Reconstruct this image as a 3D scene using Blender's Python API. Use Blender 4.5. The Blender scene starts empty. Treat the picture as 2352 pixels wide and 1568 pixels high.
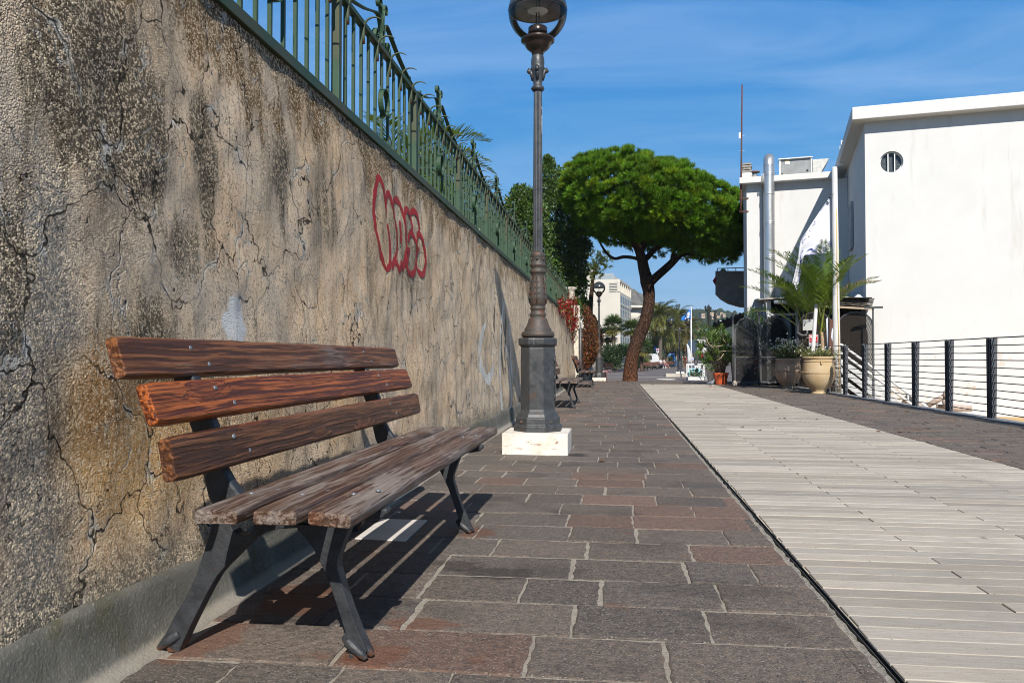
import bpy, bmesh, math, random
import numpy as np
from mathutils import Vector, Matrix, noise as mnoise
R = math.radians
PI = math.pi
rnd = random.Random(7)
sc = bpy.context.scene
col = sc.collection

# ------------------------------------------------------------------ camera model
FPX = 1829.0
CAM_YAW = math.atan(238 / FPX)
CAM_PITCH = math.atan(37 / FPX)
CAM_H = 0.82

def ray(px, py):
    u = (float(px) - 1176) / FPX
    v = (784 - float(py)) / FPX
    c, s = math.cos(CAM_YAW), math.sin(CAM_YAW)
    cp, sp = math.cos(CAM_PITCH), math.sin(CAM_PITCH)
    return Vector((-s * cp, c * cp, sp)) + u * Vector((c, s, 0)) + v * Vector((s * sp, -c * sp, cp))

def at(px, py, X=None, Y=None, Z=None):
    """surveyed picture point -> place on the plane x=X, y=Y or z=Z"""
    d = ray(px, py)
    t = X / d.x if X is not None else (Y / d.y if Y is not None else (Z - CAM_H) / d.z)
    return Vector((0, 0, CAM_H)) + d * t

def ground_z(y):
    t = min(1, max(0, (y - 26) / 20))
    return -0.6 * t * t * (3 - 2 * t)

# ------------------------------------------------------------------ mesh builder
def lin(r, g, b):
    f = lambda c: ((c / 255 + 0.055) / 1.055) ** 2.4 if c > 10 else c / 255 / 12.92
    return (f(r), f(g), f(b), 1)

class MB:
    def __init__(s):
        s.v = []; s.f = []; s.c = []; s.sm = []
    def add(s, vs, fs, col=None, smooth=False):
        o = len(s.v)
        s.v += [tuple(p) for p in vs]
        s.f += [tuple(i + o for i in f) for f in fs]
        s.c += [col] * len(fs); s.sm += [smooth] * len(fs)
        return s
    def box(s, c, d, M=None, col=None, taper=1.0):
        x, y, z = d[0] / 2, d[1] / 2, d[2] / 2
        P = []
        for k, t in ((-1, 1), (1, taper)):
            P += [Vector((-x * t, -y * t, k * z)), Vector((x * t, -y * t, k * z)), Vector((x * t, y * t, k * z)), Vector((-x * t, y * t, k * z))]
        P = [(M @ p if M is not None else p) + Vector(c) for p in P]
        return s.add(P, [(3, 2, 1, 0), (4, 5, 6, 7), (0, 1, 5, 4), (1, 2, 6, 5), (2, 3, 7, 6), (3, 0, 4, 7)], col)
    def lathe(s, prof, c=(0, 0, 0), n=24, col=None, smooth=True, cap=True, rot=0.0):
        P = []; Fs = []
        for r, z in prof:
            for i in range(n):
                a = rot + 2 * PI * i / n
                P.append((c[0] + r * math.cos(a), c[1] + r * math.sin(a), c[2] + z))
        for j in range(len(prof) - 1):
            for i in range(n):
                k = (i + 1) % n
                Fs.append((j * n + i, j * n + k, (j + 1) * n + k, (j + 1) * n + i))
        s.add(P, Fs, col, smooth)
        if cap:
            m = len(prof)
            s.add(P[:n], [tuple(reversed(range(n)))], col)
            s.add(P[(m - 1) * n:], [tuple(range(n))], col)
        return s
    def tube(s, pts, rad, n=8, col=None, smooth=True, flat=1.0, ref=None):
        pts = [Vector(p) for p in pts]
        m = len(pts)
        rad = [rad] * m if not hasattr(rad, '__len__') else list(rad)
        T = [(pts[min(i + 1, m - 1)] - pts[max(i - 1, 0)]).normalized() for i in range(m)]
        a = Vector(ref) if ref is not None else (Vector((0, 0, 1)) if abs(T[0].z) < 0.9 else Vector((1, 0, 0)))
        P = []; Fs = []
        for i in range(m):
            a = (a - T[i] * a.dot(T[i])).normalized()
            b = T[i].cross(a)
            for k in range(n):
                w = 2 * PI * k / n
                P.append(pts[i] + a * (rad[i] * math.cos(w)) + b * (rad[i] * flat * math.sin(w)))
        for i in range(m - 1):
            for k in range(n):
                q = (k + 1) % n
                Fs.append((i * n + k, i * n + q, (i + 1) * n + q, (i + 1) * n + k))
        s.add(P, Fs, col, smooth)
        s.add(P[:n], [tuple(reversed(range(n)))], col); s.add(P[-n:], [tuple(range(n))], col)
        return s
    def bar(s, p, q, w, d=None, ref=None, col=None):
        """straight square bar"""
        d = w if d is None else d
        return s.strap([p, q], w, d, ref, col)
    def strap(s, pts, w, t, ref=None, col=None):
        """rectangular section w (along ref) x t swept along a polyline"""
        pts = [Vector(p) for p in pts]; m = len(pts)
        P = []; Fs = []
        for i in range(m):
            T = (pts[min(i + 1, m - 1)] - pts[max(i - 1, 0)]).normalized()
            a = Vector(ref) if ref is not None else (Vector((0, 0, 1)) if abs(T.z) < 0.9 else Vector((1, 0, 0)))
            a = (a - T * a.dot(T)).normalized(); b = T.cross(a)
            P += [pts[i] + a * (w / 2 * x) + b * (t / 2 * y) for x, y in ((-1, -1), (1, -1), (1, 1), (-1, 1))]
        for i in range(m - 1):
            for k in range(4):
                q = (k + 1) % 4
                Fs.append((i * 4 + k, i * 4 + q, i * 4 + 4 + q, i * 4 + 4 + k))
        Fs += [(3, 2, 1, 0), tuple((m - 1) * 4 + k for k in range(4))]
        return s.add(P, Fs, col)
    def prism(s, poly, off, col=None):
        """poly: 3-D outline, off: extrusion vector"""
        poly = [Vector(p) for p in poly]; n = len(poly); off = Vector(off)
        P = poly + [p + off for p in poly]
        Fs = [tuple(range(n)), tuple(reversed(range(n, 2 * n)))]
        Fs += [(i, i + n, (i + 1) % n + n, (i + 1) % n) for i in range(n)]
        return s.add(P, Fs, col)
    def ball(s, c, r, n=12, m=8, col=None, sq=(1, 1, 1)):
        P = []; Fs = []
        for j in range(m + 1):
            t = PI * j / m
            for i in range(n):
                a = 2 * PI * i / n
                P.append((c[0] + sq[0] * r * math.sin(t) * math.cos(a), c[1] + sq[1] * r * math.sin(t) * math.sin(a), c[2] - sq[2] * r * math.cos(t)))
        for j in range(m):
            for i in range(n):
                k = (i + 1) % n
                Fs.append((j * n + i, j * n + k, (j + 1) * n + k, (j + 1) * n + i))
        return s.add(P, Fs, col, True)
    def build(s, name, mat, parent=None, bevel=0.0, seg=2, weld=True, recalc=True, kind=None):
        root = parent
        while root is not None and root.parent is not None:
            root = root.parent
        off = Vector((0, 0, 0)) if root is None else root.location
        me = bpy.data.meshes.new(name)
        me.from_pydata([(p[0] - off.x, p[1] - off.y, p[2] - off.z) for p in s.v], [], s.f)
        if weld or recalc:
            bm = bmesh.new(); bm.from_mesh(me)
            lay = None
            if weld: bmesh.ops.remove_doubles(bm, verts=bm.verts, dist=1e-5)
            if recalc: bmesh.ops.recalc_face_normals(bm, faces=bm.faces)
            n0 = len(bm.faces)
            bm.to_mesh(me); bm.free()
        if len(me.polygons) == len(s.sm):
            me.polygons.foreach_set('use_smooth', s.sm)
            if any(c is not None for c in s.c):
                at_ = me.attributes.new('col', 'FLOAT_COLOR', 'CORNER')
                buf = []
                for p, c in zip(me.polygons, s.c):
                    buf += list(c or (1, 1, 1, 1)) * p.loop_total
                at_.data.foreach_set('color', buf)
        me.materials.append(mat)
        o = bpy.data.objects.new(name, me)
        col.objects.link(o)
        if parent is not None: o.parent = parent
        if bevel:
            b = o.modifiers.new('bevel', 'BEVEL'); b.width = bevel; b.segments = seg; b.limit_method = 'ANGLE'; b.angle_limit = R(35)
        if kind: o['kind'] = kind
        return o

def np_mesh(name, V, Fq, C, mat, parent=None, kind=None, smooth=False):
    """V (n,3), Fq (m,k) all faces with k corners, C (m,4) colours or None; vertices in world space"""
    root = parent
    while root is not None and root.parent is not None:
        root = root.parent
    V = np.asarray(V, dtype=np.float32)
    if root is not None: V = V - np.array(root.location, dtype=np.float32)
    Fq = np.asarray(Fq, dtype=np.int32); m, k = Fq.shape
    me = bpy.data.meshes.new(name)
    me.vertices.add(len(V)); me.vertices.foreach_set('co', V.ravel())
    me.loops.add(m * k); me.loops.foreach_set('vertex_index', Fq.ravel())
    me.polygons.add(m); me.polygons.foreach_set('loop_start', np.arange(0, m * k, k, dtype=np.int32))
    me.update(calc_edges=True)
    if smooth: me.polygons.foreach_set('use_smooth', np.ones(m, dtype=bool))
    if C is not None:
        a = me.attributes.new('col', 'FLOAT_COLOR', 'CORNER')
        a.data.foreach_set('color', np.repeat(np.asarray(C, dtype=np.float32), k, axis=0).ravel())
    me.materials.append(mat)
    o = bpy.data.objects.new(name, me); col.objects.link(o)
    if parent is not None: o.parent = parent
    if kind: o['kind'] = kind
    return o

def tag(o, label=None, cat=None, group=None, kind=None):
    if label: o['label'] = label
    if cat: o['category'] = cat
    if group: o['group'] = group
    if kind: o['kind'] = kind
    return o

def thing(name, label, cat, loc=(0, 0, 0), group=None):
    o = bpy.data.objects.new(name, None); col.objects.link(o)
    o.empty_display_size = 0.1
    o.location = loc
    return tag(o, label, cat, group)

KIDS = {}
def copy_tree(o, parent=None):
    c = o.copy(); col.objects.link(c)
    if parent is not None: c.parent = parent
    for ch in list(o.children):
        copy_tree(ch, c)
    return c

def copy_thing(o, loc, rz, label, scale=None):
    c = copy_tree(o)
    c.location = loc; c.rotation_euler = (0, 0, rz); c['label'] = label
    if scale: c.scale = (scale, scale, scale)
    return c

# ------------------------------------------------------------------ material helper
class Mat:
    def __init__(s, name, base=(0.5, 0.5, 0.5, 1), rough=0.6, metal=0.0, spec=0.5):
        s.m = bpy.data.materials.new(name); s.m.use_nodes = True
        s.nt = s.m.node_tree
        s.b = s.nt.nodes['Principled BSDF']
        s.set('Base Color', base); s.set('Roughness', rough); s.set('Metallic', metal); s.set('Specular IOR Level', spec)
        s._co = None
    def set(s, k, v):
        i = s.b.inputs[k]
        if isinstance(v, bpy.types.NodeSocket): s.nt.links.new(v, i)
        else: i.default_value = v
    def inp(s, sock, v):
        if v is None: return
        if isinstance(v, bpy.types.NodeSocket): s.nt.links.new(v, sock)
        else:
            if sock.type == 'VECTOR' and not hasattr(v, '__len__'): v = (v, v, v)
            if sock.type == 'RGBA' and len(v) == 3: v = (*v, 1)
            sock.default_value = v
    def co(s):
        if s._co is None: s._co = s.nt.nodes.new('ShaderNodeTexCoord').outputs['Object']
        return s._co
    def map(s, scale=(1, 1, 1), loc=(0, 0, 0), rot=(0, 0, 0), vec=None):
        n = s.nt.nodes.new('ShaderNodeMapping')
        s.inp(n.inputs['Vector'], vec or s.co()); n.inputs['Scale'].default_value = scale
        n.inputs['Location'].default_value = loc; n.inputs['Rotation'].default_value = rot
        return n.outputs[0]
    def noise(s, scale, detail=4, rough=0.55, dist=0.0, vec=None, color=False):
        n = s.nt.nodes.new('ShaderNodeTexNoise')
        s.inp(n.inputs['Vector'], vec or s.co()); n.inputs['Scale'].default_value = scale
        n.inputs['Detail'].default_value = detail; n.inputs['Roughness'].default_value = rough; n.inputs['Distortion'].default_value = dist
        return n.outputs[1 if color else 0]
    def vor(s, scale, feature='F1', vec=None, out='Distance', rand=1.0):
        n = s.nt.nodes.new('ShaderNodeTexVoronoi'); n.feature = feature
        s.inp(n.inputs['Vector'], vec or s.co()); n.inputs['Scale'].default_value = scale; n.inputs['Randomness'].default_value = rand
        return n.outputs[out]
    def wave(s, scale, dist=0, detail=2, dscale=1, vec=None, direction='X', typ='BANDS'):
        n = s.nt.nodes.new('ShaderNodeTexWave'); n.wave_type = typ
        if typ == 'BANDS': n.bands_direction = direction
        else: n.rings_direction = direction
        s.inp(n.inputs['Vector'], vec or s.co()); n.inputs['Scale'].default_value = scale
        n.inputs['Distortion'].default_value = dist; n.inputs['Detail'].default_value = detail; n.inputs['Detail Scale'].default_value = dscale
        return n.outputs['Fac']
    def ramp(s, fac, stops, interp='LINEAR'):
        n = s.nt.nodes.new('ShaderNodeValToRGB'); s.inp(n.inputs[0], fac); e = n.color_ramp
        e.interpolation = interp
        while len(e.elements) < len(stops): e.elements.new(0.5)
        for el, (p, c) in zip(e.elements, stops):
            el.position = p
            el.color = (c, c, c, 1) if not hasattr(c, '__len__') else (*c[:3], 1)
        return n.outputs[0]
    def step(s, v, a, b):
        n = s.nt.nodes.new('ShaderNodeMapRange'); n.interpolation_type = 'SMOOTHSTEP'
        s.inp(n.inputs[0], v); n.inputs[1].default_value = a; n.inputs[2].default_value = b
        return n.outputs[0]
    def mix(s, f, a, b, mode='MIX'):
        n = s.nt.nodes.new('ShaderNodeMix'); n.data_type = 'RGBA'; n.blend_type = mode
        s.inp(n.inputs[0], f); s.inp(n.inputs[6], a); s.inp(n.inputs[7], b)
        return n.outputs[2]
    def math(s, op, a, b=None, clamp=False):
        n = s.nt.nodes.new('ShaderNodeMath'); n.operation = op; n.use_clamp = clamp
        s.inp(n.inputs[0], a); s.inp(n.inputs[1], b)
        return n.outputs[0]
    def mul(s, *a):
        r = a[0]
        for x in a[1:]: r = s.math('MULTIPLY', r, x)
        return r
    def vadd(s, a, b, k=1.0):
        n = s.nt.nodes.new('ShaderNodeVectorMath'); n.operation = 'MULTIPLY_ADD'
        s.inp(n.inputs[0], b); s.inp(n.inputs[1], (k, k, k)); s.inp(n.inputs[2], a)
        return n.outputs[0]
    def xyz(s, vec=None):
        n = s.nt.nodes.new('ShaderNodeSeparateXYZ'); s.inp(n.inputs[0], vec or s.co())
        return n.outputs
    def attr(s, name='col', out='Color'):
        n = s.nt.nodes.new('ShaderNodeAttribute'); n.attribute_name = name
        return n.outputs[out]
    def rand(s):
        return s.nt.nodes.new('ShaderNodeObjectInfo').outputs['Random']
    def bump(s, h, strength=0.5, dist=0.01, prev=None):
        n = s.nt.nodes.new('ShaderNodeBump'); s.inp(n.inputs['Height'], h)
        n.inputs['Strength'].default_value = strength; n.inputs['Distance'].default_value = dist
        if prev is not None: s.nt.links.new(prev, n.inputs['Normal'])
        s.nt.links.new(n.outputs[0], s.b.inputs['Normal'])
        return n.outputs[0]

def simple(name, c, rough=0.6, metal=0.0, var=0.15, scale=6, bump=0.0, bscale=60, spec=0.5):
    """plain painted / cast surface with mottling and small relief"""
    M = Mat(name, rough=rough, metal=metal, spec=spec)
    f = M.noise(scale, 5, 0.6)
    c = tuple(c[:3])
    M.set('Base Color', M.ramp(f, [(0.3, tuple(x * (1 - var) for x in c)), (0.7, tuple(min(1, x * (1 + var)) for x in c))]))
    M.set('Roughness', M.ramp(M.noise(scale * 2.3, 4), [(0.3, max(0.05, rough - 0.12)), (0.7, min(1, rough + 0.12))]))
    if bump: M.bump(M.noise(bscale, 4, 0.6), bump, 0.004)
    return M.m

def leafmat(name, rough=0.5, trans=0.25, spec=0.4):
    """leaf colour comes from the per-leaf attribute"""
    M = Mat(name, rough=rough, spec=spec)
    c = M.attr('col')
    M.set('Base Color', c)
    nt = M.nt
    tr = nt.nodes.new('ShaderNodeBsdfTranslucent'); nt.links.new(M.mix(1.0, c, (1.0, 1.0, 0.45, 1), 'MULTIPLY'), tr.inputs[0])
    mx = nt.nodes.new('ShaderNodeMixShader'); mx.inputs[0].default_value = trans
    nt.links.new(M.b.outputs[0], mx.inputs[1]); nt.links.new(tr.outputs[0], mx.inputs[2])
    nt.links.new(mx.outputs[0], nt.nodes['Material Output'].inputs[0])
    return M.m

# ------------------------------------------------------------------ camera, sun, sky
cd = bpy.data.cameras.new('camera'); cam = bpy.data.objects.new('camera', cd); col.objects.link(cam)
cd.sensor_width = 36; cd.lens = 36 * FPX / 2352; cd.clip_end = 20000; cd.clip_start = 0.05
cam.location = (0, 0, CAM_H); cam.rotation_euler = (PI / 2 + CAM_PITCH, 0, CAM_YAW)
sc.camera = cam
SUN_EL, SUN_AZ = R(39), R(11.5)          # azimuth measured from behind the camera (-Y) towards +X
sd = Vector((math.sin(SUN_AZ) * math.cos(SUN_EL), -math.cos(SUN_AZ) * math.cos(SUN_EL), math.sin(SUN_EL)))
sl = bpy.data.lights.new('sun', 'SUN'); sl.energy = 5.0; sl.angle = R(0.5); sl.color = (1.0, 0.95, 0.87)
so = bpy.data.objects.new('sun', sl); col.objects.link(so)
so.rotation_euler = sd.to_track_quat('Z', 'Y').to_euler()
W = bpy.data.worlds.new('World'); sc.world = W; W.use_nodes = True
nt = W.node_tree
bg = nt.nodes['Background']
sk = nt.nodes.new('ShaderNodeTexSky'); sk.sky_type = 'NISHITA'; sk.sun_disc = False
sk.sun_elevation = SUN_EL; sk.sun_rotation = math.atan2(sd.x, sd.y); sk.altitude = 0; sk.air_density = 1.0; sk.dust_density = 0.6; sk.ozone_density = 2.5
# thin cirrus veils
tc = nt.nodes.new('ShaderNodeTexCoord')
sp = nt.nodes.new('ShaderNodeSeparateXYZ'); nt.links.new(tc.outputs['Generated'], sp.inputs[0])
def wmath(op, a, b):
    n = nt.nodes.new('ShaderNodeMath'); n.operation = op
    for i, v in ((0, a), (1, b)):
        if isinstance(v, bpy.types.NodeSocket): nt.links.new(v, n.inputs[i])
        else: n.inputs[i].default_value = v
    return n.outputs[0]
# deep blue blended over the physical sky by elevation; unseen zenith darkened to cut fill light
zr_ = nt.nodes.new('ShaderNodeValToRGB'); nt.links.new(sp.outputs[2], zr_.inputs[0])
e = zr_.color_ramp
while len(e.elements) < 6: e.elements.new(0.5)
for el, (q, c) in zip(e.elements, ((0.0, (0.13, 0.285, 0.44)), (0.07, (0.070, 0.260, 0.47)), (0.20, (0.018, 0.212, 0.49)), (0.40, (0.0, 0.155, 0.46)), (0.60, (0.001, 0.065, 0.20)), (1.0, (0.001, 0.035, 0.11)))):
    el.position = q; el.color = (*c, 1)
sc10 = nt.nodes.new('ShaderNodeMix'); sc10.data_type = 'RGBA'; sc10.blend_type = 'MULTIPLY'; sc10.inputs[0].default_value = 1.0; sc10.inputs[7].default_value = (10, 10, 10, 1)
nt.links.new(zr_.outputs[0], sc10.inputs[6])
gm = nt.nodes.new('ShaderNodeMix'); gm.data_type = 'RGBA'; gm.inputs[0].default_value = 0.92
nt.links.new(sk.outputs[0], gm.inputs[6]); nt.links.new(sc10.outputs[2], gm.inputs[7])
den = wmath('ADD', wmath('MAXIMUM', sp.outputs[2], 0.0), 0.12)
cx = nt.nodes.new('ShaderNodeCombineXYZ'); nt.links.new(wmath('DIVIDE', sp.outputs[0], den), cx.inputs[0]); nt.links.new(wmath('DIVIDE', sp.outputs[1], den), cx.inputs[1])
mp = nt.nodes.new('ShaderNodeMapping'); mp.inputs['Scale'].default_value = (0.75, 2.0, 1); mp.inputs['Rotation'].default_value = (0, 0, R(24)); mp.inputs['Location'].default_value = (0.8, 2.1, 0)
nt.links.new(cx.outputs[0], mp.inputs[0])
cn = nt.nodes.new('ShaderNodeTexNoise'); cn.inputs['Scale'].default_value = 1.1; cn.inputs['Detail'].default_value = 6; cn.inputs['Roughness'].default_value = 0.62; cn.inputs['Distortion'].default_value = 0.7
nt.links.new(mp.outputs[0], cn.inputs[0])
cr = nt.nodes.new('ShaderNodeValToRGB'); cr.color_ramp.elements[0].position = 0.37; cr.color_ramp.elements[0].color = (0, 0, 0, 1); cr.color_ramp.elements[1].position = 0.74; cr.color_ramp.elements[1].color = (0.6, 0.6, 0.6, 1)
nt.links.new(cn.outputs[0], cr.inputs[0])
cm = nt.nodes.new('ShaderNodeMix'); cm.data_type = 'RGBA'; cm.inputs[7].default_value = (2.1, 3.6, 6.0, 1)
nt.links.new(cr.outputs[0], cm.inputs[0]); nt.links.new(gm.outputs[2], cm.inputs[6])
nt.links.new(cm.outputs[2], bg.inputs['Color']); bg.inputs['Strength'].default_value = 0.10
sc.cycles.filter_width = 1.0
sc.view_settings.view_transform = 'Standard'; sc.view_settings.look = 'None'; sc.view_settings.exposure = 0.55; sc.view_settings.gamma = 1.0
# ================================================================== the ground
def sheet(name, x0, x1, y0, y1, dz, mat, nx=1, ny=None, kind='structure'):
    ny = ny or max(1, int((y1 - y0) / 1.0))
    xs = np.linspace(x0, x1, nx + 1); ys = np.linspace(y0, y1, ny + 1)
    V = [(x, y, ground_z(y) + dz) for y in ys for x in xs]
    Fq = [(j * (nx + 1) + i, j * (nx + 1) + i + 1, (j + 1) * (nx + 1) + i + 1, (j + 1) * (nx + 1) + i) for j in range(ny) for i in range(nx)]
    return np_mesh(name, V, Fq, None, mat, kind=kind)

# far ground: dry mixed earth
M = Mat('earth', rough=0.95, spec=0.2)
M.set('Base Color', M.ramp(M.noise(0.35, 6), [(0.3, (0.10, 0.09, 0.07)), (0.7, (0.20, 0.18, 0.14))]))
M.bump(M.noise(8, 6), 0.6, 0.05)
EARTH = M.m
g = MB()
g.add([(-3000, -60, -3.3), (3000, -60, -3.3), (3000, 6000, -3.3), (-3000, 6000, -3.3)], [(0, 1, 2, 3)])
o = g.build('ground', EARTH); tag(o, kind='structure')

# mortar bed
M = Mat('mortar', rough=0.95, spec=0.2)
f = M.noise(90, 6, 0.7)
M.set('Base Color', M.mix(M.step(M.noise(3.0, 4), 0.45, 0.7), M.ramp(f, [(0.3, (0.17, 0.15, 0.125)), (0.7, (0.36, 0.32, 0.265))]), (0.22, 0.19, 0.16, 1)))
M.bump(f, 0.8, 0.006)
MORTAR = M.m

# porphyry pavers: colour per stone + grain
M = Mat('porphyry', rough=0.85, spec=0.3)
cst = M.attr('col')
gr = M.noise(220, 3, 0.7)
gr2 = M.noise(34, 5, 0.65)
spk = M.nt.nodes.new('ShaderNodeSeparateColor'); M.nt.links.new(M.vor(240, out='Color'), spk.inputs[0])
c1 = M.mix(M.math('MULTIPLY', M.step(spk.outputs[0], 0.80, 0.97), 0.75), cst, (0.27, 0.235, 0.20, 1))
c1 = M.mix(M.math('MULTIPLY', M.step(spk.outputs[1], 0.80, 0.97), 0.7), c1, (0.022, 0.019, 0.018, 1))
c1 = M.mix(M.step(gr, 0.42, 0.30), c1, (0.025, 0.022, 0.022, 1))
c1 = M.mix(M.math('MULTIPLY', M.step(gr2, 0.42, 0.62), 0.55), c1, M.mix(1.0, cst, (1.7, 1.6, 1.5, 1), 'MULTIPLY'))
c1 = M.mix(M.math('MULTIPLY', M.step(M.noise(2.2, 5, 0.6), 0.52, 0.68), 0.45), c1, (0.035, 0.03, 0.028, 1))
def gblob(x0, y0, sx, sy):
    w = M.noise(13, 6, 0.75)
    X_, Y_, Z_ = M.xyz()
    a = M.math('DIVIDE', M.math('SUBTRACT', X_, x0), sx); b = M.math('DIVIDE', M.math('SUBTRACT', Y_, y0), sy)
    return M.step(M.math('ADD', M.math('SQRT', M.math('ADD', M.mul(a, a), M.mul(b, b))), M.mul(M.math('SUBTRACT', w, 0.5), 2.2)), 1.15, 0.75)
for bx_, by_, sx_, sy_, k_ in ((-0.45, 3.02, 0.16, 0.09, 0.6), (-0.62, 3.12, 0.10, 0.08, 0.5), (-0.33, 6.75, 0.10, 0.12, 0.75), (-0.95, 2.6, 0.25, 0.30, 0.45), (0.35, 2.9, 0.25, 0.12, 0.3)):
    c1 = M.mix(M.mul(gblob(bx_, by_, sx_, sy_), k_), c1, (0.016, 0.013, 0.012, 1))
for bx_, by_, sx_, sy_ in ((-0.66, 2.14, 0.10, 0.09), (-0.66, 3.70, 0.10, 0.10), (-1.2, 2.2, 0.12, 0.18), (-1.05, 2.62, 0.16, 0.2), (-0.60, 2.42, 0.12, 0.06)):
    c1 = M.mix(M.mul(gblob(bx_, by_, sx_, sy_), 0.5), c1, (0.14, 0.05, 0.022, 1))
rust = M.mul(M.step(M.noise(3.7, 5, 0.7, vec=M.map(loc=(5, 2, 0))), 0.60, 0.72), 0.55)
c1 = M.mix(rust, c1, (0.13, 0.052, 0.026, 1))
M.set('Base Color', c1)
M.set('Roughness', M.ramp(gr2, [(0.3, 0.62), (0.7, 0.95)]))
b1 = M.bump(M.noise(120, 4, 0.75), 0.8, 0.006)
M.bump(gr2, 0.5, 0.010, b1)
PORPH = M.m

def stone_rows(name, x0, x1, y0, y1, pitch, lmin, lmax, seed, gap=0.008, far=99):
    r = random.Random(seed)
    mb = MB()
    y = y0
    while y < y1:
        yy0, yy1 = y, y + pitch
        x = x0 - r.random() * lmax * 0.6
        near = y < 9
        while x < x1:
            L = r.uniform(lmin, lmax)
            a = max(x, x0); b = min(x + L, x1)
            if x1 - b < 0.12: b = x1
            if b - a > 0.05:
                gp = gap * r.uniform(0.7, 1.5)
                ga = gp * 0.6; gb = gp * 0.7
                if r.random() < 0.2: gb = gp * 1.4
                X0, X1, Y0, Y1 = a + ga, b - gb, yy0 + gp * 0.85, yy1 - gp * 0.85
                z = ground_z((yy0 + yy1) / 2) + r.uniform(-0.002, 0.003)
                # outline with chipped edges
                nx = max(2, int((X1 - X0) / (0.035 if near else 0.15))); ny = 7 if near else 2
                j = 0.0035 if near else 0.005
                sk = r.uniform(-0.005, 0.005)
                P = []
                for i in range(nx): P.append((X0 + (X1 - X0) * i / nx, Y0 + r.uniform(-j, j)))
                for i in range(ny): P.append((X1 + sk + r.uniform(-j, j) * 1.4, Y0 + (Y1 - Y0) * i / ny))
                for i in range(nx): P.append((X1 + sk - (X1 + sk - X0) * i / nx, Y1 + r.uniform(-j, j)))
                for i in range(ny): P.append((X0 + r.uniform(-j, j) * 1.4, Y1 - (Y1 - Y0) * i / ny))
                cxm, cym = (X0 + X1) / 2, (Y0 + Y1) / 2
                def inset(p, d):
                    return (p[0] + (d if p[0] < cxm else -d) * min(1, abs(p[0] - cxm) / (X1 - X0) * 4 - 1.0 if abs(p[0]-cxm) > (X1-X0)*0.25 else 0),
                            p[1] + (d if p[1] < cym else -d) * (1 if abs(p[1] - cym) > (Y1 - Y0) * 0.25 else 0))
                n = len(P)
                tl = r.uniform(-0.004, 0.004)
                zf = lambda p, d: z + d + tl * (p[0] - cxm) / L
                V = [(p[0], p[1], z - 0.025) for p in P] + [(p[0], p[1], zf(p, -0.0035)) for p in P]
                Q = [inset(p, 0.006) for p in P]
                V += [(q[0], q[1], zf(q, 0.0)) for q in Q]
                Fs = [(i, (i + 1) % n, n + (i + 1) % n, n + i) for i in range(n)] + [(n + i, n + (i + 1) % n, 2 * n + (i + 1) % n, 2 * n + i) for i in range(n)]
                Fs.append(tuple(range(2 * n, 3 * n)))
                k = r.uniform(0.86, 1.16); t = r.random()
                if t < 0.08: c = (0.122 * k, 0.080 * k, 0.063 * k, 1)
                elif t < 0.55: c = (0.100 * k, 0.081 * k, 0.068 * k, 1)
                else: c = (0.088 * k, 0.075 * k, 0.066 * k, 1)
                mb.add(V, Fs, c)
            x += L
        y += pitch
    return mb.build(name, PORPH, weld=False, recalc=False, kind='structure')

PITCH = 0.306
X_WALL, X_PL0, X_PL1, X_KERB = -1.31, 0.72, 2.96, 4.93
stone_rows('pavement', -1.255, X_PL0 - 0.035, 2.055 - 5 * PITCH, 25.0, PITCH, 0.24, 0.52, 3, gap=0.0048)
stone_rows('pavement', X_PL1 + 0.012, X_KERB - 0.11, 2.055 - 3 * PITCH, 25.0, PITCH / 2, 0.22, 0.5, 5, gap=0.005)
stone_rows('pavement', -1.25, 9.0, 25.0, 46.0, PITCH, 0.3, 0.6, 8, gap=0.006)
sheet('mortar_bed', -1.6, X_PL0 - 0.028, 0.2, 25.0, -0.0035, MORTAR)
sheet('mortar_bed', X_PL1 + 0.004, X_KERB - 0.1, 1.0, 25.0, -0.010, MORTAR)
sheet('mortar_bed', -1.6, 9.0, 25.0, 46.2, -0.010, MORTAR)

# travertine planks
M = Mat('travertine', rough=0.75, spec=0.35)
cst = M.attr('col')
st = M.noise(9, 6, 0.6, 0.5, vec=M.map((1.0, 9.0, 1)))
c1 = M.mix(M.math('MULTIPLY', M.step(st, 0.35, 0.7), 0.5), cst, M.mix(1.0, cst, (0.72, 0.66, 0.60, 1), 'MULTIPLY'))
pit = M.step(M.noise(38, 4, 0.75, vec=M.map((1.0, 4.2, 1))), 0.635, 0.70)
c1 = M.mix(M.math('MULTIPLY', M.step(M.noise(1.1, 5, 0.65), 0.46, 0.72), 0.5), c1, (0.20, 0.175, 0.15, 1))
spot = M.mul(M.step(M.vor(1.6), 0.05, 0.02), M.step(M.noise(30, 3), 0.35, 0.5), 0.7)
c1 = M.mix(spot, c1, (0.08, 0.075, 0.07, 1))
c1 = M.mix(M.math('MULTIPLY', pit, 0.85), c1, (0.10, 0.085, 0.07, 1))
M.set('Base Color', c1)
b1 = M.bump(M.math('SUBTRACT', M.math('MULTIPLY', st, 0.4), pit), 0.6, 0.004)
M.bump(M.noise(120, 4, 0.6), 0.3, 0.003, b1)
TRAV = M.m
r = random.Random(11)
mb = MB()
PW = PITCH / 3
y = 2.055 - 5 * PITCH
row = 0
cols_x = [X_PL0, 1.275, 1.83, 2.385, X_PL1]
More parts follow.
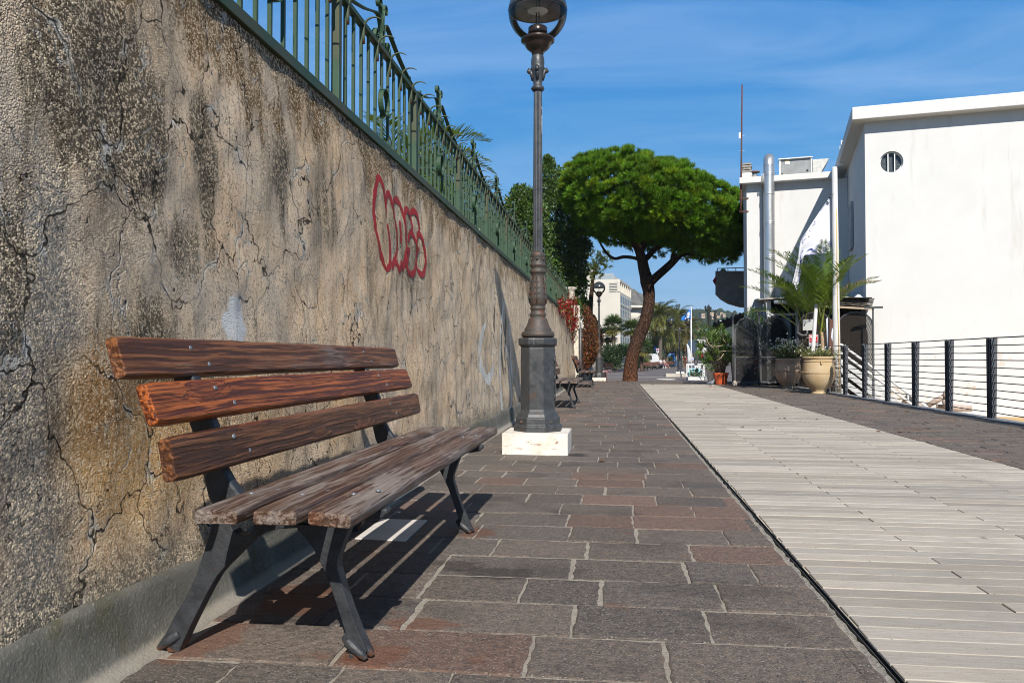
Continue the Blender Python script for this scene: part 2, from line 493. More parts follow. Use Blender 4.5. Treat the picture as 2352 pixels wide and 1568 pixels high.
while y < 24.95:
    js = [X_PL0] + ([1.275, 2.385] if row % 2 == 0 else [1.83]) + [X_PL1]
    j0 = [js[0]] + [x + r.uniform(-0.012, 0.012) for x in js[1:-1]] + [js[-1]]
    for a, b in zip(j0[:-1], j0[1:]):
        g1 = 0.0055 if y < 8 else 0.005
        X0, X1, Y0, Y1 = a + 0.003, b - 0.003, y + g1 * 0.55, y + PW - g1 * 0.55
        if a == X_PL0: X0 = a + 0.012 + r.uniform(-0.006, 0.006)
        z = 0.001 + r.uniform(-0.0012, 0.0012); e = 0.002
        k = r.uniform(0.74, 1.16); w = r.uniform(-0.02, 0.02)
        c = (0.375 * k + w * 0.25, 0.338 * k, 0.288 * k - w * 0.3, 1)
        nx = 10 if y < 7 else 1
        top = [(X0 + (X1 - X0) * i / nx, Y0 + (r.uniform(-0.0015, 0.0015) if nx > 1 else 0)) for i in range(nx + 1)] + [(X1 - (X1 - X0) * i / nx, Y1 + (r.uniform(-0.0015, 0.0015) if nx > 1 else 0)) for i in range(nx + 1)]
        n = len(top); cy = (Y0 + Y1) / 2
        V = [(p[0], p[1], z - 0.02) for p in top] + [(p[0], p[1], z - e) for p in top] + [(min(max(p[0], X0 + e), X1 - e), p[1] + (e if p[1] < cy else -e), z) for p in top]
        Fs = [(i, (i + 1) % n, n + (i + 1) % n, n + i) for i in range(n)] + [(n + i, n + (i + 1) % n, 2 * n + (i + 1) % n, 2 * n + i) for i in range(n)] + [tuple(range(2 * n, 3 * n))]
        mb.add(V, Fs, c)
    y += PW; row += 1
mb.build('walkway', TRAV, weld=False, recalc=False, kind='structure')
M = Mat('pale_mortar', rough=0.95)
f = M.noise(60, 6, 0.7)
M.set('Base Color', M.ramp(f, [(0.3, (0.26, 0.22, 0.16)), (0.7, (0.52, 0.45, 0.34))]))
M.bump(f, 0.6, 0.004)
sheet('mortar_bed', X_PL0 + 0.006, X_PL1 + 0.004, 0.2, 25.0, -0.0055, M.m)

# drain slot along the planks: two thin steel edges in a dark groove
blk = simple('dark_groove', (0.012, 0.011, 0.010), 0.9)
sheet('drain_channel', X_PL0 - 0.028, X_PL0 + 0.006, 0.2, 25.0, -0.03, blk)
st = MB()
for x in (X_PL0 - 0.012, X_PL0 + 0.002):
    st.box((x, 12.6, -0.012), (0.0025, 24.8, 0.026))
o = st.build('drain_channel', simple('dull_steel', (0.09, 0.09, 0.085), 0.5, 0.7)); tag(o, kind='structure')
M = Mat('crumbly_edge', rough=0.95)
f = M.noise(70, 6, 0.75)
M.set('Base Color', M.ramp(f, [(0.35, (0.13, 0.115, 0.095)), (0.65, (0.36, 0.33, 0.28))]))
M.bump(f, 1.0, 0.01)
mb = MB(); r = random.Random(4)
n = 420
V = []
for i in range(n + 1):
    y = 0.4 + 24.5 * (i / n) ** 1.6
    V += [(X_PL0 - 0.040, y, -0.004), (X_PL0 - 0.019 + r.uniform(-0.006, 0.004), y, -0.001 + r.uniform(-0.003, 0.0015)), (X_PL0 - 0.019 + r.uniform(-0.003, 0.003), y, -0.03)]
Fs = []
for i in range(n):
    a = i * 3
    Fs += [(a, a + 1, a + 4, a + 3), (a + 1, a + 2, a + 5, a + 4)]
mb.add(V, Fs)
mb.build('drain_channel', M.m, weld=False, kind='structure')

# kerb plate under the railing and the retaining edge down to the beach
M = Mat('kerb_concrete', rough=0.8)
f = M.noise(14, 6, 0.65)
M.set('Base Color', M.ramp(f, [(0.3, (0.16, 0.165, 0.17)), (0.7, (0.27, 0.27, 0.27))]))
M.bump(M.noise(80, 4), 0.3, 0.004)
kb = MB()
kb.prism([(X_KERB - 0.10, 1.0, -0.05), (X_KERB + 0.11, 1.0, -0.05), (X_KERB + 0.11, 1.0, 0.022), (X_KERB - 0.10, 1.0, 0.022)], (0, 23.7, 0))
o = kb.build('kerb', M.m, bevel=0.006); tag(o, kind='structure')
kb = MB()
kb.box((X_KERB + 0.0, 13.0, -1.9), (0.16, 24.0, 3.68))
o = kb.build('retaining_edge', M.m); tag(o, kind='structure')

# far plaza: small dark setts
M = Mat('plaza_setts', rough=0.85, spec=0.3)
v = M.vor(7.0, out='Color')
f = M.noise(3, 5)
M.set('Base Color', M.mix(M.step(M.vor(7.0, 'DISTANCE_TO_EDGE'), 0.06, 0.02), M.mix(0.35, (0.105, 0.082, 0.078, 1), M.ramp(f, [(0.3, (0.07, 0.06, 0.058)), (0.7, (0.15, 0.125, 0.118))])), (0.17, 0.16, 0.145, 1)))
M.bump(M.vor(7.0), 0.4, 0.02)
sheet('plaza', -14, 60, 46.0, 400, -0.004, M.m, 4, 60)
sheet('plaza', 9.0, 40, 26, 46.0, -0.012, M.m, 2, 20)
white_paint = simple('road_paint', (0.62, 0.60, 0.56), 0.8, var=0.2, scale=12)
def gstrip(name, pts, w, mat, dz=0.004):
    mb = MB(); P = []
    for i, p in enumerate(pts):
        q = Vector(pts[min(i + 1, len(pts) - 1)]) - Vector(pts[max(i - 1, 0)]); nrm = Vector((-q.y, q.x)).normalized() * (w / 2)
        for s in (-1, 1):
            y = p[1] + s * nrm.y
            P.append((p[0] + s * nrm.x, y, ground_z(y) + dz))
    mb.add(P, [(2 * i, 2 * i + 1, 2 * i + 3, 2 * i + 2) for i in range(len(pts) - 1)])
    o = mb.build(name, mat, weld=False); tag(o, kind='structure'); return o
gstrip('white_line', [(-1.2, 57.0), (4, 59.6), (9, 62)], 0.35, white_paint)
gstrip('white_line', [(-1.0, 70.0), (2.6, 71.0)], 0.4, white_paint)

# white stone slab set in the paving beneath the bench
wp = MB()
wp.prism([(-1.17, 3.49, 0.0), (-0.93, 3.47, 0.0), (-0.94, 3.93, 0.0), (-1.18, 3.93, 0.0)], (0, 0, 0.006))
o = wp.build('stone_slab', simple('pale_slab', (0.52, 0.49, 0.45), 0.7, bump=0.4, var=0.12), bevel=0.003)
tag(o, 'pale stone slab let into the paving under the near bench', 'slab')

# leaves lying about
lm = leafmat('dry_leaf', 0.8, 0.1)
V = []; Fq = []; C = []
for i in range(190):
    t = rnd.random()
    if t < 0.5: x, y = rnd.uniform(-1.2, 0.3), rnd.uniform(19, 34)
    elif t < 0.8: x, y = rnd.uniform(0.3, 4.6), rnd.uniform(20, 32)
    else: x, y = rnd.uniform(-1.0, 4.5), rnd.uniform(6, 20)
    if x < -0.7 and y > 18: k = 0
    a = rnd.uniform(0, 6.28); L = rnd.uniform(0.02, 0.05); z = ground_z(y) + 0.006
    d = Vector((math.cos(a), math.sin(a), 0)) * L; e = Vector((-d.y, d.x, 0)) * 0.5
    p = Vector((x, y, z)); o0 = len(V)
    V += [p - d, p + e + Vector((0, 0, 0.012)), p + d, p - e + Vector((0, 0, 0.008))]
    Fq.append((o0, o0 + 3, o0 + 2, o0 + 1)); k = rnd.uniform(0.6, 1.2)
    C.append((0.26 * k, 0.11 * k, 0.035 * k, 1))
o = np_mesh('fallen_leaves', V, Fq, C, lm); tag(o, 'scattered dry brown leaves on the paving', 'leaves', kind='stuff')
# ================================================================== plaster wall
WX0, WX1, WH = -1.325, -1.42, 2.12          # battered face: foot, head, height
def wall_x(z): return WX0 + (WX1 - WX0) * z / WH

M = Mat('old_plaster', rough=0.95, spec=0.15)
X_, Y_, Z_ = M.xyz()
yz = M.map((0.0, 1, 1))
warp = M.noise(2.2, 4, 0.6, vec=yz, color=True)
yzw = M.vadd(yz, warp, 0.35)
def blob(y0, z0, sy, sz, soft=0.25):
    a = M.math('DIVIDE', M.math('SUBTRACT', M.xyz(yzw)[1], y0 + 0.17), sy)
    b = M.math('DIVIDE', M.math('SUBTRACT', M.xyz(yzw)[2], z0 + 0.17), sz)
    d = M.math('SQRT', M.math('ADD', M.mul(a, a), M.mul(b, b)))
    return M.step(d, 1.0, soft)
def mx(*a):
    r = a[0]
    for x in a[1:]: r = M.math('MAXIMUM', r, x)
    return r
big = M.noise(1.4, 5, 0.6, vec=yz)
mid = M.noise(7, 5, 0.65, vec=yz)
cellc = M.nt.nodes.new('ShaderNodeSeparateColor'); M.nt.links.new(M.vor(190, vec=yz, out='Color'), cellc.inputs[0])
cell2 = M.nt.nodes.new('ShaderNodeSeparateColor'); M.nt.links.new(M.vor(85, vec=M.map((0, 1, 1), (0, 3, 7)), out='Color'), cell2.inputs[0])
soft = M.noise(60, 5, 0.7, vec=yz)
grain = M.math('ADD', M.math('ADD', M.mul(cellc.outputs[0], 0.34), M.mul(cell2.outputs[0], 0.22)), M.mul(soft, 0.44))
grain2 = M.vor(190, vec=yz)
streak = M.noise(5.5, 6, 0.62, 0.3, vec=M.map((0, 2.6, 0.30)))
streak2 = M.noise(11, 6, 0.65, 0.4, vec=M.map((0, 3.0, 0.22), (3, 1, 4)))
near = M.step(Y_, 9.0, 4.5)
# base render: beige to grey
base = M.mix(M.step(big, 0.36, 0.62), (0.86, 0.585, 0.35, 1), (0.74, 0.60, 0.465, 1))
base = M.mix(M.step(mid, 0.48, 0.66), base, (0.90, 0.70, 0.50, 1))
base = M.mix(M.mul(M.step(Y_, 4.5, 12.0), 0.6), base, (0.86, 0.72, 0.54, 1))
# ochre bottom half near the bench
base = M.mix(M.mul(blob(2.2, 0.62, 0.75, 0.45, 0.3), 0.8), base, (0.70, 0.42, 0.165, 1))
base = M.mix(M.mul(blob(1.98, 0.72, 0.14, 0.25, 0.1), 0.75), base, (0.40, 0.19, 0.06, 1))
# cold grey run at the near end
base = M.mix(M.mul(mx(blob(1.72, 0.55, 0.24, 0.85, 0.3), blob(1.80, 1.05, 0.16, 0.5, 0.2)), 0.85), base, (0.20, 0.205, 0.20, 1))
base = M.mix(M.mul(blob(1.50, 1.45, 0.22, 0.5, 0.3), 0.8), base, (0.55, 0.48, 0.37, 1))
# dark biological staining
reg = mx(M.mul(blob(1.98, 1.62, 0.34, 0.55, 0.2), 1.0), M.mul(blob(2.22, 1.5, 0.30, 0.40, 0.1), 1.0), M.mul(blob(2.62, 1.50, 0.13, 0.42, 0.2), 1.0), M.mul(blob(3.25, 1.60, 0.20, 0.40, 0.1), 0.9),
         M.mul(blob(3.75, 1.55, 0.30, 0.40, 0.1), 0.55), M.mul(blob(1.70, 1.05, 0.14, 0.6, 0.1), 0.6), M.mul(blob(2.5, 1.18, 0.4, 0.2, 0.2), 0.55), M.mul(blob(2.25, 0.85, 0.25, 0.25, 0.1), 0.75), M.mul(blob(5.3, 1.5, 0.9, 0.5, 0.2), 0.5))
top = M.step(Z_, 1.35, 2.15)
st = M.math('ADD', M.math('ADD', M.mul(streak, 0.68), M.mul(mid, 0.30)), M.math('ADD', M.mul(reg, 0.44), M.mul(top, 0.05)))
st = M.math('ADD', st, M.mul(M.math('SUBTRACT', grain, 0.5), 0.55))
dark = M.step(st, 0.58, 0.71)
c1 = M.mix(M.mul(dark, 0.90), base, M.mix(M.step(M.noise(9, 4, vec=yz), 0.4, 0.62), (0.040, 0.036, 0.028, 1), (0.105, 0.080, 0.045, 1)))
st2 = M.math('ADD', streak2, M.mul(M.math('SUBTRACT', grain, 0.5), 0.3))
c1 = M.mix(M.mul(M.step(st2, 0.53, 0.70), 0.75), c1, (0.105, 0.092, 0.07, 1))
c1 = M.mix(M.mul(M.step(st2, 0.42, 0.30), 0.45), c1, (0.60, 0.52, 0.40, 1))
broad = M.noise(1.0, 5, 0.66, 0.4, vec=M.map((0, 2.1, 0.55), (6, 3, 1)))
broad = M.math('ADD', M.math('ADD', broad, M.mul(M.math('SUBTRACT', grain, 0.5), 0.45)), M.mul(M.step(Z_, 0.9, 2.0), 0.05))
c1 = M.mix(M.mul(M.step(broad, 0.50, 0.66), 0.62), c1, M.mix(M.step(mid, 0.4, 0.6), (0.070, 0.057, 0.042, 1), (0.15, 0.118, 0.085, 1)))
# lichen under the coping
li = M.mul(M.step(M.math('ADD', M.noise(4.5, 5, 0.7, vec=M.map((0, 1.5, 0.7), (9, 4, 2))), M.mul(M.step(Z_, 1.55, 2.1), 0.20)), 0.60, 0.73), M.step(Z_, 1.2, 1.75))
c1 = M.mix(M.mul(li, 0.85), c1, M.mix(M.step(mid, 0.4, 0.6), (0.12, 0.06, 0.012, 1), (0.20, 0.10, 0.018, 1)))
edge = M.step(M.math('ADD', Z_, M.mul(mid, 0.16)), 2.06, 2.19)
c1 = M.mix(M.mul(edge, 0.85), c1, (0.075, 0.062, 0.045, 1))
# olive algae near the ground
c1 = M.mix(M.mul(M.step(M.math('ADD', Z_, M.mul(big, 0.5)), 0.50, 0.28), 0.5), c1, (0.13, 0.12, 0.075, 1))
foot_ = M.step(M.math('ADD', Z_, M.mul(M.math('SUBTRACT', mid, 0.5), 0.25)), 0.34, 0.19)
c1 = M.mix(M.mul(foot_, 0.75), c1, (0.20, 0.185, 0.15, 1))
# pits
pit = M.step(grain, 0.43, 0.27)
c1 = M.mix(M.mul(pit, M.math('ADD', 0.28, M.mul(near, 0.24))), c1, (0.085, 0.068, 0.045, 1))
c1 = M.mix(M.mul(M.step(grain, 0.49, 0.67), 0.75), c1, (0.93, 0.75, 0.53, 1))
# cracks and blown plaster
cv = M.vadd(M.map((0, 1.35, 1.0)), M.noise(3.4, 4, 0.58, vec=yz, color=True), 0.42)
ce = M.math('MINIMUM', M.vor(2.1, 'DISTANCE_TO_EDGE', vec=cv), M.math('MULTIPLY', M.vor(4.4, 'DISTANCE_TO_EDGE', vec=cv), 1.9))
cmask = M.step(M.noise(1.9, 3, 0.6, vec=M.map((0, 1, 1), (2, 7, 5))), 0.36, 0.48)
crack = M.mul(M.step(M.math('ADD', ce, M.mul(M.math('SUBTRACT', mid, 0.5), 0.02)), 0.0085, 0.003), cmask)
rim = M.mul(M.step(M.math('ADD', ce, M.mul(mid, 0.05)), 0.072, 0.04), cmask, M.step(M.noise(5, 4, 0.7, vec=yz), 0.5, 0.62))
c1 = M.mix(M.mul(rim, 0.8), c1, (0.72, 0.69, 0.63, 1))
c1 = M.mix(M.mul(crack, 0.92), c1, (0.022, 0.019, 0.015, 1))
pw = M.mul(M.step(M.math('ADD', blob(2.80, 0.97, 0.16, 0.15, 0.0), M.mul(mid, 0.6)), 0.62, 0.85), M.math('GREATER_THAN', blob(2.80, 0.97, 0.2, 0.2, 0.0), 0.01))
c1 = M.mix(pw, c1, (0.84, 0.83, 0.81, 1))
M.set('Base Color', c1)
hgt = M.math('ADD', M.mul(M.math('ADD', M.mul(soft, 0.6), M.mul(cell2.outputs[0], 0.25)), 1.0), M.mul(grain2, -0.5))
hgt = M.math('SUBTRACT', hgt, M.mul(crack, 1.6))
hgt = M.math('SUBTRACT', hgt, M.mul(rim, 0.5))
b1 = M.bump(M.noise(22, 5, 0.6, vec=yz), 0.8, 0.03)
M.bump(hgt, 1.0, 0.019, b1)
PLASTER = M.m

wall = thing('plaster_wall', 'tall old cracked and stained plaster retaining wall along the left of the promenade', 'wall', (0, 0, 0))
YW0, YW1 = -0.9, 56.0
ys = list(np.arange(YW0, 9.0, 0.03)) + list(np.arange(9.0, YW1, 0.25)) + [YW1]
zs = list(np.linspace(-0.7, 0.0, 3)) + list(np.linspace(0.03, WH, 66))
V = []
for y in ys:
    for z in zs:
        d = 0.010 * (mnoise.fractal(Vector((0, y * 5, z * 5)), 1.0, 2.0, 4) - 1.0) + 0.012 * (mnoise.noise(Vector((3, y * 1.1, z * 1.4))) - 1)
        zz = z
        if z == zs[-1]: zz = z + 0.012 * mnoise.noise(Vector((7, y * 4, 0))) - 0.006
        V.append((wall_x(z) + d, y, zz))
nz = len(zs)
Fq = [(i * nz + j, (i + 1) * nz + j, (i + 1) * nz + j + 1, i * nz + j + 1) for i in range(len(ys) - 1) for j in range(nz - 1)]
np_mesh('wall_face', V, Fq, None, PLASTER, wall, smooth=True)
# head of the wall
V = []
for y in ys: V += [(wall_x(WH) + 0.010 * (mnoise.fractal(Vector((0, y * 5, WH * 5)), 1.0, 2.0, 4) - 1.0) + 0.012 * (mnoise.noise(Vector((3, y * 1.1, WH * 1.4))) - 1), y, WH + 0.012 * mnoise.noise(Vector((7, y * 4, 0))) - 0.006), (-1.95, y, WH - 0.005), (-1.95, y, 1.0)]
Fq = []
for i in range(len(ys) - 1): Fq += [(i * 3, i * 3 + 3, i * 3 + 4, i * 3 + 1), (i * 3 + 1, i * 3 + 4, i * 3 + 5, i * 3 + 2)]
np_mesh('wall_head', V, Fq, None, PLASTER, wall)
# concrete fillet at the foot
M = Mat('cement_skirt', rough=0.9, spec=0.25)
f = M.noise(5, 6, 0.65); g2 = M.noise(110, 4, 0.7)
c1 = M.ramp(f, [(0.3, (0.075, 0.075, 0.066)), (0.7, (0.145, 0.137, 0.115))])
c1 = M.mix(M.mul(M.step(M.noise(2.6, 5, 0.7), 0.50, 0.66), 0.8), c1, (0.075, 0.07, 0.038, 1))
c1 = M.mix(M.mul(M.step(M.xyz()[2], 0.035, 0.012), 0.6), c1, (0.34, 0.30, 0.25, 1))
c1 = M.mix(M.mul(M.step(g2, 0.56, 0.7), 0.5), c1, (0.36, 0.33, 0.28, 1))
M.set('Base Color', c1)
b1 = M.bump(M.noise(20, 5, 0.6), 0.4, 0.01); M.bump(g2, 0.7, 0.007, b1)
prof = [(-1.252, -0.004), (-1.258, 0.004), (-1.272, 0.010), (-1.292, 0.020), (-1.306, 0.040), (-1.318, 0.075), (-1.328, 0.115), (-1.337, 0.155), (-1.349, 0.178), (-1.37, 0.185)]
ysk = list(np.arange(YW0, 9, 0.05)) + list(np.arange(9, 26, 0.4))
V = []
for y in ysk:
    w = 0.018 * mnoise.noise(Vector((1, y * 1.7, 0))); w2 = 0.03 * mnoise.noise(Vector((5, y * 1.1, 2)))
    for k, (x, z) in enumerate(prof):
        t = k / (len(prof) - 1)
        V.append((x + w * (1 - t) + 0.004 * mnoise.noise(Vector((9, y * 9, z * 20))), y, z + w2 * t))
n = len(prof)
Fq = [(i * n + j, (i + 1) * n + j, (i + 1) * n + j + 1, i * n + j + 1) for i in range(len(ysk) - 1) for j in range(n - 1)]
np_mesh('skirt', V, Fq, None, M.m, wall, smooth=True)

def wall_d(y, z):
    return 0.010 * (mnoise.fractal(Vector((0, y * 5, z * 5)), 1.0, 2.0, 4) - 1.0) + 0.012 * (mnoise.noise(Vector((3, y * 1.1, z * 1.4))) - 1)
# sprayed strokes on the wall
def catmull(P, k=6):
    out = []
    for i in range(len(P) - 1):
        p0, p1, p2, p3 = P[max(i - 1, 0)], P[i], P[i + 1], P[min(i + 2, len(P) - 1)]
        for j in range(k):
            t = j / k
            out.append(0.5 * ((2 * p1) + (-p0 + p2) * t + (2 * p0 - 5 * p1 + 4 * p2 - p3) * t * t + (-p0 + 3 * p1 - 3 * p2 + p3) * t ** 3))
    return out + [P[-1]]
def spray(name, strokes, mat, w, off=0.0022):
    mb = MB(); rr = random.Random(2); lift = 0
    for k, s in enumerate(strokes):
        lift += 0.0002
        P = []
        for x, y in s:
            q = at(x, y, X=-1.39)
            P.append(Vector((q.y, q.z)))
        P = catmull(P); V = []; n = len(P)
        for i, p in enumerate(P):
            t = (P[min(i + 1, n - 1)] - P[max(i - 1, 0)]).normalized(); nn = Vector((-t.y, t.x))
            e = min(i, n - 1 - i) / max(1, n * 0.12); ww = w * (0.35 + 0.65 * min(1, e)) * rr.uniform(0.85, 1.15)
            for sgn in (-1, -0.35, 0.35, 1):
                q = p + nn * sgn * ww / 2
                V.append((wall_x(q.y) + wall_d(q.x, q.y) + off + lift, q.x, q.y))
        mb.add(V, [(4 * i + j, 4 * i + j + 1, 4 * i + j + 5, 4 * i + j + 4) for i in range(n - 1) for j in range(3)])
    return mb.build(name, mat, wall, weld=False)
def spraymat(name, c, lo, hi):
    M = Mat(name, c, 0.7)
    yz = M.map((0, 1, 1)); g = M.noise(95, 5, 0.75, vec=yz); m2 = M.noise(14, 4, 0.7, vec=yz)
    M.set('Base Color', M.ramp(g, [(0.35, tuple(x * 0.45 for x in c[:3])), (0.65, c[:3])]))
    M.set('Alpha', M.step(M.math('ADD', M.mul(g, 0.7), M.mul(m2, 0.3)), lo, hi))
    M.bump(g, 0.6, 0.01)
    return M.m
zz = lambda L: [((1350 + a / 2.24) / 1.7415, (600 + b / 2.24) / 1.7415) for a, b in L]
red = [
    [(480, 610), (472, 480), (462, 400), (440, 290), (413, 248), (392, 310), (372, 470), (370, 640), (385, 790), (410, 920), (440, 1020), (458, 1078)],
    [(455, 1080), (485, 1030), (502, 950), (505, 870), (497, 780), (488, 700), (484, 655)],
    [(478, 600), (477, 470), (487, 400), (500, 388), (515, 420), (530, 490), (545, 560), (556, 660), (566, 760), (569, 850), (562, 920), (545, 985)],
    [(535, 520), (548, 465), (575, 440), (603, 465), (623, 530), (638, 620), (646, 720), (648, 800), (648, 870), (632, 950), (610, 1005)],
    [(500, 960), (512, 1050), (530, 1000), (550, 1000), (575, 1075), (592, 1015), (612, 1050), (632, 985)],
    [(601, 630), (603, 720), (604, 835)],
    [(640, 610), (650, 545), (668, 530), (692, 560), (706, 610), (713, 680), (708, 735)],
    [(672, 825), (685, 760), (705, 738), (730, 790), (742, 850), (747, 885)],
    [(680, 885), (662, 915), (652, 975), (638, 1010), (648, 1075), (655, 1130)],
    [(655, 1085), (683, 1112), (715, 1090), (735, 1020), (742, 950), (747, 905), (766, 880)],
    [(706, 570), (725, 545), (746, 560), (764, 610), (775, 680), (775, 735)],
    [(745, 850), (750, 785), (766, 745), (785, 775), (801, 840), (812, 920), (813, 1000), (801, 1080), (780, 1115), (752, 1095), (742, 1050)],
]
spray('red_graffiti', [zz(s) for s in red], spraymat('red_spray', (0.42, 0.003, 0.006, 1), 0.36, 0.42), 0.046)
white = [[(1117, 742), (1106, 772), (1100, 815), (1105, 850), (1117, 872), (1129, 850), (1131, 835)],
         [(1163, 690), (1152, 750), (1146, 830), (1144, 890), (1147, 940), (1157, 962), (1166, 930), (1168, 880), (1165, 815), (1160, 790)],
         [(1172, 730), (1171, 800), (1174, 870)]]
spray('white_graffiti', white, spraymat('white_spray', (0.90, 0.87, 0.80, 1), 0.38, 0.52), 0.12, 0.0018)
spray('black_graffiti', [[(1153, 745), (1150, 800), (1153, 860)], [(1164, 720), (1159, 800), (1156, 880)], [(1140, 700), (1134, 760)]], spraymat('black_spray', (0.05, 0.05, 0.05, 1), 0.42, 0.56), 0.12, 0.0026)
# pilaster where the fence ends
PIL = simple('pale_render', (0.50, 0.46, 0.38), 0.9, var=0.25, scale=5, bump=0.4)
pl = MB(); pl.box((-1.42, 27.4, 1.0), (0.42, 0.5, 3.2)); pl.build('pilaster', PIL, wall, bevel=0.01)
gd = MB(); gd.box((-13.0, 30, 0.7), (22.2, 60, 2.6)); o = gd.build('garden_ground', EARTH); tag(o, kind='structure')
# urn
urn = thing('stone_urn', 'pale weathered stone urn standing at the end of the green fence', 'urn', (-1.44, 25.35, 2.1))
STONE = simple('weathered_stone', (0.42, 0.38, 0.31), 0.9, var=0.3, scale=9, bump=0.5)
u = MB(); u.box((-1.44, 25.35, 2.28), (0.34, 0.34, 0.40)); u.build('pedestal', STONE, urn, bevel=0.01)
u = MB(); u.lathe([(0.10, 2.48), (0.10, 2.52), (0.055, 2.56), (0.06, 2.60), (0.13, 2.68), (0.165, 2.78), (0.15, 2.88), (0.155, 2.93), (0.21, 2.98), (0.225, 3.02), (0.215, 3.05), (0.17, 3.05), (0.15, 2.98)], (-1.44, 25.35, 0), 20)
u.build('bowl', STONE, urn)
dp = MB(); dp.tube([(-1.17, 26.9, -0.05), (-1.17, 26.9, 2.0)], 0.03, 8)
o = dp.build('drain_pipe', simple('grey_pipe', (0.10, 0.10, 0.10), 0.5)); tag(o, 'thin grey drain pipe running up the pilaster at the far end of the wall', 'pipe')

# ================================================================== green iron fence
M = Mat('green_iron', rough=0.55, spec=0.35)
f = M.noise(7, 5, 0.65); g2 = M.noise(45, 5, 0.7)
c1 = M.ramp(f, [(0.3, (0.018, 0.046, 0.023)), (0.7, (0.030, 0.070, 0.036))])
c1 = M.mix(M.mul(M.step(M.noise(1.3, 4, 0.6), 0.50, 0.62), 0.7), c1, (0.060, 0.058, 0.026, 1))
c1 = M.mix(M.mul(M.step(g2, 0.60, 0.70), 0.85), c1, (0.085, 0.034, 0.018, 1))
M.set('Base Color', c1); M.bump(g2, 0.3, 0.003)
GREEN = M.m
M = Mat('rusty_green_iron', rough=0.7)
f = M.noise(16, 5, 0.7); z = M.xyz()[2]
M.set('Base Color', M.mix(M.step(M.math('ADD', M.mul(f, 0.8), M.mul(M.step(z, 2.72, 2.62), 0.35)), 0.52, 0.66), (0.05, 0.065, 0.032, 1), (0.075, 0.027, 0.014, 1)))
M.bump(M.noise(80, 4), 0.5, 0.004)
RUSTGREEN = M.m
FX = -1.465
fence = thing('iron_fence', 'green wrought iron fence with curled hooks and scrolls on top of the plaster wall', 'fence', (0, 0, 0))
P0, PP, NP = 2.40, 1.64, 14
yA, yB = P0 - 2 * PP, P0 + PP * NP
b = MB(); b.box((FX + 0.012, (yA + yB) / 2, 2.142), (0.055, yB - yA, 0.05)); b.build('bottom_rail', GREEN, fence, bevel=0.003)
RZ = 2.765
b = MB(); b.box((FX, (yA + yB) / 2, RZ), (0.042, yB - yA, 0.03)); b.build('top_rail', GREEN, fence, bevel=0.003)
def once(mb, name, mat, bevel=0.0):
    o = mb.build(name, mat, fence, bevel=bevel); return o
post0 = bar0 = hook0 = scroll0 = ring0 = None
far_bars = MB(); nbar = 0
def inst(o, dy):
    c = o.copy(); col.objects.link(c); c.location = (0, dy, 0); c.parent = fence; return c
for k in list(range(NP + 1)) + [-1, -2]:
    if post0 is None:
        b = MB(); b.box((FX, P0, 2.455), (0.044, 0.044, 0.60)); post0 = once(b, 'post', GREEN, 0.003)
    else: inst(post0, k * PP)
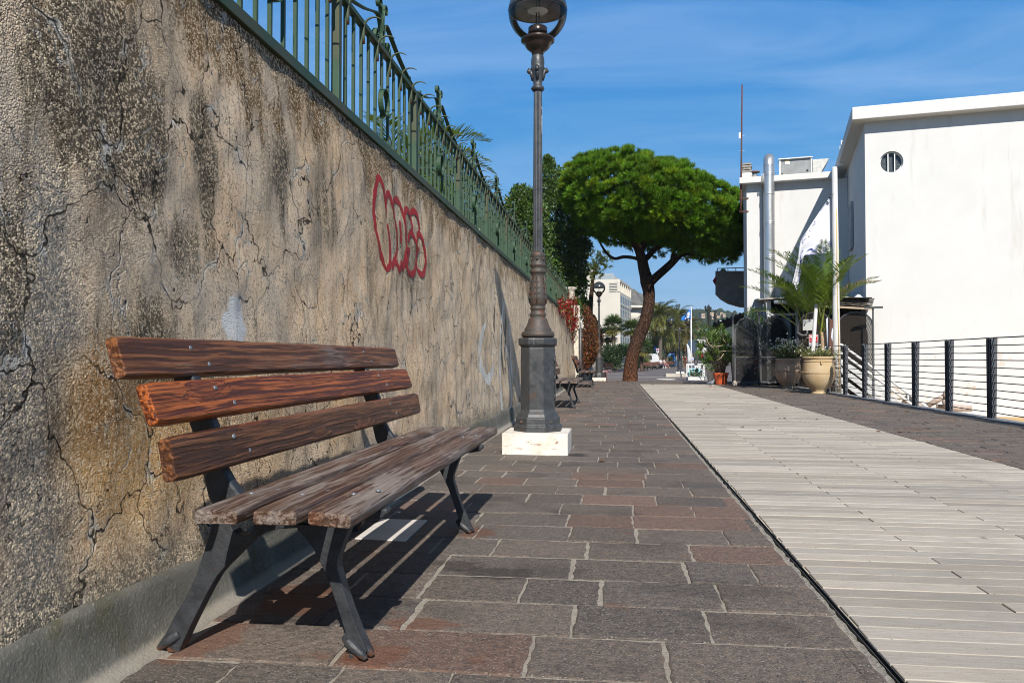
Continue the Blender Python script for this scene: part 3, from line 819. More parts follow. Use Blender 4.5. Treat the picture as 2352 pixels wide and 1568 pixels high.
for k in list(range(NP)) + [-1, -2]:
    for j in range(1, 12):
        y = P0 + k * PP + PP * j / 12
        if nbar < 100:
            if bar0 is None:
                b = MB(); b.box((FX, y, 2.457), (0.017, 0.017, 0.586)); bar0 = once(b, 'bar', GREEN); yb0 = y
            else:
                o = inst(bar0, y - yb0)
            nbar += 1
        else: far_bars.box((FX, y, 2.457), (0.017, 0.017, 0.586))
        if j % 2 == 1:
            if hook0 is None:
                h = MB(); r0 = 0.06
                pts = [(FX + 0.013, y, 2.645), (FX + 0.013, y, 2.70), (FX + 0.014, y, 2.73)]
                for q in range(1, 12):
                    a = PI - q * PI * 0.74 / 11
                    pts.append((FX + 0.014 + 0.064 + 0.064 * math.cos(a), y, 2.735 + 0.062 * math.sin(a)))
                rad = [0.0105, 0.010, 0.0085] + [0.0085 - 0.0055 * q / 11 for q in range(1, 12)]
                h.tube(pts, rad, 6, ref=(0, 1, 0)); hook0 = once(h, 'hook', RUSTGREEN); yh0 = y
            else: inst(hook0, y - yh0)
    yc = P0 + k * PP + PP / 2
    if ring0 is None:
        b = MB(); b.strap([(FX + 0.016, yc + 0.075 * math.sin(a), 2.43 + 0.082 * math.cos(a)) for a in np.linspace(0, 2 * PI, 25)], 0.034, 0.006, (1, 0, 0)); ring0 = once(b, 'ring', GREEN)
        s = MB()
        S = lambda pts, w=0.03: s.strap([(FX, yc + a, RZ + c) for a, c in pts], w, 0.007, (1, 0, 0))
        def spiral(cy, cz, r0, a0, turns, sg):
            out = []
            for q in range(20):
                t = q / 19; a = a0 + sg * turns * 2 * PI * t; rr = r0 * (1 - 0.68 * t)
                out.append((cy + rr * math.cos(a), cz + rr * math.sin(a)))
            return out
        for sg in (-1, 1):
            # gable strap sweeping from the post up to a shoulder, then down to the middle
            raw = [(sg * 0.80, 0.015), (sg * 0.74, 0.03), (sg * 0.55, 0.065), (sg * 0.35, 0.115), (sg * 0.2, 0.165), (sg * 0.12, 0.19), (sg * 0.075, 0.19), (sg * 0.045, 0.165), (sg * 0.025, 0.11), (sg * 0.012, 0.05), (sg * 0.004, 0.03)]
            S([tuple(p) for p in catmull([Vector(p) for p in raw], 3)])
            # finial branch curling outwards
            raw = [(sg * 0.006, 0.12), (sg * 0.014, 0.20), (sg * 0.03, 0.26)]
            S([tuple(p) for p in catmull([Vector(p) for p in raw], 3)] + spiral(sg * 0.06 + sg * 0.005, 0.275, 0.038, PI if sg > 0 else 0, 1.05, -sg), 0.028)
            # scrolls riding on the rail under the strap
            S(spiral(sg * 0.115, 0.065, 0.045, 0 if sg < 0 else PI, 1.1, sg if sg < 0 else sg) + [], 0.026)
            S([tuple(p) for p in catmull([Vector(p) for p in [(sg * 0.16, 0.065), (sg * 0.17, 0.03), (sg * 0.2, 0.017)]], 3)], 0.026)
            S(spiral(sg * 0.66, 0.05, 0.03, 0 if sg < 0 else PI, 1.0, sg), 0.024)
        S([(-0.022, 0.10), (-0.02, 0.035), (0, 0.018), (0.02, 0.035), (0.022, 0.10)], 0.03)
        scroll0 = once(s, 'scroll_crest', GREEN); 
    else:
        inst(ring0, k * PP); inst(scroll0, k * PP)
o = far_bars.build('bar', GREEN, fence); tag(o, kind='stuff')
# ================================================================== benches
def woodmat(name, dark, light, grey, greyamt, knots=0.5, seed=0):
    M = Mat(name, rough=0.7, spec=0.3)
    rn = M.math('MULTIPLY', M.rand(), 13.0)
    cb = M.nt.nodes.new('ShaderNodeCombineXYZ'); M.inp(cb.inputs[1], rn); M.inp(cb.inputs[0], seed * 1.7); M.inp(cb.inputs[2], rn)
    v0 = M.vadd(M.co(), cb.outputs[0], 1.0)
    # knots bend the grain round them
    kv = M.map((6.0, 1.9, 6.0), vec=v0)
    kd = M.vor(1.0, vec=kv, rand=0.9)
    kn = M.step(kd, 0.30, 0.05)
    kw = M.ramp(kd, [(0.0, (1, 1, 1)), (0.30, (0, 0, 0))])
    vv = M.vadd(M.map((85, 0.65, 85), vec=v0), M.noise(1.0, 2, 0.5, vec=M.map((5, 1.6, 5), vec=v0), color=True), 3.2)
    vv = M.vadd(vv, kw, 2.6)
    ring = M.noise(1.0, 3, 0.55, vec=vv)
    ring = M.step(ring, 0.36, 0.64)
    fib = M.noise(1.0, 5, 0.75, vec=M.map((105, 2.2, 105), vec=v0))
    c1 = M.mix(M.step(ring, 0.25, 0.75), dark, light)
    c1 = M.mix(M.mul(M.step(fib, 0.44, 0.58), 0.62), c1, tuple(x * 0.35 for x in dark[:3]) + (1,))
    wea = M.step(M.math('ADD', M.noise(1.0, 5, 0.65, vec=M.map((9, 2.0, 9), vec=v0)), M.math('ADD', M.mul(M.math('SUBTRACT', ring, 0.5), 0.10), M.mul(M.math('SUBTRACT', fib, 0.5), -0.5))), 0.62 - greyamt * 0.3, 0.80 - greyamt * 0.3)
    c1 = M.mix(M.mul(wea, 0.8), c1, M.mix(M.step(fib, 0.38, 0.6), tuple(x * 0.5 for x in grey[:3]) + (1,), grey))
    c1 = M.mix(M.mul(kn, knots), c1, (0.16, 0.042, 0.012, 1))
    chk = M.step(M.noise(1.0, 3, 0.7, vec=M.map((60, 1.1, 60), (3, 3, 3), vec=v0)), 0.685, 0.72)
    c1 = M.mix(M.mul(chk, 0.85), c1, (0.012, 0.008, 0.006, 1))
    M.set('Base Color', c1)
    M.set('Roughness', M.math('ADD', 0.42, M.mul(wea, 0.35)))
    h = M.math('SUBTRACT', M.math('ADD', M.mul(ring, 0.5), M.mul(fib, 0.6)), M.mul(chk, 1.2))
    M.bump(h, 0.8, 0.005)
    return M.m
WOOD_TOP = woodmat('weathered_red_wood', (0.075, 0.025, 0.009, 1), (0.22, 0.080, 0.026, 1), (0.21, 0.185, 0.18, 1), 0.30, 0.8, 1)
WOOD_RED = woodmat('red_stained_wood', (0.085, 0.018, 0.006, 1), (0.36, 0.095, 0.020, 1), (0.24, 0.16, 0.13, 1), -0.25, 0.9, 2)
WOOD_BRN = woodmat('brown_stained_wood', (0.062, 0.022, 0.009, 1), (0.18, 0.068, 0.024, 1), (0.17, 0.125, 0.11, 1), 0.10, 0.5, 3)
WOOD_SEAT = woodmat('grey_seat_wood', (0.070, 0.036, 0.022, 1), (0.175, 0.104, 0.070, 1), (0.25, 0.21, 0.185, 1), 0.62, 0.3, 4)
M = Mat('cast_iron', rough=0.52, metal=0.3, spec=0.45)
f = M.noise(22, 5, 0.65)
c1 = M.ramp(f, [(0.3, (0.020, 0.021, 0.024)), (0.7, (0.046, 0.049, 0.054))])
c1 = M.mix(M.mul(M.step(M.math('ADD', M.noise(35, 5, 0.7), M.mul(M.step(M.xyz()[2], 0.06, 0.0), 0.2)), 0.66, 0.74), 0.8), c1, (0.13, 0.05, 0.022, 1))
M.set('Base Color', c1)
M.bump(M.noise(48, 5, 0.6), 0.4, 0.008)
IRON = M.m
BOLT = simple('zinc_bolt', (0.17, 0.18, 0.20), 0.5, 0.5)

BY0, BY1 = 1.80, 4.24          # slat ends
LY0, LY1 = 2.12, 3.68          # iron frames
def px_poly(L, Y): return [at(x, y, Y=Y) for x, y in L]

def make_bench():
    root = thing('park_bench', '', 'bench', (-0.95, 3.02, 0.0))
    rr = random.Random(21)
    def slat(name, prof, y0, y1, mat, bolts):
        """prof: outline in (x,z), front face edge last; rounded arris, slightly worn ends"""
        mb = MB(); n = len(prof); N = 46; P = []; cx = sum(p[0] for p in prof) / n; cz = sum(p[1] for p in prof) / n
        sd_ = rr.random() * 50
        for i in range(N + 1):
            y = y0 + (y1 - y0) * i / N
            for k, (x, z) in enumerate(prof):
                w = 0.0022 * mnoise.noise(Vector((sd_ + k * 1.3, y * 5, 0))) + 0.0012 * mnoise.noise(Vector((sd_ + k * 2.3, y * 25, 3)))
                e = 1.0 if 0 < i < N else 0.94
                P.append((cx + (x - cx) * e + w, y + (0.006 * mnoise.noise(Vector((sd_, k * 2.1, 5))) if i in (0, N) else 0), cz + (z - cz) * e + w))
        Fs = [(i * n + k, i * n + (k + 1) % n, (i + 1) * n + (k + 1) % n, (i + 1) * n + k) for i in range(N) for k in range(n)]
        Fs += [tuple(reversed(range(n))), tuple(N * n + k for k in range(n))]
        mb.add(P, Fs)
        o = mb.build(name, mat, root, bevel=0.004, seg=2)
        for p, nrm in bolts:
            p = Vector(p); nrm = Vector(nrm).normalized(); bd = MB()
            Mx = nrm.to_track_quat('Z', 'Y').to_matrix()
            ring = []
            for rad, h in ((0.0078, -0.002), (0.0078, 0.001), (0.0055, 0.0025), (0.002, 0.0032)):
                ring.append([p + Mx @ Vector((rad * math.cos(a * PI / 5), rad * math.sin(a * PI / 5), h)) for a in range(10)])
            P = [q for rg in ring for q in rg]
            bd.add(P, [(j * 10 + i, j * 10 + (i + 1) % 10, (j + 1) * 10 + (i + 1) % 10, (j + 1) * 10 + i) for j in range(3) for i in range(10)] + [tuple(30 + i for i in range(10))], None, True)
            bd.build('bolt', BOLT, o)
        return o
    # three back slats: front-face top and bottom edges in (x, z)
    backs = [((-1.203, 0.877), (-1.172, 0.771), 0.036, WOOD_TOP, 'greyed'), ((-1.130, 0.764), (-1.090, 0.660), 0.036, WOOD_RED, 'red'), ((-1.068, 0.630), (-1.048, 0.520), 0.038, WOOD_BRN, 'brown')]
    for (tx, tz), (bx, bz), th, mat, nm in backs:
        u = Vector((bx - tx, bz - tz)).normalized(); nb = Vector((u.y, -u.x))
        if nb.x > 0: nb = -nb
        t = Vector((tx, tz)); b_ = Vector((bx, bz))
        prof = [t + nb * th, t + nb * th * 0.35 + u * 0.0, t, b_, b_ + nb * th * 0.4 , b_ + nb * th]
        prof = [t + nb * th + u * 0.006, t + nb * (th - 0.008), t + nb * 0.012, t + u * 0.010, b_ - u * 0.008, b_ + nb * 0.010, b_ + nb * (th - 0.004), b_ + nb * th - u * 0.008]
        fn = (-nb.x, 0, -nb.y)
        bolts = []
        for ly in (LY0, LY1):
            for q, dy in ((0.28, 0.02), (0.72, 0.10)):
                p = t + (b_ - t) * q
                bolts.append(((p.x, ly + dy - 0.02, p.y), fn))
        slat('back_slat', [tuple(p) for p in prof], BY0 + rr.uniform(-0.01, 0.01), BY1 + rr.uniform(-0.02, 0.02), mat, bolts)
    # three seat slats
    for x0, x1, z0, z1 in ((-1.030, -0.912, 0.447, 0.449), (-0.884, -0.764, 0.447, 0.449), (-0.739, -0.626, 0.452, 0.446)):
        th = 0.036; e = 0.006
        prof = [(x0, z0 - e), (x0 + e, z0), (x1 - e * 1.6, z1), (x1 - e * 0.4, z1 - e * 0.7), (x1, z1 - e * 2), (x1, z1 - th + e), (x1 - e, z1 - th), (x0 + e, z0 - th), (x0, z0 - th + e)]
        bolts = [((x0 + 0.035 + q, ly + 0.03 * s, z0 + 0.0005), (0, 0, 1)) for ly in (LY0, LY1) for q, s in ((0.0, -1), (0.05, 1))]
        slat('seat_slat', prof, BY0 + 0.05 + rr.uniform(-0.01, 0.01), BY1 + rr.uniform(-0.02, 0.02), WOOD_SEAT, bolts)
    # cast-iron frames
    for ly in (LY0, LY1):
        th = 0.046; dy = ly - LY0
        def cast(name, poly, th=th, bevel=0.011, extra=None, tab=None):
            mb = MB()
            mb.prism([(p.x, ly - th / 2, p.z) for p in poly], (0, th, 0))
            if extra: extra(mb)
            return mb.build(name, IRON, root, bevel=bevel, seg=3)
        def toes(cx, sgn):
            def f(mb):
                for dx, yy in ((-0.004, -0.030), (0.006, 0.0), (-0.004, 0.030)):
                    mb.tube([(cx - sgn * 0.034, ly + yy * 0.5, 0.050), (cx - sgn * (0.006 - dx), ly + yy * 0.75, 0.034), (cx + sgn * (0.012 + dx), ly + yy * 0.9, 0.022), (cx + sgn * (0.026 + dx), ly + yy * 0.95, 0.009)], [0.016, 0.0155, 0.0125, 0.007], 10)
                mb.tube([(cx - sgn * 0.034, ly - 0.018, 0.056), (cx - sgn * 0.034, ly + 0.018, 0.056)], 0.017, 10)
                mb.box((cx - sgn * 0.020, ly, 0.010), (0.036, 0.05, 0.02))
            return f
        Y = LY0
        front = px_poly([(812, 1200), (795, 1240), (781, 1280), (781, 1300), (795, 1350), (810, 1395), (829, 1445), (842, 1472), (848, 1490), (812, 1500), (808, 1480), (798, 1440), (782, 1390), (762, 1330), (748, 1298), (728, 1258), (708, 1230), (690, 1214), (690, 1200)], Y)
        cast('leg', front, extra=toes(-0.690, 1))
        rear = px_poly([(494, 1200), (492, 1216), (484, 1242), (470, 1285), (456, 1325), (440, 1358), (424, 1385), (402, 1425), (386, 1456), (378, 1480), (420, 1492), (432, 1463), (450, 1425), (470, 1385), (488, 1350), (508, 1316), (526, 1296), (545, 1278), (566, 1256), (590, 1233), (615, 1219), (640, 1211), (690, 1208), (690, 1196), (592, 1196), (590, 1212), (580, 1222), (566, 1226), (552, 1222), (542, 1212), (538, 1196)], Y)
        cast('leg', rear, extra=toes(-1.245, -1))
        # bearer under the seat and the curved support behind the back slats
        seatb = [Vector((x, 0, z)) for x, z in ((-0.985, 0.405), (-0.975, 0.410), (-0.64, 0.410), (-0.615, 0.413), (-0.612, 0.398), (-0.63, 0.384), (-0.70, 0.372), (-0.80, 0.364), (-0.93, 0.366), (-0.975, 0.372))]
        cast('seat_bearer', seatb, 0.040, 0.006)
        up = [Vector((x, 0, z)) for x, z in ((-1.075, 0.372), (-1.113, 0.43), (-1.125, 0.50), (-1.155, 0.60), (-1.195, 0.72), (-1.245, 0.88), (-1.262, 0.895), (-1.27, 0.87), (-1.225, 0.71), (-1.190, 0.60), (-1.160, 0.50), (-1.15, 0.42), (-1.10, 0.36))]
        up = [Vector((x, 0, z)) for x, z in ((-1.02, 0.405), (-1.035, 0.44), (-1.062, 0.475), (-1.086, 0.515), (-1.098, 0.56), (-1.112, 0.63), (-1.132, 0.672), (-1.172, 0.766), (-1.214, 0.79), (-1.24, 0.872), (-1.258, 0.878), (-1.268, 0.85), (-1.235, 0.755), (-1.196, 0.66), (-1.163, 0.57), (-1.146, 0.50), (-1.128, 0.43), (-1.10, 0.385))]
        cast('back_support', up, 0.042, 0.008)
    return root
bench = make_bench()
bench['label'] = 'large weathered red-brown wooden bench in the foreground against the plaster wall'
bench['group'] = 'wood and iron park benches'
copy_thing(bench, (-0.925, 13.74, 0), 0, 'second bench along the wall just beyond the near street lamp')
copy_thing(bench, (-0.89, 22.75, 0), 0, 'third bench along the wall near the red creeper')
# ================================================================== street lamps
M = Mat('dark_lamp_iron', rough=0.42, metal=0.25, spec=0.5)
f = M.noise(18, 6, 0.65)
c1 = M.ramp(f, [(0.3, (0.036, 0.038, 0.042)), (0.7, (0.062, 0.065, 0.068))])
c1 = M.mix(M.mul(M.step(M.noise(9, 6, 0.7, vec=M.map((1, 1, 0.45))), 0.575, 0.70), 0.75), c1, (0.085, 0.042, 0.022, 1))
c1 = M.mix(M.mul(M.step(M.noise(26, 4, 0.7, vec=M.map((1, 1, 0.15))), 0.6, 0.7), 0.35), c1, (0.20, 0.20, 0.195, 1))
M.set('Base Color', c1)
M.set('Roughness', M.ramp(f, [(0.3, 0.34), (0.7, 0.58)]))
M.bump(M.noise(90, 5, 0.65), 0.35, 0.003)
LAMP = M.m
M = Mat('rusty_lamp_iron', rough=0.6, metal=0.2)
f = M.noise(14, 6, 0.7)
M.set('Base Color', M.ramp(f, [(0.36, (0.040, 0.038, 0.036)), (0.52, (0.060, 0.050, 0.043)), (0.68, (0.105, 0.042, 0.020))]))
M.bump(M.noise(60, 5, 0.65), 0.5, 0.004)
LRUST = M.m
M = Mat('lamp_glass', (0.92, 0.94, 0.95, 1), 0.03, spec=0.5)
# clear acrylic shell: reflection over clear transmission
g1 = M.nt.nodes.new('ShaderNodeBsdfTransparent'); g1.inputs[0].default_value = (0.95, 0.96, 0.97, 1)
gl = M.nt.nodes.new('ShaderNodeBsdfGlossy'); gl.inputs['Roughness'].default_value = 0.03
fr = M.nt.nodes.new('ShaderNodeFresnel'); fr.inputs[0].default_value = 1.3
ms = M.nt.nodes.new('ShaderNodeMixShader'); M.nt.links.new(fr.outputs[0], ms.inputs[0]); M.nt.links.new(g1.outputs[0], ms.inputs[1]); M.nt.links.new(gl.outputs[0], ms.inputs[2])
M.nt.links.new(ms.outputs[0], M.nt.nodes['Material Output'].inputs[0])
GLASS = M.m
SMOKE = simple('smoked_shell', (0.035, 0.038, 0.042), 0.18, var=0.1, spec=0.6)
INNER = simple('grey_inner_shell', (0.50, 0.50, 0.49), 0.5, var=0.15)
BULB = simple('frosted_diffuser', (0.55, 0.55, 0.53), 0.4)
HOLD = simple('brown_black_holder', (0.030, 0.020, 0.016), 0.3, 0.2, spec=0.5)
M = Mat('white_plinth', rough=0.75, spec=0.3)
f = M.noise(6, 6, 0.7)
c1 = M.mix(M.step(f, 0.4, 0.7), (0.62, 0.59, 0.53, 1), (0.52, 0.47, 0.395, 1))
c1 = M.mix(M.mul(M.step(M.noise(7, 6, 0.72, 0.6, vec=M.map((1.0, 1, 2.4), (0.35, 0, 0.2))), 0.565, 0.66), 0.9), c1, (0.20, 0.07, 0.02, 1))
c1 = M.mix(M.mul(M.step(M.noise(40, 4, 0.6), 0.70, 0.75), 0.8), c1, (0.15, 0.11, 0.08, 1))
M.set('Base Color', c1); M.bump(M.noise(30, 6, 0.65), 0.3, 0.005)
PLINTH = M.m

def globe(parent, c, r=0.262):
    """globe of clear plastic with a dark upper half, grey inside, on a flared holder"""
    c = Vector(c)
    hold = MB()
    hold.lathe([(0.046, -0.395), (0.052, -0.38), (0.056, -0.362), (0.074, -0.345), (0.098, -0.325), (0.112, -0.305), (0.120, -0.283), (0.137, -0.270), (0.149, -0.262), (0.151, -0.248), (0.147, -0.238), (0.138, -0.234)], c, 28)
    h = hold.build('globe_holder', HOLD, parent)
    s = MB(); s.lathe([(0.085, -0.235), (0.085, -0.145), (0.075, -0.135)], c, 24)
    for dx in (-0.012, 0.012): s.tube([c + Vector((dx, 0, -0.14)), c + Vector((dx, 0, 0.04))], 0.005, 6)
    s.build('lamp_socket', HOLD, h)
    d = MB(); d.lathe([(0.03, -0.035), (0.095, -0.02), (0.10, 0.0), (0.06, 0.03)], c + Vector((0, 0, 0.03)), 20)
    d.lathe([(0.06, 0.0), (0.06, 0.08)], c + Vector((0, 0, 0.02)), 8)
    d.build('diffuser', BULB, h)
    lat = lambda a0, a1, rr, n: [(rr * math.cos(a0 + (a1 - a0) * i / n), rr * math.sin(a0 + (a1 - a0) * i / n)) for i in range(n + 1)]
    low = MB(); low.lathe(lat(R(-58), R(2), r, 14), c, 40, cap=False)
    low.build('globe', GLASS, parent, recalc=False)
    up = MB(); up.lathe(lat(R(2), R(88), r + 0.002, 12), c, 40)
    up.build('globe_cap', SMOKE, parent)
    inn = MB(); inn.lathe([(r * 0.975 * math.cos(t), r * 0.975 * math.sin(t)) for t in (R(1), R(14), R(28), R(42), R(56), R(70), R(85))], c, 40, cap=False)
    inn.build('reflector', INNER, parent)
    return h

def make_lamp():
    x, y = -0.68, 7.0
    root = thing('street_lamp', '', 'street lamp', (x, y, 0))
    p = MB(); p.box((x, y - 0.02, 0.085), (0.56, 0.56, 0.19)); p.build('stone_plinth', PLINTH, root, bevel=0.008)
    Z = 0.18
    def octa(prof, nm, mat=LAMP, bev=0.004):
        b = MB(); b.lathe([(r / math.cos(PI / 8), z) for r, z in prof], (x, y, Z), 8, smooth=False, rot=PI / 8)
        return b.build(nm, mat, root, bevel=bev)
    ped = octa([(0.205, 0.0), (0.205, 0.045), (0.19, 0.06), (0.188, 0.115), (0.178, 0.125), (0.168, 0.15), (0.150, 0.175), (0.146, 0.19), (0.146, 0.72), (0.140, 0.725), (0.146, 0.735), (0.163, 0.755), (0.166, 0.80), (0.158, 0.812), (0.06, 0.815)], 'pedestal')
    dn = MB()
    for a in (-0.205 + 0.0, ):
        pass
    for dx, zz in ((-0.085, 0.085), (0.085, 0.085)): dn.lathe([(0.010, 0), (0.010, 0.006), (0.005, 0.009)], (0, 0, 0), 8)
    bo = MB()
    for dx, zz, yy in ((-0.0, 0.782, 0.166), (-0.13, 0.085, 0.190), (0.13, 0.085, 0.190)):
        bo.tube([(x + dx, y - yy + 0.02 + (0.045 if dx else 0), Z + zz), (x + dx, y - yy - 0.006 + (0.045 if dx else 0), Z + zz)], 0.011, 10)
    bo.build('bolt', LRUST, ped)
    door = MB(); door.prism([(x + 0.149, y - 0.045, Z + 0.25), (x + 0.149, y + 0.045, Z + 0.25), (x + 0.149, y + 0.045, Z + 0.66), (x + 0.149, y - 0.045, Z + 0.66)], (0.006, 0, 0))
    for zz in (0.30, 0.46, 0.62): door.tube([(x + 0.152, y - 0.05, Z + zz - 0.02), (x + 0.152, y - 0.05, Z + zz + 0.02)], 0.009, 6)
    door.build('door', LAMP, ped, bevel=0.002)
    # turned foot of the shaft
    b = MB()
    prof = [(0.128, 0.815), (0.142, 0.822), (0.148, 0.842), (0.140, 0.865), (0.118, 0.873), (0.122, 0.885), (0.113, 0.90), (0.098, 0.925), (0.086, 0.965), (0.078, 0.985), (0.066, 0.992), (0.066, 1.0), (0.075, 1.012), (0.072, 1.028), (0.062, 1.04), (0.060, 1.058), (0.068, 1.066), (0.070, 1.078), (0.060, 1.09),
            (0.066, 1.10), (0.080, 1.13), (0.0825, 1.17), (0.078, 1.23), (0.066, 1.30), (0.058, 1.345), (0.058, 1.37), (0.068, 1.385), (0.078, 1.395), (0.070, 1.412), (0.056, 1.42), (0.060, 1.435), (0.074, 1.45), (0.074, 1.462), (0.062, 1.475), (0.058, 1.49), (0.060, 1.525), (0.066, 1.54), (0.060, 1.56), (0.047, 1.57)]
    b.lathe(prof, (x, y, Z), 32)
    # acanthus relief on the bulb and beads on the collar
    for k in range(6):
        a = k * PI / 3 - PI / 2; d = Vector((math.cos(a), math.sin(a), 0)); e = Vector((-d.y, d.x, 0))
        C0 = Vector((x, y, Z))
        b.tube([C0 + d * 0.0835 + Vector((0, 0, 1.12)), C0 + d * 0.086 + Vector((0, 0, 1.17)), C0 + d * 0.081 + Vector((0, 0, 1.24)), C0 + d * 0.069 + Vector((0, 0, 1.31)), C0 + d * 0.066 + Vector((0, 0, 1.36))], [0.004, 0.006, 0.005, 0.005, 0.009], 6)
        for sgn in (-1, 1):
            for z0, w, rr in ((1.14, 0.020, 0.084), (1.185, 0.022, 0.083), (1.235, 0.018, 0.078), (1.285, 0.014, 0.070)):
                b.tube([C0 + d * rr + Vector((0, 0, z0)), C0 + d * (rr - 0.001) + e * sgn * w * 0.6 + Vector((0, 0, z0 + 0.024)), C0 + d * (rr - 0.006) + e * sgn * w * 1.3 + Vector((0, 0, z0 + 0.016))], [0.004, 0.005, 0.002], 5)
        b.ball(C0 + d * 0.062 + Vector((0, 0, 1.507)), 0.012, 8, 6)
    b.build('shaft_foot', LRUST, root)
    # fluted shaft
    s = MB(); nfl = 20; n = nfl * 4; rings = []
    for z, r in ((1.565, 0.0445), (2.2, 0.0415), (2.75, 0.0375), (3.02, 0.0355)):
        rings.append([(x + (r - 0.0035 * abs(math.sin(nfl / 2 * 2 * PI * i / n))) * math.cos(2 * PI * i / n), y + (r - 0.0035 * abs(math.sin(nfl / 2 * 2 * PI * i / n))) * math.sin(2 * PI * i / n), Z + z) for i in range(n)])
    s.add([q for rg in rings for q in rg], [(j * n + i, j * n + (i + 1) % n, (j + 1) * n + (i + 1) % n, (j + 1) * n + i) for j in range(3) for i in range(n)])
    sh = s.build('shaft', LAMP, root)
    st = MB(); rr = random.Random(5); P = []
    for i in range(9):
        z = 2.62 + i * 0.03; w = rr.uniform(0.25, 0.75)
        for a in (0.0, w): P.append((x + 0.0395 * math.cos(a - 0.2), y + 0.0395 * math.sin(a - 0.2) * -1, Z + z))
    st.add(P, [(2 * i, 2 * i + 1, 2 * i + 3, 2 * i + 2) for i in range(8)])
    st.build('torn_sticker', simple('paper', (0.75, 0.74, 0.70), 0.8), sh)
    # head casting with four little volutes
    b = MB()
    b.lathe([(0.036, 3.0), (0.052, 3.01), (0.060, 3.025), (0.052, 3.042), (0.040, 3.048), (0.040, 3.075), (0.044, 3.12), (0.052, 3.165), (0.060, 3.19), (0.064, 3.205), (0.058, 3.22), (0.058, 3.235), (0.060, 3.26), (0.056, 3.30), (0.046, 3.325), (0.042, 3.335)], (x, y, Z), 28)
    for k in range(4):
        a = k * PI / 2 + 0.02; d = Vector((math.cos(a), math.sin(a), 0)); C0 = Vector((x, y, Z))
        b.tube([C0 + d * 0.042 + Vector((0, 0, 3.10)), C0 + d * 0.052 + Vector((0, 0, 3.15)), C0 + d * 0.060 + Vector((0, 0, 3.185)), C0 + d * 0.070 + Vector((0, 0, 3.192)), C0 + d * 0.076 + Vector((0, 0, 3.178)), C0 + d * 0.070 + Vector((0, 0, 3.166))], [0.014, 0.018, 0.020, 0.021, 0.019, 0.012], 8, flat=1.3)
    b.build('shaft_head', LAMP, root)
    globe(root, (x, y, Z + 3.335 + 0.375))
    return root
lamp = make_lamp()
lamp['label'] = 'tall dark cast-iron street lamp with clear globe rising beside the near bench'
lamp['group'] = 'single globe street lamps'
copy_thing(lamp, (-0.68, 33.2, ground_z(33.2) - 0.01), 0, 'single globe street lamp at the far end of the wall beside the brown creeper')
# ================================================================== white building on the right
cR = Vector((math.cos(CAM_YAW), math.sin(CAM_YAW), 0)); cF = Vector((-math.sin(CAM_YAW), math.cos(CAM_YAW), 0))
_n = math.hypot(1829, 612)
E1 = cR * (1829 / _n) - cF * (612 / _n)          # along the façade, to the right
AW = cR * (612 / _n) + cF * (1829 / _n)          # away from us, into the building
def cz(px, py, D):                               # surveyed point at camera depth D
    return Vector((0, 0, CAM_H)) + ray(px, py) * D
C0 = cz(1717, 821, 27.0); C0.z = 0
def fp(s, t, z): return C0 + E1 * s + AW * t + Vector((0, 0, z))
def on_front(px, py, t):                         # point of the plane at offset t seen at that place
    d = ray(px, py); o = Vector((0, 0, CAM_H)); k = (C0 + AW * t - o).dot(AW) / d.dot(AW)
    return o + d * k
def st_of(p): q = p - C0; return q.dot(E1), q.dot(AW), p.z
M = Mat('white_render', rough=0.85, spec=0.25)
f = M.noise(0.9, 6, 0.65, 0.3); g2 = M.noise(5, 6, 0.7)
c1 = M.ramp(M.noise(1.4, 4), [(0.3, (0.525, 0.519, 0.503)), (0.7, (0.555, 0.549, 0.536))])
pt = M.mul(M.step(M.math('ADD', M.mul(f, 0.75), M.mul(g2, 0.25)), 0.545, 0.60), M.step(M.xyz()[2], 5.6, 3.2))
c1 = M.mix(M.mul(pt, 0.75), c1, (0.41, 0.325, 0.24, 1))
c1 = M.mix(M.mul(M.step(M.noise(2.2, 5, 0.7, vec=M.map((1.6, 1.6, 0.16))), 0.56, 0.70), 0.32), c1, (0.40, 0.36, 0.31, 1))
M.set('Base Color', c1); M.bump(M.noise(26, 5, 0.6), 0.25, 0.008)
WHITE = M.m
M = Mat('white_cornice', rough=0.85, spec=0.25)
c1 = M.mix(M.mul(M.step(M.noise(6, 6, 0.7), 0.60, 0.70), 0.6), (0.56, 0.55, 0.53, 1), (0.32, 0.37, 0.32, 1))
M.set('Base Color', c1); M.bump(M.noise(14, 5, 0.65), 0.4, 0.012)
CORN = M.m
bld = thing('white_building', 'big blank white rendered building with round window and flat cornice behind the railing', 'building', fp(3.2, -5.37, -3.2))
S0, T0, ZT = 3.19, -5.37, 7.08
wq = on_front(2047.5, 372, T0); ws, wt, wz = st_of(wq); WR = 0.283
# front wall with a real round opening
mb = MB(); N = 48; h = 0.5
def F(s, z, t=T0): return fp(s, t, z)
sq = []
for i in range(N):
    a = 2 * PI * i / N; c, s_ = math.cos(a), math.sin(a); k = h / max(abs(c), abs(s_)); sq.append((ws + c * k, wz + s_ * k))
ci = [(ws + WR * math.cos(2 * PI * i / N), wz + WR * math.sin(2 * PI * i / N)) for i in range(N)]
mb.add([F(*p) for p in ci] + [F(*p) for p in sq] + [F(p[0], p[1], T0 + 0.16) for p in ci], [(i, (i + 1) % N, N + (i + 1) % N, N + i) for i in range(N)] + [(i, (i + 1) % N, 2 * N + (i + 1) % N, 2 * N + i) for i in range(N)])
SR = 15.0
for a, b, c, d in ((S0, ws - h, -3.2, ZT), (ws + h, SR, -3.2, ZT), (ws - h, ws + h, -3.2, wz - h), (ws - h, ws + h, wz + h, ZT)):
    mb.add([F(a, c), F(b, c), F(b, d), F(a, d)], [(0, 1, 2, 3)])
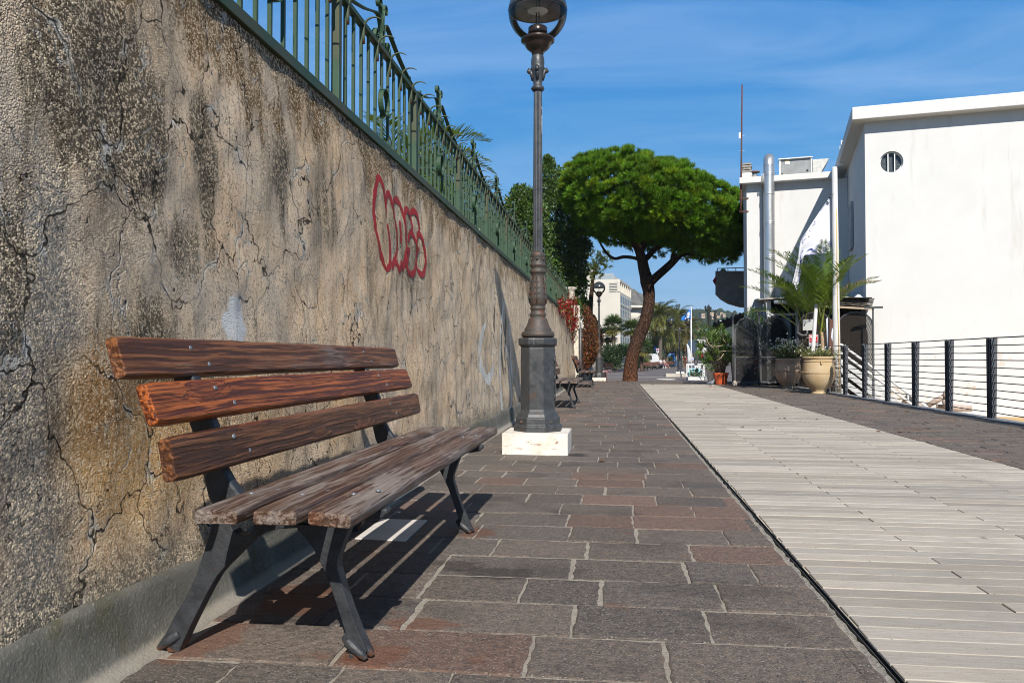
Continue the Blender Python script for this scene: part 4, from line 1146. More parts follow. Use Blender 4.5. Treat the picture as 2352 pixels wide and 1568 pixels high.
mb.add([fp(S0, T0, -3.2), fp(S0, 4, -3.2), fp(S0, 4, ZT), fp(S0, T0, ZT)], [(0, 1, 2, 3)])
mb.add([fp(SR, T0, -3.2), fp(SR, 4, -3.2), fp(SR, 4, ZT), fp(SR, T0, ZT)], [(0, 1, 2, 3)])
mb.build('wall', WHITE, bld, weld=False, recalc=False)
mb = MB(); mb.prism([fp(S0 - 0.33, T0 - 0.36, 7.02), fp(SR, T0 - 0.36, 7.02), fp(SR, 4.2, 7.02), fp(S0 - 0.33, 4.2, 7.02)], (0, 0, 0.33))
cor = mb.build('cornice', CORN, bld, bevel=0.015)
mb = MB()
ring = lambda r, t: [fp(ws + r * math.cos(2 * PI * i / N), t, wz + r * math.sin(2 * PI * i / N)) for i in range(N)]
mb.add(ring(WR - 0.001, T0 + 0.09) + ring(WR - 0.03, T0 + 0.09) + ring(WR - 0.03, T0 + 0.15), [(j * N + i, j * N + (i + 1) % N, (j + 1) * N + (i + 1) % N, (j + 1) * N + i) for j in range(2) for i in range(N)])
for k in (-0.075, 0.085):
    hh = math.sqrt((WR - 0.02) ** 2 - k * k)
    mb.bar(fp(ws + k, T0 + 0.08, wz - hh), fp(ws + k, T0 + 0.08, wz + hh), 0.022, 0.05, ref=E1)
wn = mb.build('round_window', simple('window_frame_white', (0.7, 0.7, 0.68), 0.5), bld, weld=False)
M = Mat('textured_glass', (0.035, 0.042, 0.048, 1), 0.25, spec=0.6); M.bump(M.noise(45, 3), 0.6, 0.01); DARKGL = M.m
mb = MB(); mb.add(ring(WR, T0 + 0.14), [tuple(range(N))]); mb.build('pane', DARKGL, wn)
# shutter on the shaded side
a0 = fp(S0 - 0.012, -1.15, 0)
mb = MB()
for t0, t1, z0, z1 in ((-1.9, -1.0, 4.2, 5.55),):
    for q in np.linspace(t0, t1, 3): mb.bar(fp(S0 - 0.05, q, z0), fp(S0 - 0.05, q, z1), 0.06, 0.06)
    for z in (z0, z1): mb.bar(fp(S0 - 0.05, t0, z), fp(S0 - 0.05, t1, z), 0.06, 0.06)
    mb.prism([fp(S0 - 0.005, t0, z0), fp(S0 - 0.005, t1, z0), fp(S0 - 0.005, t1, z1), fp(S0 - 0.005, t0, z1)], -E1 * 0.03)
mb.build('shutter', simple('grey_shutter', (0.36, 0.37, 0.37), 0.6), bld)

# lower wing
low = thing('low_white_building', 'low white building wing carrying the steel flue behind the potted palms', 'building', fp(0, 0, -3.2))
Y0d = Vector((-0.25, 1, 0)).normalized()
mb = MB()
zL = 6.71
mb.add([fp(0, 0, -3.2), fp(S0 - 0.01, 0, -3.2), fp(S0 - 0.01, 0, zL), fp(0, 0, zL)], [(0, 1, 2, 3)])
L1 = fp(-0.17, 1.6, 0)
mb.add([fp(0, 0, -3.2), fp(0, 0, zL), L1 + Vector((0, 0, zL)), L1 + Vector((0, 0, -3.2))], [(0, 1, 2, 3)])
L2 = fp(-0.17, 9.0, 0)
mb.add([L1 + Vector((0, 0, -3.2)), L1 + Vector((0, 0, zL)), L2 + Vector((0, 0, zL)), L2 + Vector((0, 0, -3.2))], [(0, 1, 2, 3)])
mb.build('wall', WHITE, low, weld=False)
mb = MB(); mb.prism([fp(-0.22, -0.32, zL - 0.02), fp(S0 - 0.34, -0.32, zL - 0.02), fp(S0 - 0.34, 8, zL - 0.02), fp(-0.35, 8, zL - 0.02)], (0, 0, 0.20))
mb.build('cornice', CORN, low, bevel=0.012)
# balcony block beyond
CONC = simple('dark_concrete', (0.27, 0.25, 0.235), 0.9, var=0.2, scale=3, bump=0.4)
def cam_box(x0, x1, y0, y1, D, depth):
    a, b, c, d = cz(x0, y1, D), cz(x1, y1, D), cz(x1, y0, D), cz(x0, y0, D)
    b.z = a.z; d.z = c.z = cz(x0, y0, D).z
    return [a, b, c, d], cF * depth
bal = thing('concrete_balcony', 'dark grey concrete balcony block jutting out at the left edge of the white building', 'balcony', cz(1680, 700, 34))
D = 34
pts = [cz(1643, 622, D), cz(1643, 677, D), cz(1662, 688, D), cz(1690, 696, D), cz(1740, 701, D), cz(1740, 622, D)]
mb = MB(); mb.prism(pts, AW * 3.0); mb.build('parapet', CONC, bal, bevel=0.02)
mb = MB()
rz0 = cz(1650, 617, D)
mb.tube([cz(1647, 616.5, D + 0.3), cz(1740, 614, D + 0.3)], 0.018, 6)
for x in (1648, 1672, 1690): mb.tube([cz(x, 622, D + 0.3), cz(x, 616, D + 0.3)], 0.015, 6)
mb.build('handrail', simple('grey_rail', (0.2, 0.22, 0.23), 0.5), bal)
mb = MB(); mb.prism([cz(1655, 622, D + 0.2), cz(1668, 622, D + 0.2), cz(1666, 618, D + 0.2), cz(1660, 616, D + 0.2)], cF * 0.2)
mb.build('planter', simple('pale_green', (0.30, 0.45, 0.33), 0.6), bal)
rf = MB(); P = [cz(1644, 634, D - 0.05), cz(1637, 645, D - 0.3), cz(1643, 655, D - 0.05), cz(1644, 645, D - 0.05)]
rf.prism(P, cF * 0.02)
o = rf.build('red_flag', simple('red_cloth', (0.62, 0.015, 0.012), 0.8)); tag(o, 'small red flag hanging beside the dark concrete balcony', 'flag')

# stainless flue
M = Mat('stainless_steel', (0.50, 0.50, 0.49, 1), 0.35, 0.8)
M.set('Roughness', M.ramp(M.noise(3, 5, 0.6, vec=M.map((1, 1, 0.2))), [(0.3, 0.28), (0.7, 0.48)])); M.bump(M.noise(5, 3), 0.15, 0.02)
STEEL = M.m
flue = thing('steel_flue', 'shiny round stainless steel flue pipe climbing the white wall to the roof', 'flue', on_front(1766, 690, -0.30))
q0 = on_front(1768, 684, -0.30); q1 = on_front(1766, 382, -0.30); fx = (q0 + q1) / 2; r0 = 0.175
mb = MB(); mb.lathe([(r0, q0.z + 0.05), (r0, q1.z)], (fx.x, fx.y, 0), 32, cap=False)
top = [Vector((fx.x, fx.y, q1.z))] + [Vector((fx.x, fx.y, q1.z)) + AW * (0.32 - 0.32 * math.cos(a)) + Vector((0, 0, 0.32 * math.sin(a))) for a in np.linspace(0.1, PI / 2, 8)] + [Vector((fx.x, fx.y, q1.z + 0.32)) + AW * 1.0]
mb.tube(top, r0, 32)
bot = [Vector((fx.x, fx.y, q0.z + 0.05)), Vector((fx.x, fx.y, q0.z - 0.02)), Vector((fx.x, fx.y, q0.z - 0.12)) + AW * 0.08, Vector((fx.x, fx.y, q0.z - 0.16)) + AW * 0.22]
mb.tube(bot, r0, 32)
pipe = mb.build('pipe', STEEL, flue, weld=False)
for py in (445, 512, 590, 640, 400):
    z = on_front(1766, py, -0.30).z
    b = MB(); b.lathe([(r0 + 0.002, z - 0.045), (r0 + 0.012, z - 0.04), (r0 + 0.004, z - 0.02), (r0 + 0.004, z + 0.02), (r0 + 0.012, z + 0.04), (r0 + 0.002, z + 0.045)], (fx.x, fx.y, 0), 32, cap=False)
    b.build('collar', STEEL, flue, weld=False)
cbl = MB()
for k, x in enumerate((1750, 1753.5)):
    P = [on_front(x + 0.4 * math.sin(py / 40.0), py, -0.02 if py > 425 else -0.36) for py in (398, 410, 424, 426, 470, 520, 580, 620, 650)]
    cbl.tube(P, 0.012, 5)
cbl.tube([on_front(1752, 650, -0.02), on_front(1751, 658, -0.05), on_front(1744, 662, -0.08), on_front(1738, 660, -0.08)], 0.012, 5)
o = cbl.build('wall_cables', simple('pale_cable', (0.45, 0.44, 0.42), 0.6)); tag(o, 'pale cables running down the white wall left of the steel flue', 'cable')
# roof plant
ac = thing('roof_unit', 'grey metal ventilation unit with intake hood on the flat white roof', 'ventilation unit', on_front(1830, 395, 0.6))
zr = 6.92
mb = MB(); a = on_front(1791, 395, 0.5); b = on_front(1862, 390, 0.5); zt = on_front(1791, 368, 0.5).z
sa, sb = st_of(a)[0], st_of(b)[0]
mb.prism([fp(sa, 0.5, zr), fp(sb, 0.5, zr), fp(sb, 0.5, zt), fp(sa, 0.5, zt)], AW * 0.9); mb.build('casing', simple('grey_panel', (0.21, 0.215, 0.215), 0.5, 0.2), ac, bevel=0.01)
mb = MB(); mb.prism([fp(sa - 0.04, 0.42, zt + 0.005), fp(sb + 0.06, 0.42, zt + 0.005), fp(sb + 0.06, 0.42, zt + 0.035), fp(sa - 0.04, 0.42, zt + 0.035)], AW * 1.05)
for s in (sa - 0.02, sb): mb.prism([fp(s, 0.47, zr), fp(s + 0.05, 0.47, zr), fp(s + 0.05, 0.47, zt), fp(s, 0.47, zt)], AW * 0.025)
mb.build('lid', simple('pale_metal', (0.62, 0.62, 0.60), 0.4, 0.3), ac)
mb = MB(); zt2 = zt - 0.05
mb.prism([fp(sb + 0.07, 0.55, zr + 0.1), fp(sb + 0.30, 0.55, zr + 0.1), fp(sb + 0.58, 0.55, zt2), fp(sb + 0.07, 0.55, zt2)], AW * 0.7); mb.build('hood', simple('galvanised', (0.50, 0.48, 0.43), 0.4, 0.5), ac)
mb = MB(); mb.prism([fp(sa + 0.18, 0.492, zt - 0.16), fp(sa + 0.32, 0.492, zt - 0.16), fp(sa + 0.32, 0.492, zt - 0.07), fp(sa + 0.18, 0.492, zt - 0.07)], AW * 0.006); mb.build('sticker', simple('white_sticker', (0.8, 0.8, 0.8)), ac)
mb = MB()
for ds in (0.20, 0.27): mb.prism([fp(sa + ds - 0.03, 0.49, zt - 0.065), fp(sa + ds + 0.03, 0.49, zt - 0.065), fp(sa + ds, 0.49, zt - 0.015)], AW * 0.006)
mb.build('warning_sticker', simple('yellow_sticker', (0.75, 0.5, 0.03)), ac)
mb = MB()
for s in (sa + 0.08, sb - 0.1): mb.ball(fp(s, 0.49, zr + 0.16 + (0.08 if s > sa + 0.5 else 0)), 0.035, 10, 8)
mb.build('knob', simple('black_knob', (0.02, 0.02, 0.02), 0.4), ac)
ch = thing('concrete_chimney', 'stubby chimney with stacked grey concrete cowl at the roof corner', 'chimney', on_front(1716, 405, 0.5))
s0 = st_of(on_front(1716, 395, 0.45))[0]
mb = MB(); mb.prism([fp(s0 - 0.17, 0.3, zr), fp(s0 + 0.17, 0.3, zr), fp(s0 + 0.17, 0.3, zr + 0.28), fp(s0 - 0.17, 0.3, zr + 0.28)], AW * 0.34); mb.build('stack', WHITE, ch)
mb = MB()
for k in range(4):
    z = zr + 0.28 + k * 0.085; w = 0.165 if k % 2 == 0 else 0.15
    mb.prism([fp(s0 - w, 0.28, z), fp(s0 + w, 0.28, z), fp(s0 + w - 0.01, 0.28, z + 0.055), fp(s0 - w + 0.01, 0.28, z + 0.055)], AW * 0.36)
    if k < 3:
        for q in (-0.12, 0.08): mb.prism([fp(s0 + q, 0.3, z + 0.055), fp(s0 + q + 0.05, 0.3, z + 0.055), fp(s0 + q + 0.05, 0.3, z + 0.086), fp(s0 + q, 0.3, z + 0.086)], AW * 0.3)
mb.build('cowl', simple('grey_cowl', (0.25, 0.23, 0.20), 0.95, bump=0.6), ch, weld=False)
vt = thing('roof_vent', 'small roof vent with rusty cap between the chimney and steel flue', 'vent', on_front(1733, 405, 0.4))
p = on_front(1733.5, 398, 0.4)
mb = MB(); mb.lathe([(0.07, zr), (0.075, zr + 0.12), (0.10, zr + 0.15), (0.08, zr + 0.17)], (p.x, p.y, 0), 16)
for a in range(3): mb.tube([(p.x + 0.07 * math.cos(a * 2.1), p.y + 0.07 * math.sin(a * 2.1), zr + 0.16), (p.x + 0.07 * math.cos(a * 2.1), p.y + 0.07 * math.sin(a * 2.1), zr + 0.26)], 0.012, 6)
mb.build('vent_pot', simple('grey_vent', (0.30, 0.28, 0.25), 0.9), vt)
mb = MB(); mb.lathe([(0.17, zr + 0.255), (0.175, zr + 0.29), (0.15, zr + 0.30)], (p.x, p.y, 0), 6); mb.build('cap', simple('rusty_cap', (0.14, 0.055, 0.03), 0.7), vt)
RUST = simple('rust', (0.085, 0.030, 0.018), 0.8, var=0.4, scale=4, bump=0.3)
an = thing('antenna_mast', 'tall thin rusty antenna mast bracketed to the corner of the white building', 'mast', on_front(1703, 487, -0.1))
t_ = -0.1
mb = MB(); mb.tube([on_front(1701.5, 490, t_), on_front(1702, 452, t_), on_front(1703.5, 300, t_), on_front(1704.5, 195, t_)], [0.032, 0.032, 0.026, 0.022], 8)
for py in (456, 486): mb.bar(on_front(1698, py, t_), on_front(1719, py - 0.5, 0.0), 0.04)
mb.build('pole', RUST, an)
mb = MB(); mb.prism([on_front(1697, 318, t_ - 0.03), on_front(1701, 318, t_ - 0.03), on_front(1701, 304, t_ - 0.03), on_front(1697, 304, t_ - 0.03)], AW * 0.05)
mb.tube([on_front(1696, 346, t_), on_front(1711, 346, t_)], 0.005, 5); mb.tube([on_front(1702, 311, t_), on_front(1711, 313, t_)], 0.005, 5)
mb.build('aerial', simple('white_aerial', (0.7, 0.7, 0.7), 0.5), an)
pa = MB(); q = on_front(1934, 385, -0.9)
for (x0, x1, y0, y1, t) in ((1931.5, 1936.5, 322, 378, -0.9), (1928.5, 1931, 334, 380, -0.85)):
    pa.prism([on_front(x0, y1, t), on_front(x1, y1 - 0.4, t), on_front(x1, y0, t), on_front(x0, y0 + 0.3, t)], AW * 0.09)
o = pa.build('panel_antenna', simple('white_plastic', (0.78, 0.78, 0.76), 0.5), bevel=0.008); tag(o, 'narrow white panel antenna standing where the two white roofs meet', 'antenna')

# lean-to with glazed porch and ragged eaves
porch = thing('lean_to', 'dark lean-to shelter with ragged slatted eaves and glazed porch below the steel flue', 'lean-to', cz(1850, 880, 22.5))
A = cz(1742, 690, 23.6); B = cz(1832, 690, 22.8)
mb = MB()
zA = A.z + 0.02
eav = [Vector((A.x, A.y, zA)), Vector((B.x, B.y, zA))]
w0, w1 = on_front(1733, 690, -0.02), on_front(1838, 690, -0.02)
mb.add([eav[0], eav[1], (w1.x, w1.y, zA + 0.22), (w0.x, w0.y, zA + 0.22), eav[0] + Vector((0, 0, 0.04)), eav[1] + Vector((0, 0, 0.04)), (w1.x, w1.y, zA + 0.26), (w0.x, w0.y, zA + 0.26)], [(0, 1, 2, 3), (7, 6, 5, 4), (0, 1, 5, 4), (1, 2, 6, 5), (2, 3, 7, 6), (3, 0, 4, 7)])
mb.build('porch_roof', simple('bitumen_sheet', (0.36, 0.33, 0.29), 0.9, var=0.4, scale=8), porch)
# ragged eaves
P1 = cz(1806, 700, 22.0); P2 = cz(2003, 703, 20.5)
M = Mat('peeling_slats', rough=0.95)
z = M.xyz()[2]
f = M.noise(5, 6, 0.75, vec=M.map((1.5, 1.5, 9)))
M.set('Base Color', M.mix(M.step(f, 0.5, 0.62), (0.05, 0.042, 0.035, 1), (0.36, 0.31, 0.25, 1))); M.bump(f, 0.8, 0.02)
PEEL = M.m
mb = MB(); rr = random.Random(3)
dv = (P2 - P1); dv.z = 0; Ln = dv.length; dv.normalize(); bk = Vector((-dv.y, dv.x, 0))
if bk.dot(cF) < 0: bk = -bk
for k in range(6):
    z0 = P1.z - 0.03 + k * 0.036; off = k * 0.035
    q = [P1 + dv * (Ln * i / 14) for i in range(15)]
    P = []
    for i, p in enumerate(q):
        zz_ = (P1.z * (1 - i / 14) + P2.z * (i / 14)) - 0.0 + k * 0.036 + rr.uniform(-0.008, 0.008)
        for dz in (0, 0.022): P.append(Vector((p.x, p.y, zz_ + dz)) + bk * (off + rr.uniform(-0.02, 0.02) + dz * 2))
    mb.add(P, [(2 * i, 2 * i + 2, 2 * i + 3, 2 * i + 1) for i in range(14)])
    P3 = []
    for i, p in enumerate(q):
        zz_ = (P1.z * (1 - i / 14) + P2.z * (i / 14)) + k * 0.036 + 0.022
        P3 += [Vector((p.x, p.y, zz_)) + bk * off, Vector((p.x, p.y, zz_ + 0.014)) + bk * (off + 0.05)]
    mb.add(P3, [(2 * i, 2 * i + 2, 2 * i + 3, 2 * i + 1) for i in range(14)])
mb.build('slatted_eaves', PEEL, porch, weld=False)
mb = MB(); e0, e1 = P1 - Vector((0, 0, 0.07)), P2 - Vector((0, 0, 0.07)); e0 += dv * 0.9
mb.strap([e0, e1], 0.05, 0.03, ref=(0, 0, 1)); mb.build('eaves_board', simple('tan_board', (0.46, 0.36, 0.25), 0.8), porch)
# roof deck and back of the recess
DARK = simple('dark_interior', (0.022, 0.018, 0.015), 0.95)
mb = MB(); zz1 = P1.z + 0.19
r1, r2 = fp(3.1, -0.1, 0), fp(1.0, -0.1, 0)
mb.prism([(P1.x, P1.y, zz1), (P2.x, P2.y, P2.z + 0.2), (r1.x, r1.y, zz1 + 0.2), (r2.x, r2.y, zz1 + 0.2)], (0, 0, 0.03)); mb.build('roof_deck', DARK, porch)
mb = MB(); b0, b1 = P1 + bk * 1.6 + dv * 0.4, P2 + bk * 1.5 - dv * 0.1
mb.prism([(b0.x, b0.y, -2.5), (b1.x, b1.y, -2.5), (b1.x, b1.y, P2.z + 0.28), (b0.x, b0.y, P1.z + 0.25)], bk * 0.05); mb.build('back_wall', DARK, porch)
BRN = Mat('brown_reed', rough=0.9); f = BRN.noise(30, 4, 0.6, vec=BRN.map((1, 1, 0.05)))
BRN.set('Base Color', BRN.ramp(f, [(0.35, (0.04, 0.022, 0.014)), (0.65, (0.14, 0.085, 0.05))]))
mb = MB(); b0, b1 = P1 + bk * 0.55 + dv * 0.3, P2 + bk * 0.5 - dv * 0.75
mb.prism([(b0.x, b0.y, -1.5), (b1.x, b1.y, -1.5), (b1.x, b1.y, 1.72), (b0.x, b0.y, 1.72)], bk * 0.02); mb.build('reed_screen', BRN.m, porch)
# glazed porch
WFR = simple('white_frame', (0.70, 0.70, 0.68), 0.5)
M = Mat('dark_green_glass', (0.012, 0.022, 0.020, 1), 0.06, spec=0.6); PGL = M.m
mb = MB(); D = 23.7
for x in (1766, 1830): mb.bar(cz(x, 880, D) , cz(x, 691, D), 0.10 if x == 1766 else 0.06)
for y in (722, 870): mb.bar(cz(1766, y, D), cz(1830, y, D), 0.07)
S_ = on_front(1741, 700, -0.03); S1 = Vector((S_.x, S_.y, 0))
for k in (0.35, 0.7, 1.0):
    p = cz(1766, 800, D).lerp(on_front(1741, 800, -0.03), k); mb.bar((p.x, p.y, 0), (p.x, p.y, 2.5), 0.05)
mb.build('porch_frame', WFR, porch)
mb = MB(); a, b = cz(1767, 880, D + 0.03), cz(1830, 880, D + 0.03)
mb.add([(a.x, a.y, 0), (b.x, b.y, 0), (b.x, b.y, 2.5), (a.x, a.y, 2.5)], [(0, 1, 2, 3)])
c_ = on_front(1741, 800, -0.03)
mb.add([(a.x, a.y, 0), (c_.x, c_.y, 0), (c_.x, c_.y, 2.5), (a.x, a.y, 2.5)], [(0, 1, 2, 3)])
mb.build('porch_glass', PGL, porch, weld=False)
tb = MB(); tb.tube([cz(1778, 693.5, 22.6), cz(1816, 694.5, 22.4)], 0.05, 10)
o = tb.build('rolled_blind', simple('white_roll', (0.75, 0.74, 0.72), 0.7)); tag(o, 'white rolled blind hanging under the porch roof', 'blind')
tp = MB(); rr = random.Random(9); P = []
for i in range(9):
    p = cz(1926 + i * 7.2, 694 - i * 0.3, 21.4 - i * 0.05)
    h = 0.10 + 0.05 * math.sin(i * 1.3) + rr.uniform(0, 0.05)
    P += [p, p + Vector((0, 0, h)) + bk * 0.05, p + bk * 0.5 + Vector((0, 0, 0.12 + 0.05 * math.sin(i)))]
tp.add(P, [f for i in range(8) for f in ((3 * i, 3 * i + 3, 3 * i + 4, 3 * i + 1), (3 * i + 1, 3 * i + 4, 3 * i + 5, 3 * i + 2))], None, True)
o = tp.build('tarpaulin', simple('pale_tarp', (0.60, 0.61, 0.63), 0.6)); tag(o, 'crumpled pale tarpaulin lying on the lean-to roof', 'tarpaulin')

# ------------------------------------------------------------------ arched mesh screens
M = Mat('expanded_mesh', (0.035, 0.034, 0.034, 1), 0.5, 0.4)
def meshmat(name, c, cover):
    M = Mat(name, c, 0.5, 0.4)
    n = M.nt.nodes.new('ShaderNodeTexWave'); 
    a = M.wave(14, 0, 0, 1, vec=M.map((1, 1, 1), rot=(0, R(45), 0)), direction='X'); b = M.wave(14, 0, 0, 1, vec=M.map((1, 1, 1), rot=(0, R(-45), 0)), direction='X')
    M.set('Alpha', M.math('MAXIMUM', M.step(a, 1 - cover - 0.1, 1 - cover + 0.1), M.step(b, 1 - cover - 0.1, 1 - cover + 0.1)))
    return M.m
MESH = meshmat('black_mesh', (0.014, 0.013, 0.013, 1), 0.58)
MESHB = meshmat('brown_mesh', (0.045, 0.036, 0.028, 1), 0.5)
GFR = simple('grey_gate_frame', (0.085, 0.085, 0.088), 0.5, 0.4)
def arch_screen(name, label, p0, p1, ztop, zspring, zbot, mid, mat, frame=0.022):
    """p0,p1 foot points on the ground plan; round-headed mesh panel in a tube frame"""
    root = thing(name, label, 'screen', ((p0 + p1) / 2).to_tuple()[:2] + (zbot,), 'arched mesh screens')
    u = (p1 - p0); u.z = 0; w = u.length; u.normalize(); c = (p0 + p1) / 2
    ol = [(-w / 2, zbot), (-w / 2, zspring)] + [(-w / 2 * math.cos(a), zspring + (ztop - zspring) * math.sin(a)) for a in np.linspace(0.12, PI - 0.12, 18)] + [(w / 2, zspring), (w / 2, zbot)]
    Q = lambda p, d=0: Vector((c.x, c.y, 0)) + u * p[0] + Vector((0, 0, p[1]))
    mb = MB(); mb.strap([Q(p) for p in ol], frame * 1.6, frame * 2, ref=(-u.y, u.x, 0))
    mb.strap([Q(ol[0]), Q(ol[-1])], 0.05, 0.04)
    if mid: mb.strap([Q((-w / 2, mid)), Q((w / 2, mid))], 0.04, 0.035)
    fr = mb.build('frame', GFR, root)
    sh = MB(); sh.add([Q(p) for p in ol], [tuple(range(len(ol)))]); sh.build('mesh_panel', mat, root)
    return root
D = 23.4
gz = lambda y, D: cz(1700, y, D).z
arch_screen('mesh_gate', 'arched black mesh gate panel in front of the yellow lidded bin', cz(1688, 821, D), cz(1742, 821, D), gz(730, D), gz(766, D), gz(877, D), gz(820, D), MESH)
arch_screen('mesh_gate', 'arched black mesh gate panel in front of the blue lidded bin', cz(1747, 821, D), cz(1810, 821, D - 0.1), gz(728, D), gz(766, D), gz(877, D), gz(820, D), MESH)
q = lambda x: P1 + dv * 0 + (cz(x, 700, 20) - cz(x, 700, 20))
def onB(x, off=0.12):
    o = Vector((0, 0, CAM_H)); d = ray(x, 821); nrm = bk; k = (P1 + bk * off - o).dot(nrm) / d.dot(nrm); return o + d * k
for x0, x1, lb in ((1834, 1912, 'arched brown mesh screen behind the white electrical box'), (1924, 2006, 'arched brown mesh screen right of the white pole, below the ragged eaves')):
    a, b = onB(x0), onB(x1); D2 = (a - Vector((0, 0, CAM_H))).dot(cF)
    arch_screen('mesh_screen', lb, a, b, cz(x0, 718, D2).z, cz(x0, 752, D2).z, -0.45, 0, MESHB)
gp = thing('gate_post', 'slim grey post with ball top and castor at the outer gate edge', 'post', cz(1684, 887, D - 0.05))
p = cz(1684, 880, D - 0.05)
mb = MB(); mb.tube([(p.x, p.y, 0.06), (p.x, p.y, gz(723, D))], 0.03, 8); mb.ball((p.x, p.y, gz(721, D)), 0.035); mb.build('pole', GFR, gp)
mb = MB(); mb.tube([(p.x + 0.04, p.y - 0.03, 0.07), (p.x + 0.04, p.y + 0.03, 0.07)], 0.07, 14); mb.build('castor', simple('cream_castor', (0.5, 0.42, 0.33), 0.7), gp)
p = cz(1744.5, 880, D - 0.05)
g2p = MB(); g2p.tube([(p.x, p.y, 0.0), (p.x, p.y, gz(718, D))], 0.028, 8); g2p.ball((p.x, p.y, gz(717, D)), 0.032)
o = g2p.build('gate_post', GFR); tag(o, 'slim grey post between the two black mesh gate panels', 'post')
tpz = thing('support_post', 'thin dark post with a flat arm by the corner of the tall white building', 'post', cz(2006, 890, 20.2))
mb = MB(); a = cz(2006, 815, 20.2); mb.bar((a.x, a.y, -1.0), (a.x, a.y, cz(2006, 707, 20.2).z), 0.035); mb.bar(cz(1985, 706.5, 20.3), cz(2028, 705.5, 20.1), 0.05, 0.07); mb.build('pole', GFR, tpz)

# bins behind the gate
def bin_(x0, x1, ytop, lidc, label, stripes):
    D = 24.3; a, b = cz(x0, 821, D), cz(x1, 821, D); root = thing('wheelie_bin', label, 'bin', (a.x, a.y, 0), 'bins behind the mesh gate')
    zt = cz(x0, ytop, D).z; u = cR
    mb = MB(); A0 = Vector((a.x, a.y, 0)); w = (b - a).length
    P = [A0 + u * 0.06 + Vector((0, 0, 0.1)), A0 + u * (w - 0.06) + Vector((0, 0, 0.1)), A0 + u * w + Vector((0, 0, zt - 0.14)), A0 + Vector((0, 0, zt - 0.14))]
    mb.prism(P, cF * 0.6); mb.build('body', simple('bin_grey', (0.05, 0.052, 0.055), 0.5), root, bevel=0.02)
    mb = MB(); L = [A0 + Vector((0, 0, zt - 0.135)) - u * 0.02] + [A0 + u * (w * i / 8) + Vector((0, 0, zt - 0.05 + 0.05 * math.sin(PI * i / 8))) for i in range(9)] + [A0 + u * (w + 0.02) + Vector((0, 0, zt - 0.135))]
    mb.prism([p - cF * 0.03 for p in L], cF * 0.66); mb.build('lid', simple('bin_lid', lidc, 0.45), root)
    if stripes:
        rw = MB(); wh = MB()
        for k in range(7):
            for sx in (0.04, w - 0.14):
                m = (rw if k % 2 else wh); z0 = 0.30 + k * 0.07
                m.prism([A0 + u * sx + Vector((0, 0, z0)) - cF * 0.003, A0 + u * (sx + 0.1) + Vector((0, 0, z0 + 0.05)) - cF * 0.003, A0 + u * (sx + 0.1) + Vector((0, 0, z0 + 0.12)) - cF * 0.003, A0 + u * sx + Vector((0, 0, z0 + 0.07)) - cF * 0.003], -cF * 0.004)
        rw.build('red_stripes', simple('reflective_red', (0.45, 0.03, 0.02), 0.4), root); wh.build('white_stripes', simple('reflective_white', (0.7, 0.7, 0.7), 0.4), root)
bin_(1689, 1742, 812, (0.50, 0.36, 0.02), 'dark bin with curved yellow lid and striped corners behind the left mesh gate', True)
bin_(1754, 1800, 824, (0.01, 0.02, 0.30), 'dark bin with blue lid behind the right mesh gate', False)

# ------------------------------------------------------------------ things on the brown screen
p3a, p3b = onB(1834), onB(1912); u3 = (p3b - p3a); u3.z = 0; u3.normalize()
def on3(x, y, off=0.05):
    o = Vector((0, 0, CAM_H)); d = ray(x, y); k = (P1 + bk * off - o).dot(bk) / d.dot(bk); return o + d * k
eb = thing('electrical_box', 'white electrical cabinet with a cable fixed to the brown mesh screen', 'electrical box', on3(1855, 760))
mb = MB(); c4 = [on3(1843.5, 759), on3(1867, 758.5), on3(1867, 733), on3(1843.5, 733.5)]
mb.prism(c4, bk * 0.12); mb.build('case', simple('cream_steel', (0.52, 0.515, 0.48), 0.4), eb, bevel=0.008)
mb = MB(); q = on3(1848, 746.5, 0.045); mb.lathe([(0.018, 0), (0.018, 0.01)], q, 10); mb.ball(q, 0.018, 8, 6); mb.build('lock', DARK, eb)
mb = MB(); mb.tube([on3(1854, 759), on3(1854.5, 764), on3(1850, 770), on3(1842, 770), on3(1834, 765), on3(1830, 766)], 0.025, 8); mb.build('cable', simple('grey_cable', (0.11, 0.11, 0.11), 0.6), eb)
fs = thing('fire_sign', 'red and white safety sign hanging on the brown mesh screen behind the leaning white stake', 'sign', on3(1868, 795, 0.03))
REDP = simple('sign_red', (0.62, 0.012, 0.015), 0.4); WHP = simple('sign_white', (0.80, 0.79, 0.78), 0.4); INK = simple('sign_ink', (0.08, 0.07, 0.10), 0.5)
def pl4(x0, y0, x1, y1, off): return [on3(x0, y1, off), on3(x1, y1, off), on3(x1, y0, off), on3(x0, y0, off)]
mb = MB(); mb.prism(pl4(1858, 768, 1879, 794.5, 0.03), bk * 0.01); mb.build('plate', WHP, fs)
mb = MB(); mb.prism(pl4(1859.2, 769, 1878, 780.6, 0.024), bk * 0.004); mb.prism(pl4(1859.2, 782, 1878, 786, 0.024), bk * 0.004); mb.build('red_field', REDP, fs)
mb = MB(); mb.prism([on3(x, y, 0.019) for x, y in ((1860.5, 774), (1861, 771.5), (1866, 771), (1876.5, 771.2), (1876.5, 773), (1872, 773.6), (1868, 774.3), (1863, 776.5))], bk * 0.004); mb.build('nozzle_symbol', WHP, fs)
